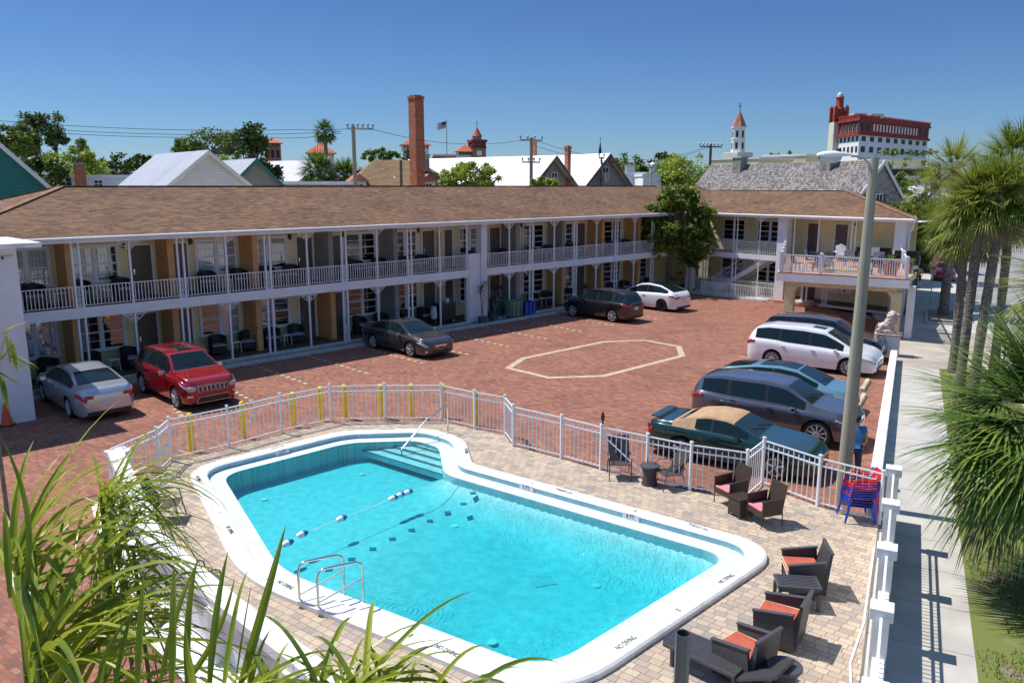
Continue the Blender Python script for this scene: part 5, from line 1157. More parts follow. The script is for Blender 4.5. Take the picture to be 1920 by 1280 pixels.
# street cars
rc = G(1772,531,-.13)
make_car('crossover','small red car parked at the far kerb beyond the dark palm trunk','car', rc+Vector((1.0,2.2,0)), R(-118), 4.3,1.80,1.55,2.6,
  [(-2.15,.9),(-2.1,1.1),(-1.85,1.42),(-.8,1.53),(0,1.55),(.35,1.47),(1.1,1.06),(1.85,.94),(2.08,.82),(2.15,.66)],
  [(-2.15,.85),(-1.9,1.02),(0,1.0),(1.1,.94),(1.9,.82),(2.15,.58)], (.38,1.06),(-2.05,-1.7),(-1.8,.95),[(-.4,-.3)],('street_red_paint',(.42,.008,.04),.25,.2), wr=.32, inset=.24)
make_car('sedan','white car half hidden behind a palm trunk on the street','car', T(1900,548,55)*1+Vector((.9,1.6,0)) if False else TR(44.0,8.4,-.13), R(63.5), 4.7,1.82,1.45,2.75,
  [(-2.35,.80),(-2.28,.98),(-2.2,1.03),(-1.6,1.08),(-.85,1.38),(-.1,1.45),(.45,1.40),(1.35,.99),(2.05,.88),(2.28,.76),(2.35,.64)],
  [(-2.35,.72),(-2.2,.93),(-.5,.95),(.9,.90),(1.7,.84),(2.2,.72),(2.35,.56)], (.48,1.3),(-1.58,-.88),(-1.4,1.05),[(-.3,-.22)],('street_white_paint',(.75,.75,.76),.3,0))
make_car('pickup_truck','dark teal vehicle roof behind the near palm fan on the street','car', TR(27.0,10.2,-.13), R(63.5), 4.9,1.9,1.7,2.9,
  [(-2.45,1.0),(-2.38,1.22),(-2.1,1.6),(-1.4,1.68),(-.2,1.70),(.42,1.63),(1.30,1.15),(2.05,1.05),(2.35,.96),(2.45,.80)],
  [(-2.45,.98),(-2.25,1.1),(-1.3,1.05),(0,1.03),(1.2,1.0),(2.0,.94),(2.45,.72)], (.46,1.26),(-2.34,-2.0),(-2.1,1.08),[(-1.28,-1.16),(-.12,-.04)],('street_teal_paint',(.01,.07,.07),.3,.4), wr=.37, inset=.24)
# ---------- pool furniture
def arm_wicker():
    """boxy resin-wicker armchair, faces +X"""
    o = empty('wicker_armchair', (0,0,0), 0, '', 'armchair')
    for sg in (1,-1):
        m = MB(); y = sg*.34
        m.ext([(.30,y-.025,.03),(.33,y-.025,.56),(-.30,y-.025,.66),(-.36,y-.025,.05)], (0,.05,0)); s = m.build('side_panel','wickerblk',o)
        m = MB(); m.bar((.35,y,.575),(-.32,y,.675),.075,.03); m.build('arm_rest','frameblk',s,bevel=.006)
    m = MB(); m.ext([(-.26,-.315,.30),(-.40,-.315,.84),(-.44,-.315,.84),(-.36,-.315,.05),(-.31,-.315,.05)], (0,.63,0)); bk_ = m.build('back_panel','wickerblk',o)
    m = MB(); m.bar((-.42,-.34,.845),(-.42,.34,.845),.06,.03); m.build('top_rail','frameblk',bk_,bevel=.006)
    m = MB(); m.b2(-.28,.29,-.31,.31,.10,.36); m.build('seat_base','wickerblk',o)
    m = MB(); m.b2(-.27,.33,-.30,.30,.362,.47); c = m.build('cushion','cushred',o,bevel=.025)
    m = MB(); m.tube([(.33,-.295,.455),(.33,.295,.455),(-.25,.295,.465)],.008,5); m.tube([(.33,-.295,.375),(.33,.295,.375)],.008,5); m.tube([(.33,-.295,.455),(-.25,-.295,.465)],.008,5); m.build('piping','piping',c)
    return o
def slim_wicker():
    o = empty('wicker_chair', (0,0,0), 0, '', 'chair')
    for x in (.25,-.27):
        for y in (.26,-.26): m = MB(); m.tube([(x*1.08,y,0),(x,y,.40)],.014,6); m.build('leg','wickerbrn',o)
    for sg in (1,-1):
        m = MB(); y = sg*.27; m.ext([(.27,y-.012,.28),(.27,y-.012,.62),(-.26,y-.012,.64),(-.26,y-.012,.28)],(0,.024,0)); m.build('side_panel','wickerbrn',o)
        m = MB(); m.bar((.29,y,.625),(-.28,y,.65),.05,.02); m.build('arm_rest','wickerbrn',o)
    m = MB(); m.b2(-.26,.27,-.25,.25,.26,.38); m.build('seat_base','wickerbrn',o)
    m = MB(); m.ext([(-.24,-.26,.30),(-.36,-.26,.92),(-.385,-.26,.92),(-.27,-.26,.30)],(0,.52,0)); m.build('backrest','wickerbrn',o)
    m = MB(); m.b2(-.22,.27,-.24,.24,.382,.43); m.build('cushion','cushpink',o,bevel=.018)
    return o
def sling_chair():
    o = empty('sling_chair', (0,0,0), 0, '', 'chair')
    m = MB(); m.ext([(.26,-.25,.42),(-.20,-.25,.37),(-.46,-.25,.98),(-.475,-.25,.975),(-.22,-.25,.35),(.26,-.25,.40)],(0,.50,0)); m.build('sling_seat','sling',o)
    for sg in (1,-1):
        y = sg*.28; m = MB(); m.tube([(.30,y,0),(.24,y,.30),(.20,y,.58),(.12,y,.64),(-.12,y,.64),(-.26,y,.60),(-.30,y,.50)],.014,7); m.build('arm_frame','frameblk',o,smooth=True)
        m = MB(); m.tube([(-.36,y,0),(-.24,y,.38),(-.20,y*.95,.40)],.014,7); m.tube([(.27,y*.93,.41),(-.21,y*.93,.36),(-.475,y*.93,.98)],.013,7); m.build('side_frame','frameblk',o,smooth=True)
    m = MB(); m.bar((-.47,-.26,.98),(-.47,.26,.98),.024,.024); m.build('top_rail','frameblk',o)
    return o
aw = arm_wicker()
gA = 'charcoal wicker armchairs with orange cushions by the pool'
place(aw, G(1503,1100,.05), R(172), 'charcoal wicker armchair with orange cushion facing the pool above the slatted coffee table', gA)
place(aw, G(1458,1196,.05), R(146), 'charcoal wicker armchair with orange cushion just below the slatted coffee table', gA)
place(aw, G(1391,1262,.05), R(130), 'charcoal wicker armchair with orange cushion between the chaise and the round drum table', gA)
def legs4(o, pts, r, z, m):
    for x, y in pts: b = MB(); b.b2(x-r,x+r,y-r,y+r,0,z); b.build('leg',m,o)
ct = empty('coffee_table', G(1492,1132,.05), R(-8), 'low charcoal coffee table with slatted top between two wicker armchairs', 'table')
m = MB(); m.b2(-.38,.38,-.24,-.20,.41,.45); m.b2(-.38,.38,.20,.24,.41,.45); m.b2(-.38,-.33,-.20,.20,.41,.45); m.b2(.33,.38,-.20,.20,.41,.45)
for i in range(7): y = -.17+i*.057; m.b2(-.33,.33,y-.02,y+.02,.42,.445)
m.build('table_top','frameblk',ct,bevel=.004); m = MB(); m.b2(-.35,.35,-.21,.21,.33,.409); m.build('apron','wickerblk',ct); legs4(ct,[(.34,.2),(-.34,.2),(.34,-.2),(-.34,-.2)],.03,.33,'frameblk')
def drum(loc, label, r=.23, h=.5):
    o = empty('drum_table', loc, 0, label, 'table'); m = MB(); m.lathe([(r*.86,0),(r*.80,.06),(r*.66,h*.45),(r*.74,h*.7),(r*.9,h-.04)],20); m.build('base','wickerblk',o,smooth=True)
    m = MB(); m.lathe([(r*.96,h-.04),(r*1.02,h-.03),(r*1.02,h),(r*.98,h+.012),(0,h+.016)],24); m.build('table_top','frameblk',o,smooth=True); return o
drum(G(1472,1247,.55)-Vector((0,0,.5)), 'round drum side table in the bottom right corner beside the orange cushioned armchair', .25, .5)
drum(G(1219,872,.55)-Vector((0,0,.5)), 'brown round hourglass side table between the two sling chairs', .24, .5)
sg_ = sling_chair(); gS = 'brown sling chairs by the fence'
place(sg_, G(1161,894,.05), R(-92), 'brown sling chair left of the hourglass table, facing the pool', gS)
place(sg_, G(1252,912,.05), R(-160), 'brown sling chair right of the hourglass table, turned toward the table', gS)
place(sg_, Vector((-5.62,13.42,.05)), R(50), 'dark sling chair half hidden behind the left white wall', gS)
place(sg_, Vector((-7.75,17.0,.05)), R(10), 'dark sling chair behind the long green leaves at the far end of the left wall', gS)
sw = slim_wicker(); gW = 'brown wicker chairs with pink cushions'
place(sw, G(1369,944,.05), R(205), 'brown wicker chair with pink cushion left of the little cube table, by the fence corner', gW)
place(sw, G(1432,980,.05), R(200), 'brown wicker chair with pink cushion right of the little cube table', gW)
cb = empty('cube_table', G(1388,965,.05), R(25), 'small brown wicker cube table between the pink cushioned chairs', 'table')
m = MB(); m.b2(-.20,.20,-.20,.20,.06,.44); m.build('base','wickerbrn',cb); m = MB(); m.b2(-.22,.22,-.22,.22,.441,.465); m.build('table_top','wickerbrn',cb,bevel=.005); legs4(cb,[(.18,.18),(-.18,.18),(.18,-.18),(-.18,-.18)],.02,.06,'frameblk')
# chaise at the bottom edge
cl = empty('chaise_lounge', G(1355,1272,.05), R(137), 'dark wicker chaise lounge at the bottom edge beside the grey tube', 'chaise')
m = MB(); vs = []
for x, y in ((.95,-.20),(.90,-.29),(-.35,-.32),(-.35,.32),(.90,.29),(.95,.20)): vs.append((x,y))
m.prism(vs,.30,.36); m.build('seat_deck','wickerblk',cl,bevel=.01); m = MB(); m.ext([(-.36,-.32,.31),(-.95,-.30,.62),(-.97,-.30,.58),(-.37,-.32,.27)],(0,.62,0)); m.build('backrest','wickerblk',cl)
legs4(cl,[(.75,.24),(.75,-.24),(-.30,.26),(-.30,-.26)],.025,.30,'frameblk')
# hollow grey tube (umbrella mast) close to the camera
up_ = T(1281,1186,8.2); um = empty('umbrella_mast', (up_.x,up_.y,.05), 0, 'grey octagonal hollow metal mast standing at the bottom edge of the deck', 'pole')
m = MB(); n = 8; zt_ = up_.z-.05
ro_, ri_ = .078, .068
vs = []
for z in (0, zt_):
    for r in (ro_, ri_):
        for k in range(n): a = 2*math.pi*(k+.5)/n; vs.append((r*math.cos(a), r*math.sin(a), z))
fs = []
for k in range(n):
    k2 = (k+1)%n; fs += [(k,k2,16+k2,16+k),(8+k,24+k,24+k2,8+k2),(16+k,16+k2,24+k2,24+k)]
m.add(vs, fs); m.build('mast_tube', mat('grey_mast_metal',(.09,.105,.115),.4,.5), um); m = MB(); m.lathe([(.22,0),(.22,.02),(.1,.05)],20); m.build('foot_plate','frameblk',um)
dr = MB(); dr.lathe([(.10,0),(.10,.015),(.04,.02)],18); o = dr.build('deck_drain_cover', mat('blue_metal',(.10,.22,.42),.25,.6)); o.location = G(1303,1200,.052); tag(o,'small blue round cover on the pavers beside the grey mast','cover')
# stack of small plastic chairs
def plastic(m_):
    o = empty('plastic_chair', (0,0,0), 0, '', 'chair')
    m = MB(); m.ext([(.24,-.23,.40),(-.20,-.23,.36),(-.22,-.23,.38),(-.36,-.21,.76),(-.385,-.21,.76),(-.25,-.23,.34),(.24,-.23,.375)],(0,.46,0)); m.build('shell',m_,o,bevel=.006)
    for sg in (1,-1):
        m = MB(); y = sg*.25; m.tube([(.27,y,.37),(.27,y*1.1,.58),(.20,y*1.12,.61),(-.18,y*1.1,.61),(-.31,y*.95,.64)],.020,6); m.build('arm',m_,o,smooth=True)
        for x in (.25,-.25): m = MB(); m.tube([(x*1.30,y*1.12,0),(x,y*.95,.38)],[.020,.036],6); m.build('leg',m_,o,smooth=True)
    return o
sp0 = G(1604,972,.05); pr_, pb_ = plastic('plred'), plastic('plblue')
cols = 'b b b r b b r r'.split()
for i, c in enumerate(cols):
    nm = ['bottom blue','second from bottom blue','third from bottom blue','lower red','blue one above the lower red','topmost blue','second from top red','topmost red'][i]
    place(pr_ if c == 'r' else pb_, sp0+Vector((.012*i,.004*i,.058*i)), R(176), nm+' plastic armchair in the stack beside the white pillar', 'stacked plastic armchairs')
# traffic cone
tcn = empty('traffic_cone', G(14,797,0), .3, 'orange traffic cone standing against the tall white block', 'cone')
m = MB(); m.lathe([(.17,.035),(.03,.72),(.025,.73),(0,.73)],16); m.build('cone_body','orangecone',tcn,smooth=True); m = MB(); m.b2(-.2,.2,-.2,.2,0,.035); m.build('base','rubber',tcn)
# wheel stops
ws = MB(); ws.ext([(-.9,-.10,0),(-.9,-.07,.12),(-.9,.07,.12),(-.9,.10,0)],(1.8,0,0)); wso = ws.build('wheel_stop','stopc',bevel=.015); tag(wso,'',cat='wheel stop',group='concrete wheel stops')
wso['category'] = 'wheel stop'; wso['group'] = 'concrete wheel stops'
for i, (x, y, l) in enumerate([(1622,724,'far weathered concrete wheel stop at the head of the empty stall'),(1614,753,'middle concrete wheel stop in front of the teal hatchback'),(1609,788,'near concrete wheel stop in front of the grey SUV')]):
    o = wso if i == 0 else wso.copy()
    if i: COL.objects.link(o)
    o.location = G(x,y,0); o.rotation_euler = (0,0,R(60)); o['label'] = l
# street lamp pole inside the lot
lb = G(1578,941,0); tpz = T(1638,296,(lb.y)*1.0/ray(1638,296).y if False else 1)
topy = lb.y+.1; tpv = W(1640,296,topy)
lp_ = empty('lamp_post', lb, 0, 'tall round concrete lamp post with cobra head light leaning slightly by the pool fence', 'lamp post')
tv = tpv-lb
m = MB(); m.tube([Vector((0,0,-.1)), tv*.5, tv], [.165,.135,.095], 16); m.build('post','wood',lp_,smooth=True)
hx = W(1597,293,topy)-lb
m = MB(); a0 = tv+Vector((-.08,0,-.42)); m.tube([a0, a0+Vector((-.03,0,.28)), a0+Vector((-.14,0,.40)), hx+Vector((.1,0,.0)), hx],[.028]*5,8); m.tube([tv+Vector((-.08,-.02,-.7)),a0],.03,8); m.build('bracket_arm','greymetal',lp_,smooth=True)
m = MB(); q = hx; 
prof = [(.0,.03),(.06,.055),(.2,.10),(.40,.125),(.60,.115),(.74,.07),(.80,.0)]
vs = []; n = 14
for d, r in prof:
    for k in range(n): a = 2*math.pi*k/n; vs.append((q.x-d, q.y+r*1.15*math.cos(a), q.z+.02+r*.8*max(-.35,math.sin(a))))
m.add(vs, [(i*n+k, i*n+(k+1)%n, (i+1)*n+(k+1)%n, (i+1)*n+k) for i in range(len(prof)-1) for k in range(n)]+[tuple(range(n-1,-1,-1))]); hd_ = m.build('lamp_head','white',lp_,smooth=True)
m = MB(); vs = []; prof = [(.24,.06),(.32,.10),(.48,.115),(.62,.10),(.72,.05)]
for d, r in prof:
    for k in range(n+1): a = math.pi+math.pi*k/n; vs.append((q.x-d, q.y+r*1.1*math.cos(a), q.z-.012+r*1.25*math.sin(a)))
m.add(vs, [(i*(n+1)+k, i*(n+1)+k+1, (i+1)*(n+1)+k+1, (i+1)*(n+1)+k) for i in range(len(prof)-1) for k in range(n)]); m.build('lens', mat('frosted_lens',(.45,.5,.58),.2), hd_, smooth=True)
m = MB(); m.lathe([(.06,.10),(.06,.15),(.0,.16)],10,c=(q.x-.30,q.y,q.z)); m.build('photocell','black',hd_)
# lion statue on its plinth
pl = G(1662,664,0); ps = empty('statue_plinth', pl, R(-27), 'white block plinth under the stone lion beside the dark van', 'plinth')
m = MB(); m.b2(-.50,.50,-.33,.33,-.1,.88); m.build('block','stucco',ps); m = MB(); m.b2(-.56,.56,-.38,.38,.881,.96); m.build('slab','lion',ps)
ls = MB(); rl = random.Random(5)
def blob(c, r, n=10, k=8, jit=.12):
    vs = []; 
    for i in range(k+1):
        th = math.pi*i/k
        for j in range(n):
            a = 2*math.pi*j/n; q = 1+rl.uniform(-jit,jit); vs.append((c[0]+r[0]*q*math.sin(th)*math.cos(a), c[1]+r[1]*q*math.sin(th)*math.sin(a), c[2]+r[2]*math.cos(th)*(1 if i in(0,k) else q)))
    ls.add(vs, [(i*n+j, i*n+(j+1)%n, (i+1)*n+(j+1)%n, (i+1)*n+j) for i in range(k) for j in range(n)])
for c, r in (((-.25,0,.28),(.30,.27,.30)),((.02,0,.46),(.27,.25,.38)),((.15,0,.78),(.27,.28,.32)),((.12,0,.98),(.22,.25,.22)),((.36,0,.92),(.17,.15,.15)),((.46,0,.86),(.09,.11,.08)),((-.45,-.12,.12),(.18,.10,.12)),((.24,.13,.05),(.17,.08,.07)),((.24,-.13,.05),(.17,.08,.07)),((-.05,.22,.12),(.24,.09,.12)),((-.05,-.22,.12),(.24,.09,.12)),((.16,.15,1.12),(.06,.05,.07)),((.16,-.15,1.12),(.06,.05,.07))): blob(c, r)
for sg in (1,-1): ls.tube([(.22,sg*.12,.03),(.20,sg*.12,.3),(.12,sg*.13,.55)],[.075,.07,.10],9)
for i in range(46):
    a = rl.uniform(0,6.28); z = rl.uniform(.55,1.1); blob((.10+.22*math.cos(a)*.9, .24*math.sin(a), z),(.075,.075,.085),6,5,.1)
ls.tube([(-.5,.05,.1),(-.62,.10,.2),(-.55,.16,.42),(-.46,.14,.5)],[.035,.03,.03,.05],6)
lo = ls.build('lion_statue','lion',smooth='full'); lo.location = pl+Vector((0,0,.96)); lo.rotation_euler = (0,0,R(-27)); lo.scale = (.86,.86,.86)
md = lo.modifiers.new('r','REMESH'); md.mode = 'VOXEL'; md.voxel_size = .028; md.use_smooth_shade = True
tag(lo,'pinkish stone seated lion with curly mane on a white plinth by the driveway','statue')
# ---------- porch furniture
def tub():
    o = empty('tub_chair', (0,0,0), 0, '', 'chair', 'dark tub chairs on the porches')
    m = MB(); n = 14; pts = [(.30*math.cos(a)*1.0, .33*math.sin(a)) for a in [R(50+i*(260/n)) for i in range(n+1)]]
    vs = []
    for i, (x, y) in enumerate(pts):
        t = abs(i-n/2)/(n/2); zt_ = .78-.18*t**1.5; xi, yi = x*.83, y*.83; vs += [(x*.92,y*.92,.06),(x,y,zt_),(xi,yi,zt_),(xi*.95,yi*.95,.10)]
    m.add(vs, [(4*i+k, 4*i+4+k, 4*i+4+(k+1)%4, 4*i+(k+1)%4) for i in range(n) for k in range(4)]+[(0,1,2,3),(4*n+3,4*n+2,4*n+1,4*n)])
    m.build('tub_shell', mat('porch_chair_wicker',(.022,.02,.02),.6) if 'pcw' not in M_ else 'pcw', o, smooth=True)
    m = MB(); m.b2(-.22,.27,-.25,.25,.08,.36); m.build('seat_base','black',o,bevel=.02); m = MB(); m.b2(-.22,.27,-.25,.25,.362,.43); m.build('cushion','cushgrey',o,bevel=.02)
    return o
def side_table():
    o = empty('porch_side_table', (0,0,0), 0, '', 'table', 'white side tables on the porches')
    m = MB(); m.b2(-.21,.21,-.21,.21,.45,.48); m.build('table_top','white',o,bevel=.008)
    for x in (.17,-.17):
        for y in (.17,-.17): m = MB(); m.tube([(x*1.15,y*1.15,0),(x,y,.45)],.016,6); m.build('leg','white',o)
    return o
tub_p = tub(); tub_p.scale = (1.22,1.22,1.12); st_p = side_table()
UPC = [8.3,9.9,11.45,14.95,16.4,17.75,19.0,22.6,23.95,25.6,26.75,30.3,33.0,35.3,36.75,38.45,39.4,43.0,44.7,47.2]
wn = ['leftmost window','second window','second window','third window','third window','fourth window','fourth window','fifth window','fifth window','sixth window','sixth window','window nearest the pilaster','first bay past the pilaster','first window past the pilaster','first window past the pilaster','second window past the pilaster','second window past the pilaster','third window past the pilaster','third window past the pilaster','last window by the corner tree']
LR = ['left','left','right','left','right','left','right','left','right','left','right','front','front','left','right','left','right','left','right','front']
def P_(s, dep, z): return SN(s, -32.3-dep, z)
for i, s in enumerate(UPC):
    place(tub_p, P_(s,1.35,UP), R(-45+random.uniform(-25,25)), 'dark tub chair on the upper balcony, %s %s' % ({'front':'below the','left':'left of the','right':'right of the'}[LR[i]], wn[i]))
LOC = [8.5,10.0,11.5,15.2,16.6,18.0-.2,19.05,22.65,23.95,25.6,26.75,35.3,36.6,38.6,43.0,44.5,47.3]
ln = ['at the leftmost window','left of the second window','right of the second window','behind the red SUV, left of the window','right of the third window','left of the fourth window','right of the fourth window','left of the window behind the dark sedan','right of the window behind the dark sedan','left of the sixth window','right of the sixth window','left of the white lattice post by the blue bin','right of the blue bin under the curtained window','beside the ochre partition behind the black SUV','left of the window behind the white crossover','right of the window behind the white crossover','at the last window before the corner']
for s, l in zip(LOC, ln): place(tub_p, P_(s,1.3,LO), R(-45+random.uniform(-25,25)), 'dark tub chair on the porch '+l)
STU = [(9.1,'by the leftmost window'),(10.7,'below the second window'),(15.7,'below the third window'),(18.4,'below the fourth window'),(23.3,'below the fifth window'),(26.2,'below the sixth window'),(36.0,'below the first window right of the pilaster'),(38.95,'below the second window right of the pilaster'),(43.9,'below the third window right of the pilaster')]
for s, l in STU: place(st_p, P_(s,1.2,UP), A, 'small white side table on the upper balcony '+l)
for s, l in [(9.3,'by the leftmost window'),(10.8,'between tub chairs at the second window'),(15.95,'between tub chairs behind the red SUV'),(18.45,'between tub chairs at the fourth window'),(23.35,'between tub chairs behind the dark sedan'),(36.0,'beside the blue laundry bin'),(38.0,'behind the black SUV')]: place(st_p, P_(s,1.2,LO), A, 'small white side table on the ground floor porch '+l)
# laundry bins and cart
def bin_(loc, rz, m_, label, h=.75, l=1.0, w=.65):
    o = empty('laundry_bin', loc, rz, label, 'bin'); m = MB(); t = .03
    a, b = l/2, w/2; k = .88
    vs = [(-a*k,-b*k,.16),(a*k,-b*k,.16),(a*k,b*k,.16),(-a*k,b*k,.16),(-a,-b,.16+h),(a,-b,.16+h),(a,b,.16+h),(-a,b,.16+h),(-a+t,-b+t,.16+h),(a-t,-b+t,.16+h),(a-t,b-t,.16+h),(-a+t,b-t,.16+h),(-a*k+t,-b*k+t,.2),(a*k-t,-b*k+t,.2),(a*k-t,b*k-t,.2),(-a*k+t,b*k-t,.2)]
    fs = [(3,2,1,0),(12,13,14,15)]
    for i in range(4): j = (i+1)%4; fs += [(i,j,4+j,4+i),(4+i,4+j,8+j,8+i),(8+i,8+j,12+j,12+i)]
    m.add(vs, fs); m.build('tub',m_,o); m = MB()
    for x in (-a*.75,-a*.1,a*.6): m.b2(x-.02,x+.02,-b-.005,-b*k+.02,.14,.16+h)
    m.build('rib','frameblk' if m_ != 'plblue' else 'greymetal',o)
    for x in (-a*.7,a*.7):
        for y in (-b*.7,b*.7): m = MB(); m.lathe([(.05,0),(.05,.04)],10,c=(x,y,.02)); m.b2(x-.02,x+.02,y-.02,y+.02,.05,.16); m.build('caster','greymetal',o)
    return o
M_['bingreen'] = mat('faded_green_plastic',(.16,.25,.15),.6); M_['bindark'] = mat('dark_green_plastic',(.05,.12,.12),.6)
bin_(SN(33.1,-31.95), A, 'plblue', 'royal blue wheeled laundry bin on the kerb strip', .70,.95,.6)
bin_(SN(31.95,-31.95), A, 'bingreen', 'faded green wheeled laundry bin beside the blue bin', .88,.95,.6)
bin_(SN(31.6,-32.85,.0), A, 'bindark', 'dark green bin behind the faded green laundry bin', .95,.9,.55)
hc = empty('housekeeping_cart', SN(27.7,-33.0,.15), A, 'dark housekeeping cart with white linen bag and blue bottles under the balcony', 'cart')
m = MB(); m.b2(-.55,.55,-.3,.3,.15,1.05); m.build('cabinet','black',hc); m = MB(); m.b2(-.57,.57,-.32,.32,1.051,1.09); m.build('shelf','frameblk',hc)
ls2 = MB(); ls2.lathe([(.10,.25),(.17,.32),(.19,.6),(.15,.85),(.16,.95),(.02,.97)],12,c=(-.74,0,0)); ls2.build('linen_bag','curtain',hc,smooth=True)
for i, (x, c_) in enumerate(((.1,'white'),(.2,'white'),(.32,'bluetile'),(.42,'bluetile'))): m = MB(); m.lathe([(.04,0),(.04,.18),(.015,.22),(.015,.26)],8,c=(x,-.1,1.091)); m.build('bottle',c_,hc)
for x in (-.45,.45):
    for y in (-.22,.22): m = MB(); m.lathe([(.06,0),(.06,.03)],10,c=(x,y,.05)); m.b2(x-.02,x+.02,y-.02,y+.02,.08,.15); m.build('caster','white',hc)
bkc = empty('bicycle', SN(31.0,-32.1), A, 'dark bicycle leaning by the potted plants at the pilaster', 'bicycle')
for x in (-.5,.5):
    m = MB(); m.tube([(x+.33*math.cos(a*.4487),0,.34+.33*math.sin(a*.4487)) for a in range(15)],.018,6,cap=False); w_ = m.build('wheel','rubber',bkc)
    m = MB()
    for a in range(6): m.tube([(x,0,.34),(x+.32*math.cos(a*1.047),0,.34+.32*math.sin(a*1.047))],.003,4)
    m.build('spokes','greymetal',w_)
m = MB(); m.tube([(-.5,0,.34),(-.15,0,.34),(-.25,0,.78),(.35,0,.82),(-.12,0,.34)],.016,6); m.tube([(-.5,0,.34),(-.25,0,.75)],.012,6); m.tube([(.5,0,.34),(.33,0,.95),(.28,.25,1.0)],.016,6); m.tube([(.33,0,.95),(.28,-.25,1.0)],.014,6); m.build('frame','black',bkc); m = MB(); m.box((-.27,0,.86),(.25,.14,.06)); m.build('saddle','black',bkc,bevel=.02)
# potted burgundy dracaenas
def potplant(loc, h, label, spread=.6, red=True, n=5, seed=1, nl=26):
    rr = random.Random(seed); o = empty('potted_plant', loc, 0, label, 'plant')
    m = MB(); m.lathe([(.20,0),(.27,.38),(.29,.42),(.25,.42),(.23,.36)],16); m.build('pot', 'bindark', o, smooth=True)
    st_ = MB(); lf = MB()
    for i in range(n):
        a = rr.uniform(0,6.28); q = Vector((math.cos(a)*spread*rr.uniform(.2,.8), math.sin(a)*spread*rr.uniform(.2,.8), h*rr.uniform(.6,1))); st_.tube([Vector((0,0,.35)), q*.6+Vector((0,0,.1)), q],.014,5)
        for k in range(nl):
            b = rr.uniform(0,6.28); e = rr.uniform(-.3,1.2); d = Vector((math.cos(b)*math.cos(e),math.sin(b)*math.cos(e),math.sin(e))); strip(lf, q, d, rr.uniform(.25,.42), .022, 4, .35)
    st_.build('stem','bark',o); lf.build('leaves','leafred' if red else 'leafmid',o,auto=False); return o
# ---------- plants
def strip(mb, p, d, L_, w, seg=5, droop=.5, fold=.25, up=None, curl=0):
    """leaf blade: two quads wide, folded at the midrib, bending down under gravity"""
    p = Vector(p); d = Vector(d).normalized(); vs = []
    side = d.cross(Vector((0,0,1)))
    if side.length < .05: side = Vector((1,0,0))
    side.normalize()
    if curl: side = (Matrix.Rotation(curl,3,d) @ side)
    for i in range(seg+1):
        t = i/seg; ww = w*(min(1,.45+t*3))*(1-t**2.2)+.0015
        nrm = side.cross(d).normalized()
        vs += [p-side*ww*.5+nrm*ww*fold, p.copy(), p+side*ww*.5+nrm*ww*fold]
        d = (d + Vector((0,0,-1))*droop/seg*(.4+1.2*t)).normalized(); p = p + d*(L_/seg)
    mb.add(vs, [(3*i+k, 3*i+3+k, 3*i+4+k, 3*i+1+k) for i in range(seg) for k in (0,1)])
def fan(mb, base, d, pet, R_, nleaf=22, w=.035, droop=.35, rr=random, spread=1.15, seg=4, pm=None):
    d = Vector(d).normalized(); tip = Vector(base)+d*pet+Vector((0,0,-.06*pet)); mb_p = pm or mb
    mb_p.tube([base, Vector(base)+d*pet*.5+Vector((0,0,.02)), tip],[.018,.012,.008],4,cap=False)
    side = d.cross(Vector((0,0,1)))
    if side.length < .1: side = Vector((1,0,0))
    side.normalize(); nrm = side.cross(d)
    tl = rr.uniform(-.35,.35); side = Matrix.Rotation(tl,3,d) @ side; nrm = side.cross(d)
    for i in range(nleaf):
        u = -1+2*(i+.5)/nleaf; a = u*spread*1.15; dd = d*math.cos(a)+side*math.sin(a)-nrm*.25*abs(u)+nrm*rr.uniform(-.06,.06)
        st = tip - d*(.16*R_*(abs(u))) if False else tip
        strip(mb, st, dd, R_*(1-.30*abs(u)**1.5)*rr.uniform(.88,1.08), w, seg, droop*(1+.6*abs(u))*rr.uniform(.7,1.3), .15)
def palm(name, base, top, label, rt=.17, cr=1.5, nf=64, seed=1, skirt=.3, lw=.05, cat='palm', group=None, w=None, leafm='palmleaf', nleaf=24, seg=4):
    rr = random.Random(seed); base, top = Vector(base), Vector(top); o = empty(name, base, 0, label, cat, group); tv = top-base
    m = MB(); pts, rs = [], []
    n = max(6, int(tv.length/.35)); c = Vector((tv.x*.12,tv.y*.12,0))
    for i in range(n+1):
        t = i/n; q = tv*t - c*math.sin(math.pi*t); pts.append(q); rs.append(rt*(1.25-.35*min(1,t*6) if t < .17 else .95+.05*math.sin(i*2.1)+rr.uniform(-.03,.03)))
    m.tube(pts, rs, 14); m.build('trunk','trunk',o,smooth=True)
    bt = MB()
    for i in range(26): a = rr.uniform(0,6.28); z = rr.uniform(-.9,-.05); d = Vector((math.cos(a),math.sin(a),.9)); bt.bar(tv+Vector((0,0,z))+d*.0, tv+Vector((0,0,z))+d*(rt+.12), .05,.025)
    bt.build('boots','deadleaf',o)
    m = MB(); dm_ = MB()
    for i in range(nf):
        a = i*2.39996+rr.uniform(-.2,.2); e = R(82) - R(128)*(i/nf)**.85
        d = Vector((math.cos(a)*math.cos(e), math.sin(a)*math.cos(e), math.sin(e))); dead = (i/nf > 1-skirt*.5) and rr.random() < .7
        fan(dm_ if dead else m, tv+Vector((0,0,-.15)), d, cr*rr.uniform(.38,.50), cr*rr.uniform(.55,.66), nleaf, lw, .45+(.7 if e < 0 else 0)+(.9 if dead else 0), rr, seg=seg)
    m.build('crown',leafm,o,auto=False)
    if dm_.v: dm_.build('dry_fronds','deadleaf',o,auto=False)
    return o
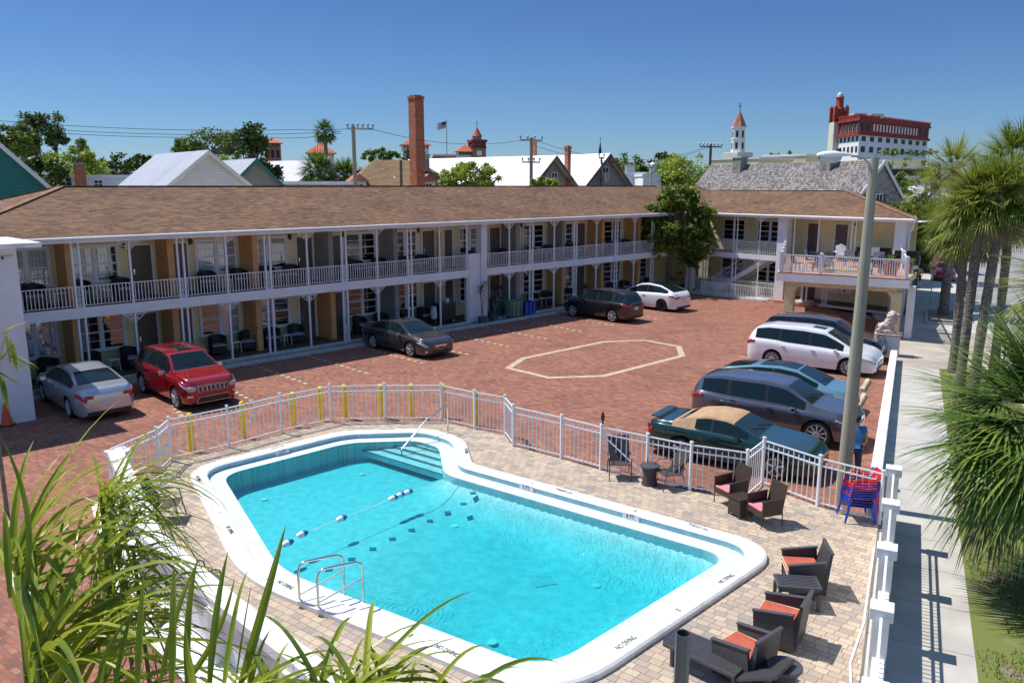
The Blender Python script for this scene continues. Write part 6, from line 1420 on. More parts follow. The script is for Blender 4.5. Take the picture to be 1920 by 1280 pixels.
def leafcloud(mb, c, r, n, size, rr, clumps=40, shell=.6):
    c = Vector(c); cl = []
    for i in range(clumps):
        while True:
            v = Vector((rr.uniform(-1,1),rr.uniform(-1,1),rr.uniform(-1,1)))
            if shell < v.length <= 1: break
        cl.append((Vector((v.x*r[0],v.y*r[1],v.z*r[2])), rr.uniform(.16,.34)*min(r)))
    for i in range(n):
        q, cr = rr.choice(cl); v = Vector((rr.gauss(0,1),rr.gauss(0,1),rr.gauss(0,1)*.7))*cr*.6; p = c+q+v
        d = Vector((rr.gauss(0,1),rr.gauss(0,1),rr.gauss(0,.7))).normalized(); s = d.cross(Vector((rr.gauss(0,1),rr.gauss(0,1),1))).normalized(); L_ = size*rr.uniform(.7,1.4)
        mb.add([p, p+d*L_*.5+s*L_*.3, p+d*L_, p+d*L_*.5-s*L_*.3], [(0,1,2,3)])
    return cl
def tree(name, base, h, crown, label, leaf='leafmid', n=3500, size=.3, seed=1, tr=.2, clumps=40, shell=.55, group=None, forks=7, cat='tree'):
    """crown = list of (offset, radii)"""
    rr = random.Random(seed); o = empty(name, base, 0, label, cat, group); m = MB(); lf = MB(); c0 = Vector(crown[0][0])
    fk = Vector((c0.x*.4,c0.y*.4,c0.z-crown[0][1][2]*.8)); m.tube([(0,0,-.1),fk*.5,fk],[tr*1.2,tr,tr*.75],8)
    per = n//len(crown)
    for c, r in crown:
        cl = leafcloud(lf, c, r, per, size, rr, clumps, shell)
        for q, _ in cl[:forks*2]: e = Vector(c)+q*.85; mid = fk*.45+e*.55+Vector((0,0,-.1*r[2])); m.tube([fk,mid,e],[tr*.4,tr*.2,tr*.06],5,cap=False)
    m.build('trunk','bark',o,smooth=True); lf.build('crown',leaf,o,auto=False); return o
# corner tree in the motel angle
tb = G(1250,548,.0)
def cpx(x, y, Y, b): return W(x,y,Y)-b
Yt = tb.y-.6; k = Yt/FPX*1.0
tree('courtyard_tree', tb, 8, [((cpx(1272,415,Yt,tb)),(2.3,1.9,1.8)),((cpx(1238,445,Yt,tb)),(1.4,1.4,1.4)),((cpx(1300,450,Yt,tb)),(1.3,1.3,1.4)),((cpx(1262,374,Yt,tb)),(1.2,1.2,.9)),((cpx(1222,402,Yt,tb)),(.7,.7,.6)),((cpx(1318,402,Yt,tb)),(.8,.7,.7)),((cpx(1298,478,Yt,tb)),(.8,.7,.8)),((cpx(1288,372,Yt,tb)),(.7,.7,.7))], 'dense dark green tree growing in the inner corner of the motel', 'leafmid', 12500, .27, 4, .16, 42, .4)
potplant(SN(29.35,-31.75,0), 2.4, 'tall burgundy leaved potted plant against the white pilaster', .55, True, 4, 3, 24)
potplant(SN(30.4,-31.9,0), 1.9, 'bushy dark potted plant between the pilaster and the laundry bins', .55, True, 9, 4, 26)
potplant(SN(37.95,-31.9,.0), 1.7, 'burgundy potted plant by the lattice post behind the black SUV', .4, True, 4, 6, 22)
potplant(SN(47.3,-31.4,.0), 1.5, 'dark red bushy plant below the corner tree behind the white crossover', .7, True, 9, 7, 24)
# street palms
gP = 'cabbage palms on the street verge'
def ppalm(bx, by, tx, ty, label, seed, cr=1.6, rt=.17, bz=-.03, **k):
    b = G(bx,by,bz); Y = b.y*1.01; t = W(tx,ty-10,Y); return palm('cabbage_palm', b, t, label, rt, cr, seed=seed, group=gP, **k)
ppalm(1786,697,1812,432,'cabbage palm with the leftmost of the tall light trunks, crown just right of the terrace',11,2.0,nf=56)
ppalm(1797,741,1843,385,'cabbage palm whose trunk crosses just in front of the leftmost tall trunk',12,2.0,nf=56)
ppalm(1822,745,1884,375,'cabbage palm with an orange-stained trunk, third of the tall trunks from the left',13,1.9,nf=54)
ppalm(1862,705,1905,318,'tallest cabbage palm with crown against the sky at the right edge',14,2.1,nf=60)
ppalm(1768,592,1786,436,'shaded dark-trunked cabbage palm in the square planting bed on the sidewalk',15,1.8,rt=.27)
b = TR(58,3.6,-.03); palm('cabbage_palm', b, W(1748,420,b.y), 'far cabbage palm with a dark trunk at the kerb behind the shaded one', .2, 2.0, seed=16, group=gP, nf=36)
b = TR(70,-3.2,-.03); palm('cabbage_palm', b, W(1740,355,b.y), 'far low cabbage palm in front of the dark storefront', .2, 2.6, seed=17, group=gP, nf=36)
b = TR(62,9,-.03); palm('cabbage_palm', b, W(1790,318,b.y), 'far tall cabbage palm seen between the near crowns', .2, 2.6, seed=18, group=gP, nf=40)
b = TR(50,14,-.03); palm('cabbage_palm', b, W(1870,395,b.y), 'cabbage palm across the street behind the leaning trunks', .2, 2.4, seed=19, group=gP, nf=40)
# planting bed kerb round the dark palm
pb = MB(); c0, c1 = 49.3, 54.6
for (a0,a1,r0_,r1_) in ((49.2,49.35,1.0,3.1),(54.4,54.55,1.0,3.1),(49.35,54.4,1.0,1.12),(49.35,54.4,2.98,3.1)): pb.prism([TR(a0,r0_),TR(a0,r1_),TR(a1,r1_),TR(a1,r0_)],-.1,.08)
tag(pb.build('planting_bed_kerb','kerb'), kind='structure')
sheet('bed_soil', [tuple(TR(a,b_)[:2]) for a,b_ in ((49.35,1.12),(49.35,2.98),(54.4,2.98),(54.4,1.12))], .01, 'soil')
# big near palms at the right edge
b = TR(14.6,4.6,-.1); palm('near_palm', Vector((10.1,13.6,-.1)), Vector((9.75,13.6,3.2)), 'low wide near palm spreading its fans over the sidewalk from the right edge', .2, 2.75, 88, 21, .2, .055, leafm='palmgreen', nleaf=28, seg=5)
palm('near_palm', Vector((13.6,17.6,-.1)), Vector((13.0,17.6,5.2)), 'near palm whose fans hang at the right edge above the low wide palm', .2, 2.3, 64, 22, .35, .055, nleaf=26, seg=5)
# far street planting by the terrace
for i, (x, y, r, lf) in enumerate([(1712,455,1.4,'leafdark'),(1722,425,1.5,'leafmid'),(1705,410,1.2,'leafmid'),(1724,462,1.2,'leafdark')]):
    Y = 50+i*2; c = W(x,y,Y); b_ = Vector((c.x,c.y,-.1)); tree('street_shrub', b_, 5, [((c-b_),(r,r,r*1.2))], ['dark shrub hanging over the sidewalk beyond the terrace','leafy green shrub just right of the stone gable','small green bush at the stone house gutter','dark bush above the far sidewalk'][i], lf, 1500, .28, 30+i, .1, 26, .3)
# foreground strap leaved plants, left
def strap_clump(name, base, top, label, n, L_, w, seed, leanx=.3, e0=.2, e1=1.4, az=None, m='strap', droop=1.1, seg=9, cat='plant', spr=.06):
    rr = random.Random(seed); base, top = Vector(base), Vector(top); o = empty(name, base, 0, label, cat); st_ = MB(); st_.tube([(0,0,0),(top-base)*.5+Vector((.05,0,0)),top-base],[.022,.02,.016],7); st_.build('stem','leafmid',o,smooth=True)
    lf = MB(); tv = top-base
    for i in range(n):
        a = rr.uniform(*az) if az else rr.uniform(0,6.28); e = rr.uniform(e0,e1); d = Vector((math.cos(a)*math.cos(e),math.sin(a)*math.cos(e),math.sin(e)))
        strip(lf, tv+Vector((rr.uniform(-spr,spr),rr.uniform(-.06,.06)-abs(spr-.06)*.3,-rr.uniform(0,1)**1.5*(1.5 if spr < .1 else .25))), d, L_*rr.uniform(.65,1.1), w*rr.uniform(.7,1.1), seg, droop*rr.uniform(.5,1.3), .22, curl=rr.uniform(-.5,.5))
    lf.build('leaves',m,o,auto=False); return o
def gb(p, z=-.04): return Vector((p.x, p.y, z))
P0 = T(70,1210,5.2); strap_clump('strap_leaf_plant', gb(P0)+Vector((-.3,-.2,0)), P0, 'large strap-leaved plant arching over the left wall from the lower left corner', 95, 1.5, .062, 41, az=(-.9,2.3), droop=1.7, e0=.0, e1=1.15)
P1 = T(30,1040,5.8); strap_clump('strap_leaf_plant', gb(P1)+Vector((-.3,0,0)), P1, 'strap-leaved plant at the left edge behind the largest clump', 85, 1.3, .052, 42, az=(-1,2.4), droop=1.5, e0=.0, e1=1.2)
P2 = T(190,930,6.4); strap_clump('strap_leaf_plant', gb(P2)+Vector((-.1,-.2,0)), P2, 'strap-leaved plant with long tips reaching toward the silver sedan', 75, 1.2, .036, 43, az=(-1.3,2.2), droop=1.9, e0=.0, e1=1.3)
P3 = T(205,905,6.9); strap_clump('strap_leaf_plant', gb(P3), P3, 'fine-leaved arching plant hanging over the left wall beside the pool deck', 110, 1.0, .024, 44, az=(-1.4,1.6), droop=2.4, e0=-.2, e1=1.0)
P4 = T(250,1030,6.8); strap_clump('dry_leaf_tuft', gb(P4), P4, 'dry brown drooping leaf tuft in front of the left wall', 60, .75, .018, 45, m='deadleaf', droop=2.5, e0=-.6, e1=.8, seg=6)
P5 = T(570,1275,4.3); strap_clump('strap_leaf_plant', gb(P5), P5, 'strap-leaved plant sprawling along the bottom edge under the pool coping', 75, .82, .038, 46, az=(-.5,3.3), droop=1.6, e0=.0, e1=.8, spr=.42)
P7 = T(760,1290,4.3); strap_clump('strap_leaf_plant', gb(P7), P7, 'strap-leaved plant with tips crossing the NO DIVING lettering at the bottom edge', 55, .6, .034, 48, az=(-.4,3.5), droop=1.8, e0=.0, e1=.9, spr=.35)
P6 = T(470,1340,4.3); strap_clump('strap_leaf_plant', gb(P6), P6, 'strap-leaved plant at the bottom edge left of centre', 24, .75, .042, 47, droop=1.5, e0=.1, e1=1.0)
# upright blades rising from the bottom edge
ub = empty('upright_leaf_plant', gb(T(400,1330,4.2)), 0, 'cluster of tall upright sword-like leaves rising from the bottom edge left of the ladder', 'plant')
lf = MB()
def blade_px(b_, mid, t_, d0, w_, kd=0):
    p0, p1, p2 = T(*b_,d0), T(*mid,d0+.1), T(*t_,d0+.15); n = 12; vs = []
    for i in range(n+1):
        t = i/n; q = p0*(1-t)**2+p1*2*t*(1-t)+p2*t*t; tg = (p1-p0)*(1-t)+(p2-p1)*t; s = tg.cross(Vector((.25,-1,.3))).normalized(); nr = s.cross(tg).normalized()
        ww = w_*(min(1,.5+t*2))*(1-t**3)+.001; q = q-ub.location; vs += [q-s*ww*.5+nr*ww*.2, q, q+s*ww*.5+nr*ww*.2]
    lf.add(vs, [(3*i+k2, 3*i+3+k2, 3*i+4+k2, 3*i+1+k2) for i in range(n) for k2 in (0,1)])
for a in [((446,1300),(500,1120),(536,982),4.4,.065),((392,1300),(402,1130),(428,1032),4.4,.05),((352,1300),(346,1130),(372,1042),4.5,.05),((258,1300),(262,1160),(270,1072),4.5,.05),((322,1300),(325,1150),(326,1050),4.5,.055),((296,1300),(330,1120),(375,1046),4.6,.04),((440,1290),(455,1180),(472,1090),4.5,.012),((330,1300),(420,1200),(440,1080),4.6,.045),((190,1300),(178,1230),(248,1148),4.5,.04),((372,1310),(352,1250),(347,1170),4.4,.05),((210,1310),(235,1180),(250,1140),4.4,.035),((20,1120),(12,980),(8,955),5.2,.06),((45,1100),(80,960),(0,815),5.2,.05)]: blade_px(*a[:4],a[4]*.78)
lf.build('leaves','strap',ub,auto=False)
sc_ = MB(); sc_.tube([(0,0,0),T(400,1330,4.2)-ub.location],[.05,.03],7); sc_.build('stem','bark',ub)
tree('wall_weed', G(310,1180,-.03), .3, [((0,0,.2),(.2,.2,.18))], 'small weedy bush at the foot of the left wall', 'leafmid', 500, .06, 61, .02, 10, .1)
# wispy twig at the far left edge
tw = MB(); 
for a in [((-20,640),(20,610),(28,660)),((-20,700),(10,660),(25,665)),((-20,690),(4,700),(8,720)),((-25,760),(-5,700),(5,650))]:
    p = [T(x,y,7.5) for x,y in a]; n = 6
    for i in range(n):
        t = i/n; q = p[0]*(1-t)**2+p[1]*2*t*(1-t)+p[2]*t*t; strip(tw, q, (p[1]-p[0]) if i < 3 else (p[2]-p[1]), .3, .03, 4, .4)
o_ = T(-20,700,7.5); t_ = empty('leaf_spray', gb(o_), 0, 'thin green leaf spray entering at the left edge beside the white block', 'plant')
b = MB(); b.v = [tuple(Vector(v)-t_.location) for v in tw.v]; b.f = tw.f; b.mi = tw.mi; b.build('leaves','strap',t_,auto=False)
b = MB(); b.tube([(0,0,0), o_-t_.location],[.04,.015],6); b.build('stem','bark',t_)
# ---------- people
def person(loc, rz, label, shirt, pants, h=1.75, pose='stand', skin='skin', shorts=False):
    o = empty('person', loc, rz, label, 'person'); k = h/1.75
    J = {'pel':(0,0,.95),'wst':(0,0,1.08),'chs':(.02,0,1.30),'nck':(.02,0,1.47),'hd0':(.03,0,1.56),'hd1':(.04,0,1.66),'hd2':(.03,0,1.72),
         'hl':(0,.09,.90),'kl':(.03,.11,.50),'al':(0,.11,.09),'tl':(.15,.12,.04),'hr':(0,-.09,.90),'kr':(.03,-.11,.50),'ar':(-.02,-.11,.09),'tr':(.13,-.12,.04),
         'sl':(.0,.19,1.41),'el':(.02,.25,1.14),'wl':(.16,.21,.92),'hdl':(.22,.19,.86),'sr':(.0,-.19,1.41),'er':(.02,-.25,1.14),'wr':(.16,-.21,.92),'hdr':(.22,-.19,.86)}
    Rr = {'pel':.135,'wst':.125,'chs':.15,'nck':.06,'hd0':.075,'hd1':.10,'hd2':.075,'hl':.09,'kl':.06,'al':.042,'tl':.04,'hr':.09,'kr':.06,'ar':.042,'tr':.04,'sl':.07,'el':.045,'wl':.03,'hdl':.035,'sr':.07,'er':.045,'wr':.03,'hdr':.035}
    E_ = [('pel','wst'),('wst','chs'),('chs','nck'),('nck','hd0'),('hd0','hd1'),('hd1','hd2'),('pel','hl'),('hl','kl'),('kl','al'),('al','tl'),('pel','hr'),('hr','kr'),('kr','ar'),('ar','tr'),('chs','sl'),('sl','el'),('el','wl'),('wl','hdl'),('chs','sr'),('sr','er'),('er','wr'),('wr','hdr')]
    def skinned(nm, names, m, grow=0, cut=None, ext=None):
        idx = {n: i for i, n in enumerate(names)}; me = bpy.data.meshes.new(nm); me.from_pydata([tuple(Vector(J[n])*k) for n in names], [(idx[a],idx[b]) for a, b in E_ if a in idx and b in idx], [])
        ob = bpy.data.objects.new(nm, me); COL.objects.link(ob); ob.parent = o; md = ob.modifiers.new('s','SKIN'); md.use_smooth_shade = True; me.materials.append(M_[m])
        sv = me.skin_vertices
        if not sv: 
            bm = bmesh.new(); bm.from_mesh(me); bm.verts.layers.skin.verify(); bm.to_mesh(me); bm.free(); sv = me.skin_vertices
        for n, i in idx.items(): r = (Rr[n]+grow)*k; sv[0].data[i].radius = (r, r*(.8 if n in('chs','wst','pel') else 1)); 
        sv[0].data[0].use_root = True
        s2 = ob.modifiers.new('d','SUBSURF'); s2.levels = s2.render_levels = 2; return ob
    names = list(J); skinned('body', names, skin)
    J['mul'] = tuple((Vector(J['sl'])*.4+Vector(J['el'])*.6)); J['mur'] = tuple((Vector(J['sr'])*.4+Vector(J['er'])*.6)); Rr['mul'] = Rr['mur'] = .06
    E_.extend([('sl','mul'),('sr','mur')]); J['kl2'] = tuple(Vector(J['kl'])*.9+Vector(J['hl'])*.1); 
    skinned('shirt', ['wst','chs','pel','sl','sr','mul','mur'], shirt, .022)
    skinned('trousers', ['pel','hl','hr','kl','kr']+([] if shorts else ['al','ar']), pants, .018)
    m = MB(); m.lathe([(.0,-.10),(.07,-.07),(.105,0),(.095,.06),(.05,.10),(0,.11)],12,c=(.0*k,0,1.655*k)); m.build('hair','hair',o,smooth=True)
    for sg in (1,-1): m = MB(); m.box((.06*k,sg*.115*k,.045),(.27,.10,.09)); m.build('shoe','black',o,bevel=.03)
    return o
person(G(1597,905,0), R(75), 'man in blue t-shirt and dark trousers standing behind the lamp post', 'shirtblue', 'pants', 1.8)
person(TR(66.5,.6,-.03), R(240), 'distant pedestrian in orange top and black shorts on the far sidewalk', 'orangeshirt', 'shortsblk', 1.75, shorts=True)
# ---------- terrace furniture
def tloc(x, y, z=3.0): return (mt.matrix_world if False else (Matrix.Translation(MO) @ Matrix.Rotation(A,4,'Z'))) @ (tm @ Vector((x,y,z)))
tr_ = math.atan2(fd.y,fd.x)
def metal_chair():
    o = empty('terrace_armchair', (0,0,0), 0, '', 'chair'); m = MB(); m.b2(-.24,.26,-.26,.26,.40,.44); m.build('seat','frameblk',o); m = MB(); m.ext([(-.24,-.27,.42),(-.34,-.27,.92),(-.37,-.27,.92),(-.27,-.27,.42)],(0,.54,0)); m.build('backrest','cushgrey',o)
    for sg in (1,-1):
        m = MB(); y = sg*.27; m.tube([(.25,y,0),(.25,y,.62),(-.28,y,.64)],.016,5); m.tube([(-.3,y,0),(-.26,y,.42)],.016,5); m.build('arm_frame','frameblk',o)
    return o
mc = metal_chair(); gT = 'grey metal armchairs on the terrace'
for i, (x, y, rz, l) in enumerate([(2.6,5.2,90,'grey metal terrace armchair left of the lamp post, back to the lot'),(4.15,5.0,90,'grey metal terrace armchair right beside the lamp post, back to the lot'),(2.1,1.4,60,'dark metal terrace chair close behind the front railing, second rail bay'),(3.4,7.6,-90,'dark terrace armchair against the yellow wall facing the lot'),(.9,3.5,0,'dark terrace chair by the left railing')]):
    place(mc, tloc(x,y), tr_+R(rz), l, gT)
def iron_chair():
    o = empty('iron_chair', (0,0,0), 0, '', 'chair'); m = MB(); m.b2(-.22,.24,-.23,.23,.42,.45); m.build('seat','black',o); m = MB()
    m.tube([(-.22,-.22,.44),(-.30,-.22,.88),(-.31,0,.98),(-.30,.22,.88),(-.22,.22,.44)],.018,6)
    for y in (-.14,-.07,0,.07,.14): m.bar((-.225,y,.45),(-.305,y,.92),.03,.012)
    m.build('backrest','black',o)
    for x in (.2,-.2):
        for y in (.2,-.2): m = MB(); m.tube([(x,y,.42),(x*1.15,y*1.15,0)],.016,5); m.build('leg','black',o)
    return o
ic = iron_chair()
for x, y, rz, l in [(.75,1.0,40,'black iron chair in the front left corner of the terrace'),(1.5,1.2,150,'black iron chair facing the front left corner chair on the terrace'),(1.9,2.6,-100,'black iron chair one step behind the front rail, left terrace bay'),(4.6,1.1,100,'black iron chair behind the lamp post at the front terrace rail'),(4.75,2.4,-80,'black iron chair deeper behind the lamp post on the terrace'),(3.6,3.3,20,'black iron chair in the middle of the terrace')]:
    place(ic, tloc(x,y), tr_+R(rz), l, 'black iron chairs on the terrace')
def bench(x, y, l, lab):
    o = empty('terrace_sofa', tloc(x,y), tr_, lab, 'sofa'); m = MB(); m.b2(-l/2,l/2,-.35,.35,.1,.42); m.build('seat','black',o,bevel=.02); m = MB(); m.b2(-l/2,l/2,.25,.40,.42,.85); m.build('backrest','black',o,bevel=.02)
    for s_ in (-1,1): m = MB(); m.b2(s_*l/2-.06,s_*l/2+.06,-.35,.40,.1,.62); m.build('arm','black',o,bevel=.02)
bench(3.2,8.6,1.9,'low black terrace sofa along the yellow wall left of the lamp post'); bench(5.2,7.0,1.3,'black terrace sofa right of the lamp post')
ad = empty('adirondack_chair', tloc(1.5,8.6), tr_+R(-70), 'white wooden slatted chair behind the diagonal terrace railing', 'chair')
m = MB(); m.ext([(.3,-.28,.36),(-.25,-.28,.22),(-.25,-.28,.19),(.3,-.28,.33)],(0,.56,0)); m.build('seat','white',ad); m = MB()
for i in range(5): y = -.24+i*.12; m.ext([(-.22,y-.05,.22),(-.48,y-.05,.98-abs(i-2)*.05),(-.505,y-.05,.98-abs(i-2)*.05),(-.245,y-.05,.22)],(0,.10,0))
m.build('backrest','white',ad)
for s_ in (-1,1):
    m = MB(); m.b2(-.35,.38,s_*.36-.06,s_*.36+.06,.52,.55); m.b2(.28,.34,s_*.34-.02,s_*.34+.02,0,.52); m.bar((.28,s_*.30,.33),(-.42,s_*.30,.02),.03,.10); m.build('arm','white',ad)
tt = empty('terrace_table', tloc(.9,4.8), tr_, 'dark round terrace table by the diagonal railing', 'table'); m = MB(); m.lathe([(.45,.70),(.46,.73),(0,.735)],18); m.build('table_top','black',tt); m = MB(); m.tube([(0,0,.03),(0,0,.70)],.04,8); m.lathe([(.25,0),(.06,.05)],14); m.build('pedestal','black',tt)
def terracotta_pot(loc, lab, r=.3, h=.6, s_=1):
    o = empty('terracotta_planter', loc, 0, lab, 'planter'); m = MB(); m.lathe([(r*.7,0),(r,h*.8),(r*1.08,h*.82),(r*1.08,h),(r*.9,h),(r*.85,h-.05)],16); m.build('pot','terracotta',o,smooth=True)
    lf = MB(); rr = random.Random(s_)
    for i in range(26): a = rr.uniform(0,6.28); e = rr.uniform(.3,1.3); strip(lf,(0,0,h-.05),(math.cos(a)*math.cos(e),math.sin(a)*math.cos(e),math.sin(e)),rr.uniform(.3,.55),.09,5,.9)
    lf.build('plant','leafmid',o,auto=False)
terracotta_pot(tloc(5.25,1.1), 'large terracotta planter with green leaves at the right front corner of the terrace', .40, .75, 3)
terracotta_pot(tloc(TWd-.45,3.1), 'terracotta planter with banana leaf by the right terrace railing', .25,.5,5)
# sandwich board, street sign, post cap
sb = empty('hanging_sign', TR(60,-.55,-.03), R(-27+90), 'black hanging sign board with pale lettering beyond the terrace corner', 'sign')
m = MB(); m.b2(-.03,.03,-.75,.75,1.2,2.9); m.build('board','black',sb)
text_mesh('1811', .62, 'offwhite', sb, Matrix.Translation((-.04,0,2.35)) @ Matrix.Rotation(R(-90),4,'Z') @ Matrix.Rotation(R(90),4,'X') @ Matrix.Scale(.8,4,(1,0,0)), name='lettering')
m = MB(); m.b2(-.035,.035,-.80,-.76,-.1,3.1); m.b2(-.035,.035,-.76,.8,2.95,3.0); m.build('frame','black',sb)
ss = empty('street_sign', TR(57,1.3,-.03), R(-60), 'thin grey signpost with a small red and white sign near the red street car', 'sign')
m = MB(); m.tube([(0,0,0),(0,0,2.6)],.03,8); m.build('post','greymetal',ss); m = MB(); m.b2(-.2,.2,-.045,-.031,1.95,2.6); m.build('panel','towerwhite',ss); m = MB(); m.b2(-.15,.15,-.052,-.046,2.3,2.5); m.build('red_mark','terracotta',ss)
bs = empty('black_sign_frame', TR(34.2,3.4,-.1), R(63), 'slim black metal sign frame between the palm trunks', 'sign'); m = MB(); m.tube([(0,0,0),(0,0,1.9),(0,0,2.2)],.035,6); m.tube([(0,.0,1.1),(.0,.32,1.1),(0,.32,1.85),(0,0,1.85)],.02,6); m.build('frame','black',bs)
# ---------- town behind the motel
def bpos(x, Y, z=-.5): p = W(x, 290, Y); return Vector((p.x, p.y, z))
def zat(y, Y): return W(960, y, Y).z
def mpx(Y): return Y/ (FPX*1.0)   # metres per reference pixel (about)
def wallwin(parent, x, z, w, h, m='palewin', rz=0, y=-.02, loc=None):
    b = MB(); b.b2(-w/2-.08,w/2+.08,-.05,0,-.08,0); b.b2(-w/2-.08,w/2+.08,-.05,0,h,h+.08); b.b2(-w/2-.08,-w/2,-.05,0,0,h); b.b2(w/2,w/2+.08,-.05,0,0,h); b.b2(-.03,.03,-.045,0,0,h); b.b2(-w/2,-.03,-.045,0,h/2-.03,h/2+.03); b.b2(.03,w/2,-.045,0,h/2-.03,h/2+.03)
    o = b.build('window','white',parent); b = MB(); b.b2(-w/2,w/2,-.025,-.01,0,h); b.build('pane',m,o); o.location = (x,y,z); o.rotation_euler = (0,0,rz); return o
def gable_house(name, label, peak, eave, ridge_far, Y, wallm, roofm, depth, trim='white', sides='R', over=.3, zg=-.5, win=None, yaw=None):
    """gable end facing the camera: peak px, eave px (half width), ridge running back-left; local frame x along gable, y back"""
    pk = W(*peak, Y); ev = W(*eave, Y); half = abs(ev.x-pk.x); o = empty(name, (pk.x, pk.y, zg), yaw or 0, label, 'house')
    zp, ze = pk.z-zg, ev.z-zg
    m = MB(); m.ext([(-half,0,0),(half,0,0),(half,0,ze),(0,0,zp-.05),(-half,0,ze)],(0,depth,0)); m.build('wall',wallm,o)
    m = MB(); sl = (zp-ze)/half; hx = half+over
    for s_ in (-1,1): m.ext([(s_*hx,-over,zp-sl*hx),(0,-over,zp),(0,-over,zp+.12),(s_*hx,-over,zp-sl*hx+.12)],(0,depth+2*over,0))
    m.build('roof',roofm,o)
    m = MB()
    for s_ in (-1,1): m.bar((s_*hx,-over-.03,zp-sl*hx-.02),(0,-over-.03,zp-.02),.05,.24,up=(0,1,0)) if False else m.ext([(s_*hx,-over-.04,zp-sl*hx-.18),(0,-over-.04,zp-.18),(0,-over-.04,zp+.10),(s_*hx,-over-.04,zp-sl*hx+.10)],(0,.038,0))
    m.build('barge_board',trim,o)
    if win:
        for x, z, w_, h_ in win: wallwin(o, x, z, w_, h_)
    return o
# white gabled house with metal roof
gable_house('gable_house','white clapboard gable house with pale ribbed metal roof behind the left half of the motel',(388,285),(470,348),(285,290),52,'siding','metalroof',9,yaw=R(42))
# green gable far left
gable_house('gable_house','teal clapboard gable house with white trim at the left edge',(-62,218),(92,368),(0,0),40,'greensiding','metalroof',9,yaw=R(34),trim='white')
# long low white building
def boxb(name, label, x0, x1, ytop, Y, m_, depth=8, cat='building', zg=-.5, parapet=True, yaw=0):
    a, b = W(x0,ytop,Y), W(x1,ytop,Y); c = (a+b)/2; o = empty(name,(c.x,c.y,zg),yaw,label,cat); hw = abs(b.x-a.x)/2; zt_ = a.z-zg
    m = MB(); m.b2(-hw,hw,0,depth,0,zt_-.25); m.build('wall',m_,o); m = MB(); m.b2(-hw-.1,hw+.1,-.1,depth+.1,zt_-.249,zt_); m.build('parapet',m_ if not parapet else 'white',o); o['hw'] = hw; o['zt'] = zt_; return o
o = boxb('flat_building','long low white flat-roofed building behind the left gable house',78,240,328,75,'siding'); wallwin(o, 1.2, o['zt']-1.1,.7,.6)
for i in range(3): wallwin(o,-3.2+i*1.4,o['zt']-1.0,1.1,.8)
b_ = empty('small_chimney', bpos(146,73), 0, 'short brick chimney in front of the lime tree at the left', 'chimney'); m = MB(); zt_ = zat(308,73)+.5; m.b2(-.35,.35,-.35,.35,0,zt_); m.build('stack','brickred',b_); m = MB(); m.b2(-.42,.42,-.42,.42,zt_,zt_+.15); m.build('cap','coquina',b_)
o = boxb('flat_building','low white flat roofed building with rooftop units right of the twin gables',1166,1212,323,90,'siding'); m = MB(); m.b2(-.6,.4,2,3,o['zt'],o['zt']+.8); m.build('rooftop_unit','greymetal',o)
o = boxb('flat_building','small white flat building with a metal tank beside the yellow-green tree',1206,1240,326,84,'towerwhite'); m = MB(); m.lathe([(.5,0),(.5,1.0),(.3,1.2)],12,c=(.5,2,o['zt'])); m.build('tank','greymetal',o)
# twin tent roofs
def tent(label, peak, evl, evr, Y, left_px, wallm='greysiding', win=None, yaw=R(38), depth=14):
    pk = W(*peak,Y); half = abs(W(*evr,Y).x-pk.x)/math.cos(yaw)*1.0; zg = -.5; o = empty('gable_house',(pk.x,pk.y,zg),yaw,label,'house'); zp = pk.z-zg; ze = W(*evr,Y).z-zg
    m = MB(); m.ext([(-half,0,0),(half,0,0),(half,0,ze),(0,0,zp-.08),(-half,0,ze)],(0,depth,0)); m.build('wall',wallm,o); sl = (zp-ze)/half; hx = half+.5
    m = MB()
    for s_ in (-1,1): m.ext([(s_*hx,-.5,zp-sl*hx),(0,-.5,zp),(0,-.5,zp+.12),(s_*hx,-.5,zp-sl*hx+.12)],(0,depth+1,0))
    m.build('roof','tentroof',o); m = MB()
    for s_ in (-1,1): m.ext([(s_*hx,-.56,zp-sl*hx-.25),(0,-.56,zp-.25),(0,-.56,zp+.10),(s_*hx,-.56,zp-sl*hx+.10)],(0,.055,0))
    m.build('barge_board','darkwood',o)
    if win: wallwin(o,*win)
    return o
tent('dark-trimmed gable house with bright white roof right of the round tree',(1035,294),(1000,348),(1078,348),71,860,win=(.3,zat(342,71)+.5,.8,.8),depth=17,yaw=R(52))
tent('taller dark-trimmed gable house with bright white roof and a window under the peak',(1137,290),(1085,348),(1184,350),75,1040,win=(-.1,zat(334,75)+.5,.75,.95),depth=15,yaw=R(40))
def chimney(name, label, x0, x1, ytop, Y, m_, cap=True, yaw=R(45), ybase=None):
    p = bpos((x0+x1)/2,Y); w_ = (x1-x0)*Y/FPX/(math.cos(yaw)+math.sin(abs(yaw))); o = empty(name,p,yaw,label,'chimney'); z = zat(ytop,Y)+.5; m = MB(); m.b2(-w_/2,w_/2,-w_/2,w_/2,0,z-.25 if cap else z); m.build('stack',m_,o)
    if cap: m = MB(); m.b2(-w_/2-.05,w_/2+.05,-w_/2-.05,w_/2+.05,z-.249,z-.08); m.b2(-w_/2+.06,w_/2-.06,-w_/2+.06,w_/2-.06,z-.079,z); m.build('crown',m_,o)
    return o
chimney('brick_chimney','tall square red brick chimney rising behind the middle of the motel',768,796,179,60,'brickred')
chimney('brick_chimney','slim brick chimney between the twin white roofs',1058.5,1070.5,273,73,'brickred')
chimney('brick_chimney','dark brick chimney stub behind the utility pole at the left gable',999,1007,262,80,'brickred')
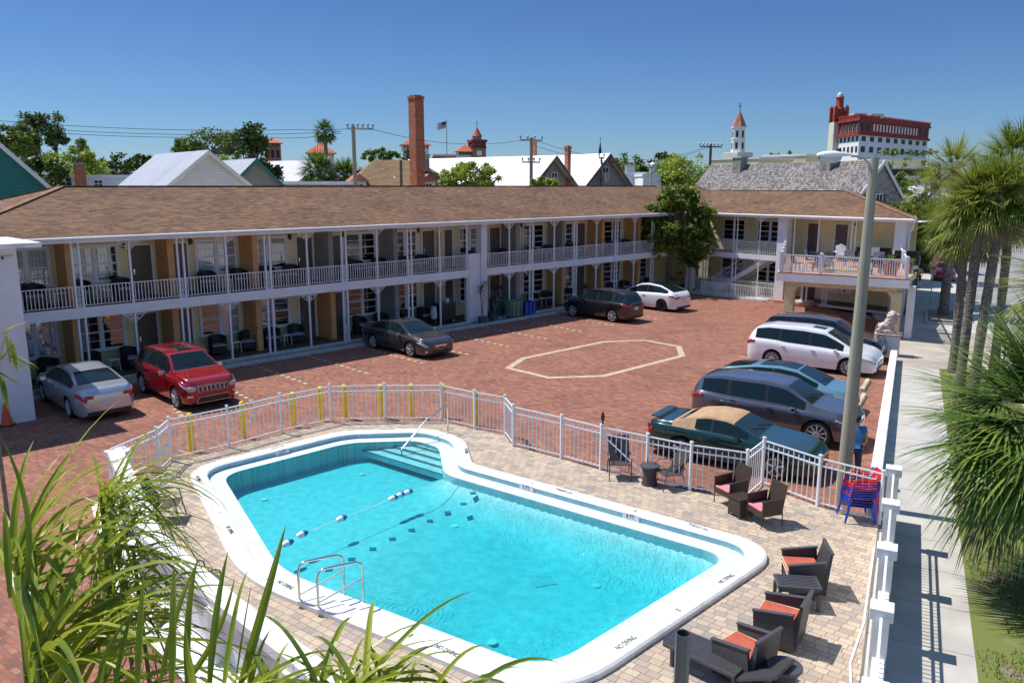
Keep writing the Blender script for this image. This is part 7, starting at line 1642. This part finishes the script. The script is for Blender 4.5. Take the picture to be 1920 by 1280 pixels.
# brown hip roof with dormers
o = empty('hip_roof_house', bpos(764,68), R(20), 'tan shingled hip roof house with white dormers behind the tall chimney', 'house'); z0 = zat(352,68)+.5; zp = zat(297,68)+.5; k = 68/FPX
m = MB(); m.b2(-7*1.0,7,0,9,-.5+.5,z0-.6); m.build('wall','siding',o); m = MB()
hw = 6.2; m.quad((-hw,-.4,z0-.9),(hw,-.4,z0-.9),(1.9,4.5,zp),(-1.9,4.5,zp)); m.quad((hw,-.4,z0-.9),(hw,9.4,z0-.9),(1.9,4.5,zp)); m.quad((hw,9.4,z0-.9),(-hw,9.4,z0-.9),(-1.9,4.5,zp),(1.9,4.5,zp)); m.quad((-hw,9.4,z0-.9),(-hw,-.4,z0-.9),(-1.9,4.5,zp)); m.build('roof','brownroof',o)
for x, y in ((-3.9,1.0),(1.9,.6)):
    m = MB(); m.b2(-.6,.6,0,2.2,z0-.7,z0+.55); d = m.build('dormer','towerwhite',o); m = MB(); m.ext([(-.85,-.2,z0+.5),(.85,-.2,z0+.5),(0,-.2,z0+1.15)],(0,2.8,0)); m.build('dormer_roof','terracotta',d); d.location = (x,y,0); wallwin(d,0,z0-.45,.5,.75)
m = MB(); m.b2(1.6,2.5,2.5,3.4,zp-1,zp+.35); m.b2(1.5,2.6,2.4,3.5,zp+.351,zp+.45); m.build('chimney','coquina',o)
# dark gable bits left of palms
gable_house('gable_house','grey gable house with dark trim behind the leafy tree left of the palms',(478,300),(528,345),(0,0),62,'greysiding','metalroof',10,yaw=R(38),trim='greensiding')
o = boxb('metal_roof_building','white ribbed metal roof building behind the short palms',520,660,340,64,'metalroof',10)
gable_house('gable_house','low white metal gabled roof with dormer between the leafy tree and the short palm',(600,302),(540,345),(0,0),86,'towerwhite','metalroof',12,yaw=R(55))
# cedar shake stone house
Yc = 62; pk = W(1655,303,Yc); zg = -.5
cr_ = empty('stone_house',(pk.x,pk.y,zg),R(52-0),'old coquina stone house with grey weathered shake roof and stone chimneys behind the right wing','house')
yaw = R(30); cr_.rotation_euler = (0,0,yaw); zp = pk.z-zg; half = 4.6; ze = zp-4.6; dp = 18.2
m = MB(); m.ext([(-half,0,0),(half,0,0),(half,0,ze),(0,0,zp-.06),(-half,0,ze)],(0,dp,0)); m.build('wall','coquina',cr_)
sl = 4.6/half; hx = half+.35; m = MB()
for s_ in (-1,1): m.ext([(s_*hx,-.15,zp-sl*hx),(0,-.15,zp),(0,-.15,zp+.12),(s_*hx,-.15,zp-sl*hx+.12)],(0,dp+.3,0))
m.build('roof','cedar',cr_); m = MB()
for s_ in (-1,1): m.ext([(s_*hx,-.2,zp-sl*hx-.22),(0,-.2,zp-.22),(0,-.2,zp+.13),(s_*hx,-.2,zp-sl*hx+.13)],(0,.048,0))
m.b2(half-.1,half+.8,-.2,.15,ze-.25,ze-.02); m.build('barge_board','white',cr_)
wallwin(cr_,-.1,zp-3.7,.7,1.25); m = MB(); m.b2(.42,.72,-.06,-.01,zp-3.8,zp-2.4); m.b2(-.95,-.62,-.06,-.01,zp-3.8,zp-2.4); m.build('shutter','frameblk',cr_)
for yy, w_, x_ in ((4.6,1.0,-.35),(14.2,1.0,-.35)):
    m = MB(); m.b2(x_-.45,x_+.4,yy-w_/2,yy+w_/2,zp-1.4,zp+.65); c = m.build('chimney','coquina',cr_); m = MB(); m.b2(x_-.53,x_+.48,yy-w_/2-.08,yy+w_/2+.08,zp+.651,zp+.80); m.build('chimney_cap','kerb',c)
# pale yellow flat buildings far right centre
boxb('yellow_flat_building','far pale yellow flat roofed building left of the church tower',1322,1430,296,120,'paleyellow',9,yaw=R(-50))
boxb('yellow_flat_building','far pale yellow parapet building right of the church tower',1425,1515,290,125,'paleyellow',9,yaw=R(-50))
boxb('yellow_flat_building','pale yellow building mass right of the rooftop terrace',1744,1800,303,105,'paleyellow',14,yaw=R(-20))
o = boxb('terrace_building','pale yellow building with a planted rooftop terrace right of the stone gable',1668,1765,330,85,'paleyellow',14)
zt_ = o['zt']; hw = o['hw']; m = MB(); m.b2(-hw+.3,hw+.8,5,12,zt_,zt_+1.9); m.build('penthouse','paleyellow',o)
m = MB()
for i in range(20): x = -hw+.2+i*(2*hw-.4)/19; m.b2(x-.02,x+.02,.15,.19,zt_,zt_+.75)
m.b2(-hw,hw,.14,.20,zt_+.75,zt_+.8); m.b2(-hw,hw,.15,.19,zt_+.1,zt_+.5); m.build('roof_railing','black',o)
m = MB(); 
for i in range(9): x = -hw+.5+i*(2*hw-1)/8; m.b2(x-.3,x+.3,1,1.5,zt_+.0,zt_+.7)
m.build('roof_furniture','black',o)
m = MB(); rr = random.Random(9)
for x in (-1.6,-.0,1.9): m = MB(); leafcloud(m,(x-.5,1.2,zt_+1.1),(.3,.3,.9),120,.22,rr,10,.1); m.build('potted_shrub','leafmid',o,auto=False)
m = MB(); leafcloud(m,(.3,3.5,zt_+2.5),(3.6,.8,.28),700,.25,rr,30,.1); m.build('roof_vine','leafmid',o,auto=False)
m = MB()
for x in (-2.8,-.9,1.0,2.9): m.b2(x-.03,x+.03,3.4,3.46,zt_,zt_+3.0)
m.b2(-3,3,3.4,3.46,zt_+2.25,zt_+2.3); m.build('pergola','greymetal',o)
m = MB(); m.ext([(-hw-.5,-2.5,zt_-2.2),(hw+.5,-2.5,zt_-2.2),(hw-.2,0,zt_-.9),(-hw+.2,0,zt_-.9)],(0,.0,.08)); m.build('awning_roof','siding',o)
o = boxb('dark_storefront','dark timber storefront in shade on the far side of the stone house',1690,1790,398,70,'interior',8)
wallwin(o,-1.0,o['zt']-1.7,.8,1.2); wallwin(o,1.0,o['zt']-1.7,.8,1.2)
# red and white tower block
Yb = 190; pA, pB, pC = W(1553,215,Yb), W(1668,215,Yb), W(1738,232,Yb)
c = bpos(1608,Yb); z_ = lambda y: zat(y,Yb)+.5
bb_ = empty('bank_tower', c, 0, 'tall white office block with dark red upper storeys and a domed red corner turret', 'tower'); k = Yb/FPX*.985
e1_ = Vector(((1738-1612)*k,0,0)); 
# plan: front face to the right, receding side face to the left
fl0 = lambda x, Y: Vector((W(x,260,Y).x-c.x, Y-c.y, 0))
p1 = fl0(1611,190); p2 = fl0(1740,216); p0 = fl0(1562,203); p3 = p2+(p0-p1)
plan = [p1,p2,p3,p0]
def scale_plan(f):
    c_ = sum(plan,Vector())/4; return [c_+(p-c_)*f for p in plan]
m = MB(); m.prism(plan,0,z_(240)); m.build('wall','towerwhite',bb_)
m = MB(); m.prism(scale_plan(1.006),z_(252),z_(218)); m.build('red_storey','darkred',bb_)
m = MB(); m.prism(scale_plan(1.05),z_(253),z_(248)); m.prism(scale_plan(1.05),z_(226),z_(222)); m.prism(scale_plan(1.03),z_(222),z_(216)); m.build('cornice','darkred',bb_)
m = MB()
def along(a, b, n, f):
    for i in range(n): t = (i+.5)/n; f(a+(b-a)*t, (b-a).normalized(), i)
sp_ = scale_plan(1.04)
for a, b in ((sp_[0],sp_[1]),(sp_[3],sp_[0])): along(a,b,34 if a is sp_[0] else 16,lambda p,d,i: m.lathe([(.22,z_(216)),(.22,z_(214.5)),(.0,z_(212.5))],5,c=(p.x,p.y,0)))
m.build('cresting','darkred',bb_)
def facewin(a, b, n, w_, ytop, ybot, trip, m_='palewin', nm='window', t0=0, t1=1, trim=None):
    d = (b-a).normalized(); nr = Vector((d.y,-d.x,0))
    for i in range(n):
        t = t0+(t1-t0)*(i+.5)/n; p = a+(b-a)*t; q = MB()
        L_ = w_/trip
        for j in range(trip):
            x = (j-(trip-1)/2)*L_*1.15; z0, z1 = z_(ybot), z_(ytop); ang = math.atan2(d.y,d.x); pp = p+d*x+nr*.04
            q.box((pp.x,pp.y,(z0+z1)/2),(L_*.85,.1,z1-z0),rz=ang)
        q.build(nm,m_,bb_,origin=(p.x,p.y,0)).location = (p.x,p.y,0)
fa, fb = plan[0], plan[1]; sa, sb_ = plan[3], plan[0]
facewin(fa,fb,9,1.9,255,264,3); facewin(fa,fb,9,1.9,274,285,3); facewin(fa,fb,9,1.9,295,304,3)
facewin(sa,sb_,6,1.0,255,264,1,t0=.1); facewin(sa,sb_,6,1.0,274,285,1,t0=.1)
ra, rb = scale_plan(1.012)[0], scale_plan(1.012)[1]; facewin(ra,rb,15,.7,230,244,1,'towerwhite','arch_window',t0=.16,t1=.82); facewin(ra,rb,2,1.6,230,244,3,t0=0,t1=.15); facewin(ra,rb,2,1.6,230,244,3,t0=.83)
sc0 = scale_plan(1.012); facewin(sc0[3],sc0[0],5,1.2,232,246,1,'cream','side_window',t0=.3); facewin(scale_plan(1.018)[3],scale_plan(1.018)[0],5,.8,233,245,1,t0=.3)
tq = plan[3]+Vector((.6,-1.0,0)); m = MB(); w_ = 1.6; m.prism([(tq.x-w_,tq.y-w_),(tq.x+w_,tq.y-w_),(tq.x+w_,tq.y+w_),(tq.x-w_,tq.y+w_)],z_(300),z_(222)); t_ = m.build('turret','cream',bb_)
m = MB(); m.prism([(tq.x-w_*1.03,tq.y-w_*1.03),(tq.x+w_*1.03,tq.y-w_*1.03),(tq.x+w_*1.03,tq.y+w_*1.03),(tq.x-w_*1.03,tq.y+w_*1.03)],z_(222),z_(206)) if False else None
for sx in (-1,1):
    for sy in (-1,1): m.prism([(tq.x+sx*w_*.85-.35,tq.y+sy*w_*.85-.35),(tq.x+sx*w_*.85+.35,tq.y+sy*w_*.85-.35),(tq.x+sx*w_*.85+.35,tq.y+sy*w_*.85+.35),(tq.x+sx*w_*.85-.35,tq.y+sy*w_*.85+.35)],z_(222),z_(192)); m.lathe([(.35,z_(192)),(.0,z_(187))],6,c=(tq.x+sx*w_*.85,tq.y+sy*w_*.85,0))
m.prism([(tq.x-1.2,tq.y-1.2),(tq.x+1.2,tq.y-1.2),(tq.x+1.2,tq.y+1.2),(tq.x-1.2,tq.y+1.2)],z_(222),z_(200)); m.build('turret_piers','darkred',t_)
m = MB(); m.lathe([(1.25,z_(200)),(1.3,z_(196)),(.95,z_(192)),(.9,z_(174)),(1.05,z_(173)),(.9,z_(171))],10,c=(tq.x,tq.y,0)); m.build('lantern','darkred',t_,smooth=True)
m = MB(); r = .78; m.lathe([(r*math.cos(a*.25),z_(171)+r*1.4*math.sin(a*.25)) for a in range(7)],12,c=(tq.x,tq.y,0)); m.build('dome','copper',t_,smooth=True)
m = MB(); m.b2((1618-1608)*k,(1640-1608)*k,6,9,z_(216),z_(206)) if False else m.b2(1,4,6,9,z_(218),z_(208)); m.b2(5,8,6,9,z_(218),z_(209)); m.build('roof_plant_room','cream',bb_)
# church tower
Yc2 = 150; zc = lambda y: zat(y,Yc2)+.5; ch = empty('church_tower', bpos(1383,Yc2), R(30), 'slender white two-tier church belfry with a red pointed roof and cross', 'tower'); k = Yc2/FPX
def octo(m, r, z0, z1, n=6): m.prism([(r*math.cos(2*math.pi*i/n),r*math.sin(2*math.pi*i/n)) for i in range(n)],z0,z1)
m = MB(); m.b2(-1.9,1.9,-1.9,1.9,0,zc(287)); m.build('base','cream',ch)
m = MB(); octo(m,1.25,zc(287),zc(262)); octo(m,1.35,zc(262),zc(260)); octo(m,1.15,zc(260),zc(240)); octo(m,1.4,zc(240),zc(238)); m.prism([(-1.7,-1.7),(1.7,-1.7),(1.7,1.7),(-1.7,1.7)],zc(289),zc(286)); m.build('belfry','towerwhite',ch)
m = MB(); m.lathe([(1.35,zc(238)),(.7,zc(222)),(.05,zc(207))],6); m.build('spire_roof','terracotta',ch)
m = MB(); m.b2(-.05,.05,-.05,.05,zc(207),zc(193)); m.b2(-.35,.35,-.05,.05,zc(200),zc(199)); m.build('cross','black',ch)
for i in range(6):
    a = math.pi/6+i*math.pi/3
    for r, y0, y1 in ((1.10,268,280),(1.01,246,258)):
        m = MB(); m.box((0,0,0),(.12,.42,zc(y0)-zc(y1))); o = m.build('bell_opening','palewin',ch); o.location = (r*math.cos(a),r*math.sin(a),(zc(y0)+zc(y1))/2); o.rotation_euler = (0,0,a)
sp_o = empty('dark_spire', bpos(1125,140), 0, 'thin dark church spire between the white roof and the trees', 'tower'); m = MB(); m.lathe([(.34,0),(.34,zat(290,140)+.5),(.0,zat(263,140)+.5)],6); m.build('spire','palewin',sp_o); m = MB(); m.tube([(0,0,zat(264,140)+.5),(0,0,zat(257,140)+.5)],.05,4); m.build('finial','black',sp_o)
# hotel towers with red pyramid roofs
def pyr_tower(label, x0, x1, yp, ye, Y, wm, zg=-.5, roofm='redtile', over=.5, ywin=True, topcol=None):
    p = bpos((x0+x1)/2,Y); hw = (x1-x0)/2*Y/FPX*.93; o = empty('hotel_tower',p,R(12),label,'tower'); z0, z1 = zat(ye,Y)+.5, zat(yp,Y)+.5
    m = MB(); m.b2(-hw+over,hw-over,-hw+over,hw-over,0,z0+.1); m.build('wall',wm,o); m = MB(); q = [(-hw,-hw,z0),(hw,-hw,z0),(hw,hw,z0),(-hw,hw,z0)]
    for i in range(4): m.quad(q[i],q[(i+1)%4],(0,0,z1))
    m.quad(*q); m.build('roof',roofm,o)
    m = MB()
    for i in range(8): x = -hw+over+.2+i*(2*(hw-over)-.4)/7; m.b2(x-.12,x+.12,-hw+over-.25,-hw+over-.001,z0-.6,z0-.05)
    m.build('bracket','darkwood',o)
    if ywin:
        for i in (-1,0,1): m = MB(); m.b2(i*hw*.5-.25,i*hw*.5+.25,-hw+over-.06,-hw+over-.01,z0-2.6,z0-1.2); m.build('window','palewin',o)
    return o
pyr_tower('white hotel tower with orange-red pyramid roof below the tall distant palm',572,632,267,288,150,'towerwhite')
pyr_tower('white hotel tower with red pyramid roof partly hidden by the tall brick chimney',748,808,255,273,150,'towerwhite')
pyr_tower('white hotel pavilion with low red roof beside the conical turret',851,893,271,285,150,'towerwhite')
pyr_tower('dark red arcaded hotel tower at the left behind the leafy tree',493,532,258,269,150,'terracotta')
o = boxb('hotel_block','low cream hotel block with red parapet under the flag',812,862,289,155,'towerwhite',8); m = MB(); m.b2(-o['hw']-.15,o['hw']+.15,-.2,8,o['zt']-1.0,o['zt']-.4); m.build('red_band','terracotta',o)
Yt_ = 150; zt2_ = lambda y: zat(y,Yt_)+.5; tu = empty('hotel_turret', bpos(894.5,Yt_), R(20), 'terracotta hotel turret with open loggia and conical red roof', 'tower')
m = MB(); m.b2(-1.3,1.3,-1.3,1.3,0,zt2_(278)); m.build('wall','terracotta',tu); m = MB(); m.b2(-1.45,1.45,-1.45,1.45,zt2_(278),zt2_(276.5)); m.b2(-1.5,1.5,-1.5,1.5,zt2_(267),zt2_(262.5)); m.build('balcony_band','darkred',tu)
m = MB(); 
for x in (-1.2,-.6,0,.6,1.2):
    for y in (-1.2,1.2): m.b2(x-.1,x+.1,y-.1,y+.1,zt2_(276.5),zt2_(267)); m.b2(y-.1,y+.1,x-.1,x+.1,zt2_(276.49),zt2_(267.01)) if abs(x) < 1 else None
m.build('loggia_column','darkred',tu); m = MB(); m.lathe([(.85,zt2_(276)),(.85,zt2_(256)),(.95,zt2_(255.5))],12); m.build('drum','coquina',tu)
m = MB(); m.lathe([(1.0,zt2_(256)),(.5,zt2_(247)),(.0,zt2_(237.5))],12); m.build('cone_roof','redtile',tu); m = MB(); m.tube([(0,0,zt2_(238)),(0,0,zt2_(226))],.05,4); m.lathe([(0,zt2_(233)),(.2,zt2_(231.5)),(0,zt2_(230))],6); m.build('finial','black',tu)
m = MB(); m.b2(-.5,.5,-1.34,-1.301,zt2_(292),zt2_(283)); m.build('arch_opening','towerwhite',tu)
# flag
Yf = 140; fl_ = empty('flagpole', bpos(838,Yf), 0, 'tall flagpole flying a striped red and white flag with blue canton', 'flag'); zf_ = lambda y: zat(y,Yf)+.5
m = MB(); m.tube([(0,0,0),(0,0,zf_(225))],.07,6); m.build('pole','greymetal',fl_)
kf = Yf/FPX; x0_, x1_ = -.1, -17*kf; za, zb_ = zf_(227), zf_(241.5)
def flagy(u): return .18*math.sin(u*7)
for i in range(13):
    m = MB(); n = 10; vs = []
    for j in range(n+1):
        u = j/n; x = x0_+(x1_-x0_)*u; sag = (zf_(227)-zf_(232))*u; t0, t1 = i/13, (i+1)/13; hgt = (za-zb_)*.86
        u0 = .42 if i < 7 else 0
        uu = u0+(1-u0)*u; x = x0_+(x1_-x0_)*uu; sag = (zf_(227)-zf_(232))*uu
        vs += [(x,flagy(uu),za-sag-hgt*t0),(x,flagy(uu),za-sag-hgt*t1)]
    m.add(vs,[(2*j,2*j+2,2*j+3,2*j+1) for j in range(n)]); m.build('stripe','darkred' if i%2==0 else 'white',fl_)
m = MB(); n = 6; vs = []
for j in range(n+1): uu = .42*j/n; x = x0_+(x1_-x0_)*uu; sag = (zf_(227)-zf_(232))*uu; vs += [(x,flagy(uu),za-sag),(x,flagy(uu),za-sag-(za-zb_)*.86*7/13)]
m.add(vs,[(2*j,2*j+2,2*j+3,2*j+1) for j in range(n)]); cn = m.build('canton','pants',fl_)
# utility poles
def upole(x, ytop, Y, label, m_='darkwood', arms=((240,30),), r=.14, ins=6, xoff=0, trans=False):
    p = bpos(x,Y); o = empty('utility_pole',p,R(20),label,'utility pole'); z = zat(ytop,Y)+.5; m = MB(); m.tube([(0,0,0),(0,0,z)],[r*1.3,r],10); m.build('pole',m_,o,smooth=True)
    for ya, L_ in arms:
        za_ = zat(ya,Y)+.5; h = L_*Y/FPX/2; m = MB(); m.b2(-h+xoff,h+xoff,-.06,.06,za_-.08,za_+.05); a = m.build('crossarm','kerb' if m_ == 'wood' else m_,o)
        for i in range(ins): xx = -h+xoff+2*h*i/(ins-1); m = MB(); m.lathe([(.05,0),(.05,.12),(.09,.14),(.09,.28),(.05,.32)],8,c=(xx,0,za_+.05)); m.build('insulator','greymetal',a)
    if trans: m = MB(); m.lathe([(.22,0),(.22,.75),(.15,.82)],12,c=(.34,-.1,zat(trans,Y)+.5-.5)); m.build('transformer','greymetal',o,smooth=True)
    return o
upole(664,236,58,'grey utility pole with an insulator crossarm left of the tall brick chimney','wood',((241,46),),ins=6,xoff=.5)
upole(996,258,68,'utility pole with two crossarms in front of the white tent-like roofs','wood',((263,42),(304,34)),ins=4)
upole(1332,270,86,'dark utility pole with insulators left of the church tower','darkwood',((275,46),),ins=7)
upole(1128,295,74,'thin pole with a grey transformer in front of the taller white gable house','darkwood',((296,10),),r=.09,ins=2,trans=330)
upole(1222,312,79,'short grey pole beside the yellow-green tree','greymetal',((314,8),),r=.08,ins=2)
o = upole(751,300,58,'short dark pole with a small street light in front of the tan hip roof','darkwood',(),r=.1); m = MB(); z = zat(333,58)+.5; m.tube([(0,0,z-.8),(-.1,0,z-.3),(-.35,0,z)],.03,6); m.lathe([(.02,0),(.14,.04),(.1,.12)],10,c=(-.42,0,z-.05)); m.build('street_light','white',o)
def wire(pts, label, r=.02):
    m = MB(); allp_ = []
    for (a, b, sag) in pts:
        for i in range(13): t = i/12; q = a+(b-a)*t; allp_.append(q-Vector((0,0,sag*4*t*(1-t))))
    m.tube([q-allp_[0] for q in allp_], r, 4); o = m.build('overhead_wire','black'); o.location = allp_[0]; tag(o,label,'wire','overhead wires')
k1, k2, k3 = W(664,240,58), W(996,260,68), W(1332,273,86)
wire([(W(-60,222,50),W(560,243,57),.3),(W(560,243,57),k1,.1)],'uppermost overhead wire from the left edge to the grey utility pole')
wire([(W(-60,232,50),W(640,247,57),.4)],'second overhead wire left of the grey utility pole')
wire([(W(-60,236,50),W(480,256,57),.3),(W(480,256,57),W(640,250,57),.2)],'lowest overhead wire on the left above the gable house')
wire([(k1+Vector((1,0,0)),k2,.75)],'overhead wire crossing behind the brick chimney between the two light poles')
wire([(k2,k3,1.6)],'sagging overhead wire right of the tent roofs, upper line')
wire([(k2-Vector((0,0,.5)),k3-Vector((0,0,.15)),1.5)],'sagging overhead wire right of the tent roofs, lower line')
wire([(W(-40,291,60),W(180,293,75),.1)],'thin short wire in front of the dark trees at the left edge',.015)
# distant palms and trees
def dpalm(x, ytop, ycr, Y, cr, label, seed, nf=34): b_ = bpos(x+4,Y); palm('distant_palm', b_, W(x,ycr,Y), label, .22, cr, nf, seed, .4, .11, leafm='palmgreen', nleaf=16, seg=3)
dpalm(609,228,246,95,1.75,'tall distant palm standing above the white hotel tower',51,40)
dpalm(597,295,322,70,2.2,'short bushy palm left of the grey utility pole',52,70); dpalm(648,305,330,72,2.0,'short bushy palm right behind the grey utility pole',53,64)
dpalm(765,283,290,100,1.2,'small distant palm just left of the tall brick chimney',54,26)
def dtree(x, y, Y, rx, rz, label, lf, seed, n=2600, size=.35, clumps=40, shell=.4, extra=None, ry=None):
    c = W(x,y,Y); b_ = Vector((c.x,c.y,-.5)); k = Y/FPX; n = int(n*1.8); rx *= 1.12; rz *= 1.12; cr = [((c-b_),(rx*k,(ry or rx)*k,rz*k))]
    for ex in (extra or []): c2 = W(ex[0],ex[1],Y+ex[4] if len(ex) > 4 else Y); cr.append(((c2-b_),(ex[2]*k,ex[2]*k,ex[3]*k)))
    return tree('background_tree', b_, 8, cr, label, lf, n, size, seed, .22, clumps, shell)
dtree(28,262,85,34,26,'olive tree at the far left edge behind the teal gable','leafmid',71,2600,.3,36)
dtree(66,240,90,24,24,'tall dark airy tree left of the bare branched tree','leafdark',72,2400,.28,30,.3,[(50,300,42,32)])
dtree(100,235,88,22,22,'tall tree with spreading bare branches left of the gable house','leafdark',73,1500,.25,22,.5,[(108,262,18,18)])
dtree(148,275,92,15,12,'small sparse round tree right of the bare branched tree','leafmid',74,700,.25,14,.3)
dtree(140,312,80,46,26,'bright lime green tree behind the low white building','leaflime',75,3000,.3,44,.3)
dtree(215,312,100,30,18,'dark low trees behind the white building','leafdark',76,1600,.35,26,.2,[(262,305,24,14)])
dtree(60,330,72,55,28,'dark shaded tree mass behind the teal gable roof','leafdark',77,2600,.35,44,.2)
dtree(395,266,95,34,24,'large spreading green tree behind the white gable peak','leafmid',78,2800,.32,40,.35,[(345,275,22,18),(440,272,24,20)])
dtree(468,285,72,30,46,'tall loose leafed tree right of the gable house','leafdark',79,2600,.3,40,.4,[(480,262,22,26),(505,325,20,20)])
dtree(420,320,85,30,20,'lime green bush behind the gable house roof','leaflime',80,1200,.3,24,.2)
dtree(881,332,65,50,22,'round bright green tree in front of the white tent roof','leaflime',81,5200,.20,70,.35)
dtree(1020,345,68,22,14,'bright green bush under the dark bay window','leaflime',82,900,.2,18,.2)
dtree(715,292,120,32,10,'light green tree tops left of the tall brick chimney','leafmid',83,1200,.35,22,.2)
dtree(1165,315,115,34,24,'grey-green tree behind the taller white gable','leafmid',84,1800,.35,30,.3,[(1205,325,20,16)])
dtree(1248,305,112,26,16,'dark tree behind the yellow-green tree','leafdark',85,1300,.35,24,.2)
dtree(1285,328,86,52,34,'large yellow-green tree behind the corner of the motel roof','leaflime',86,5200,.26,70,.3,[(1245,340,34,22)])
dtree(1470,318-20,130,30,10,'small treetops behind the grey shake roof','leafmid',87,500,.35,14,.2)
dtree(1690,350,72,16,26,'green shrub beside the stone gable','leafmid',88,900,.25,20,.2)
fo_ = MB(); rr = random.Random(99)
for i in range(60): x = -400+i*45; leafcloud(fo_, W(x,335+rr.uniform(-10,10),260+rr.uniform(-20,40)), (9,6,4.5), 130, 1.1, rr, 14, .1)
tag(fo_.build('far_treeline','leafdark',auto=False),'distant continuous line of treetops on the horizon behind the town','trees',kind='stuff')
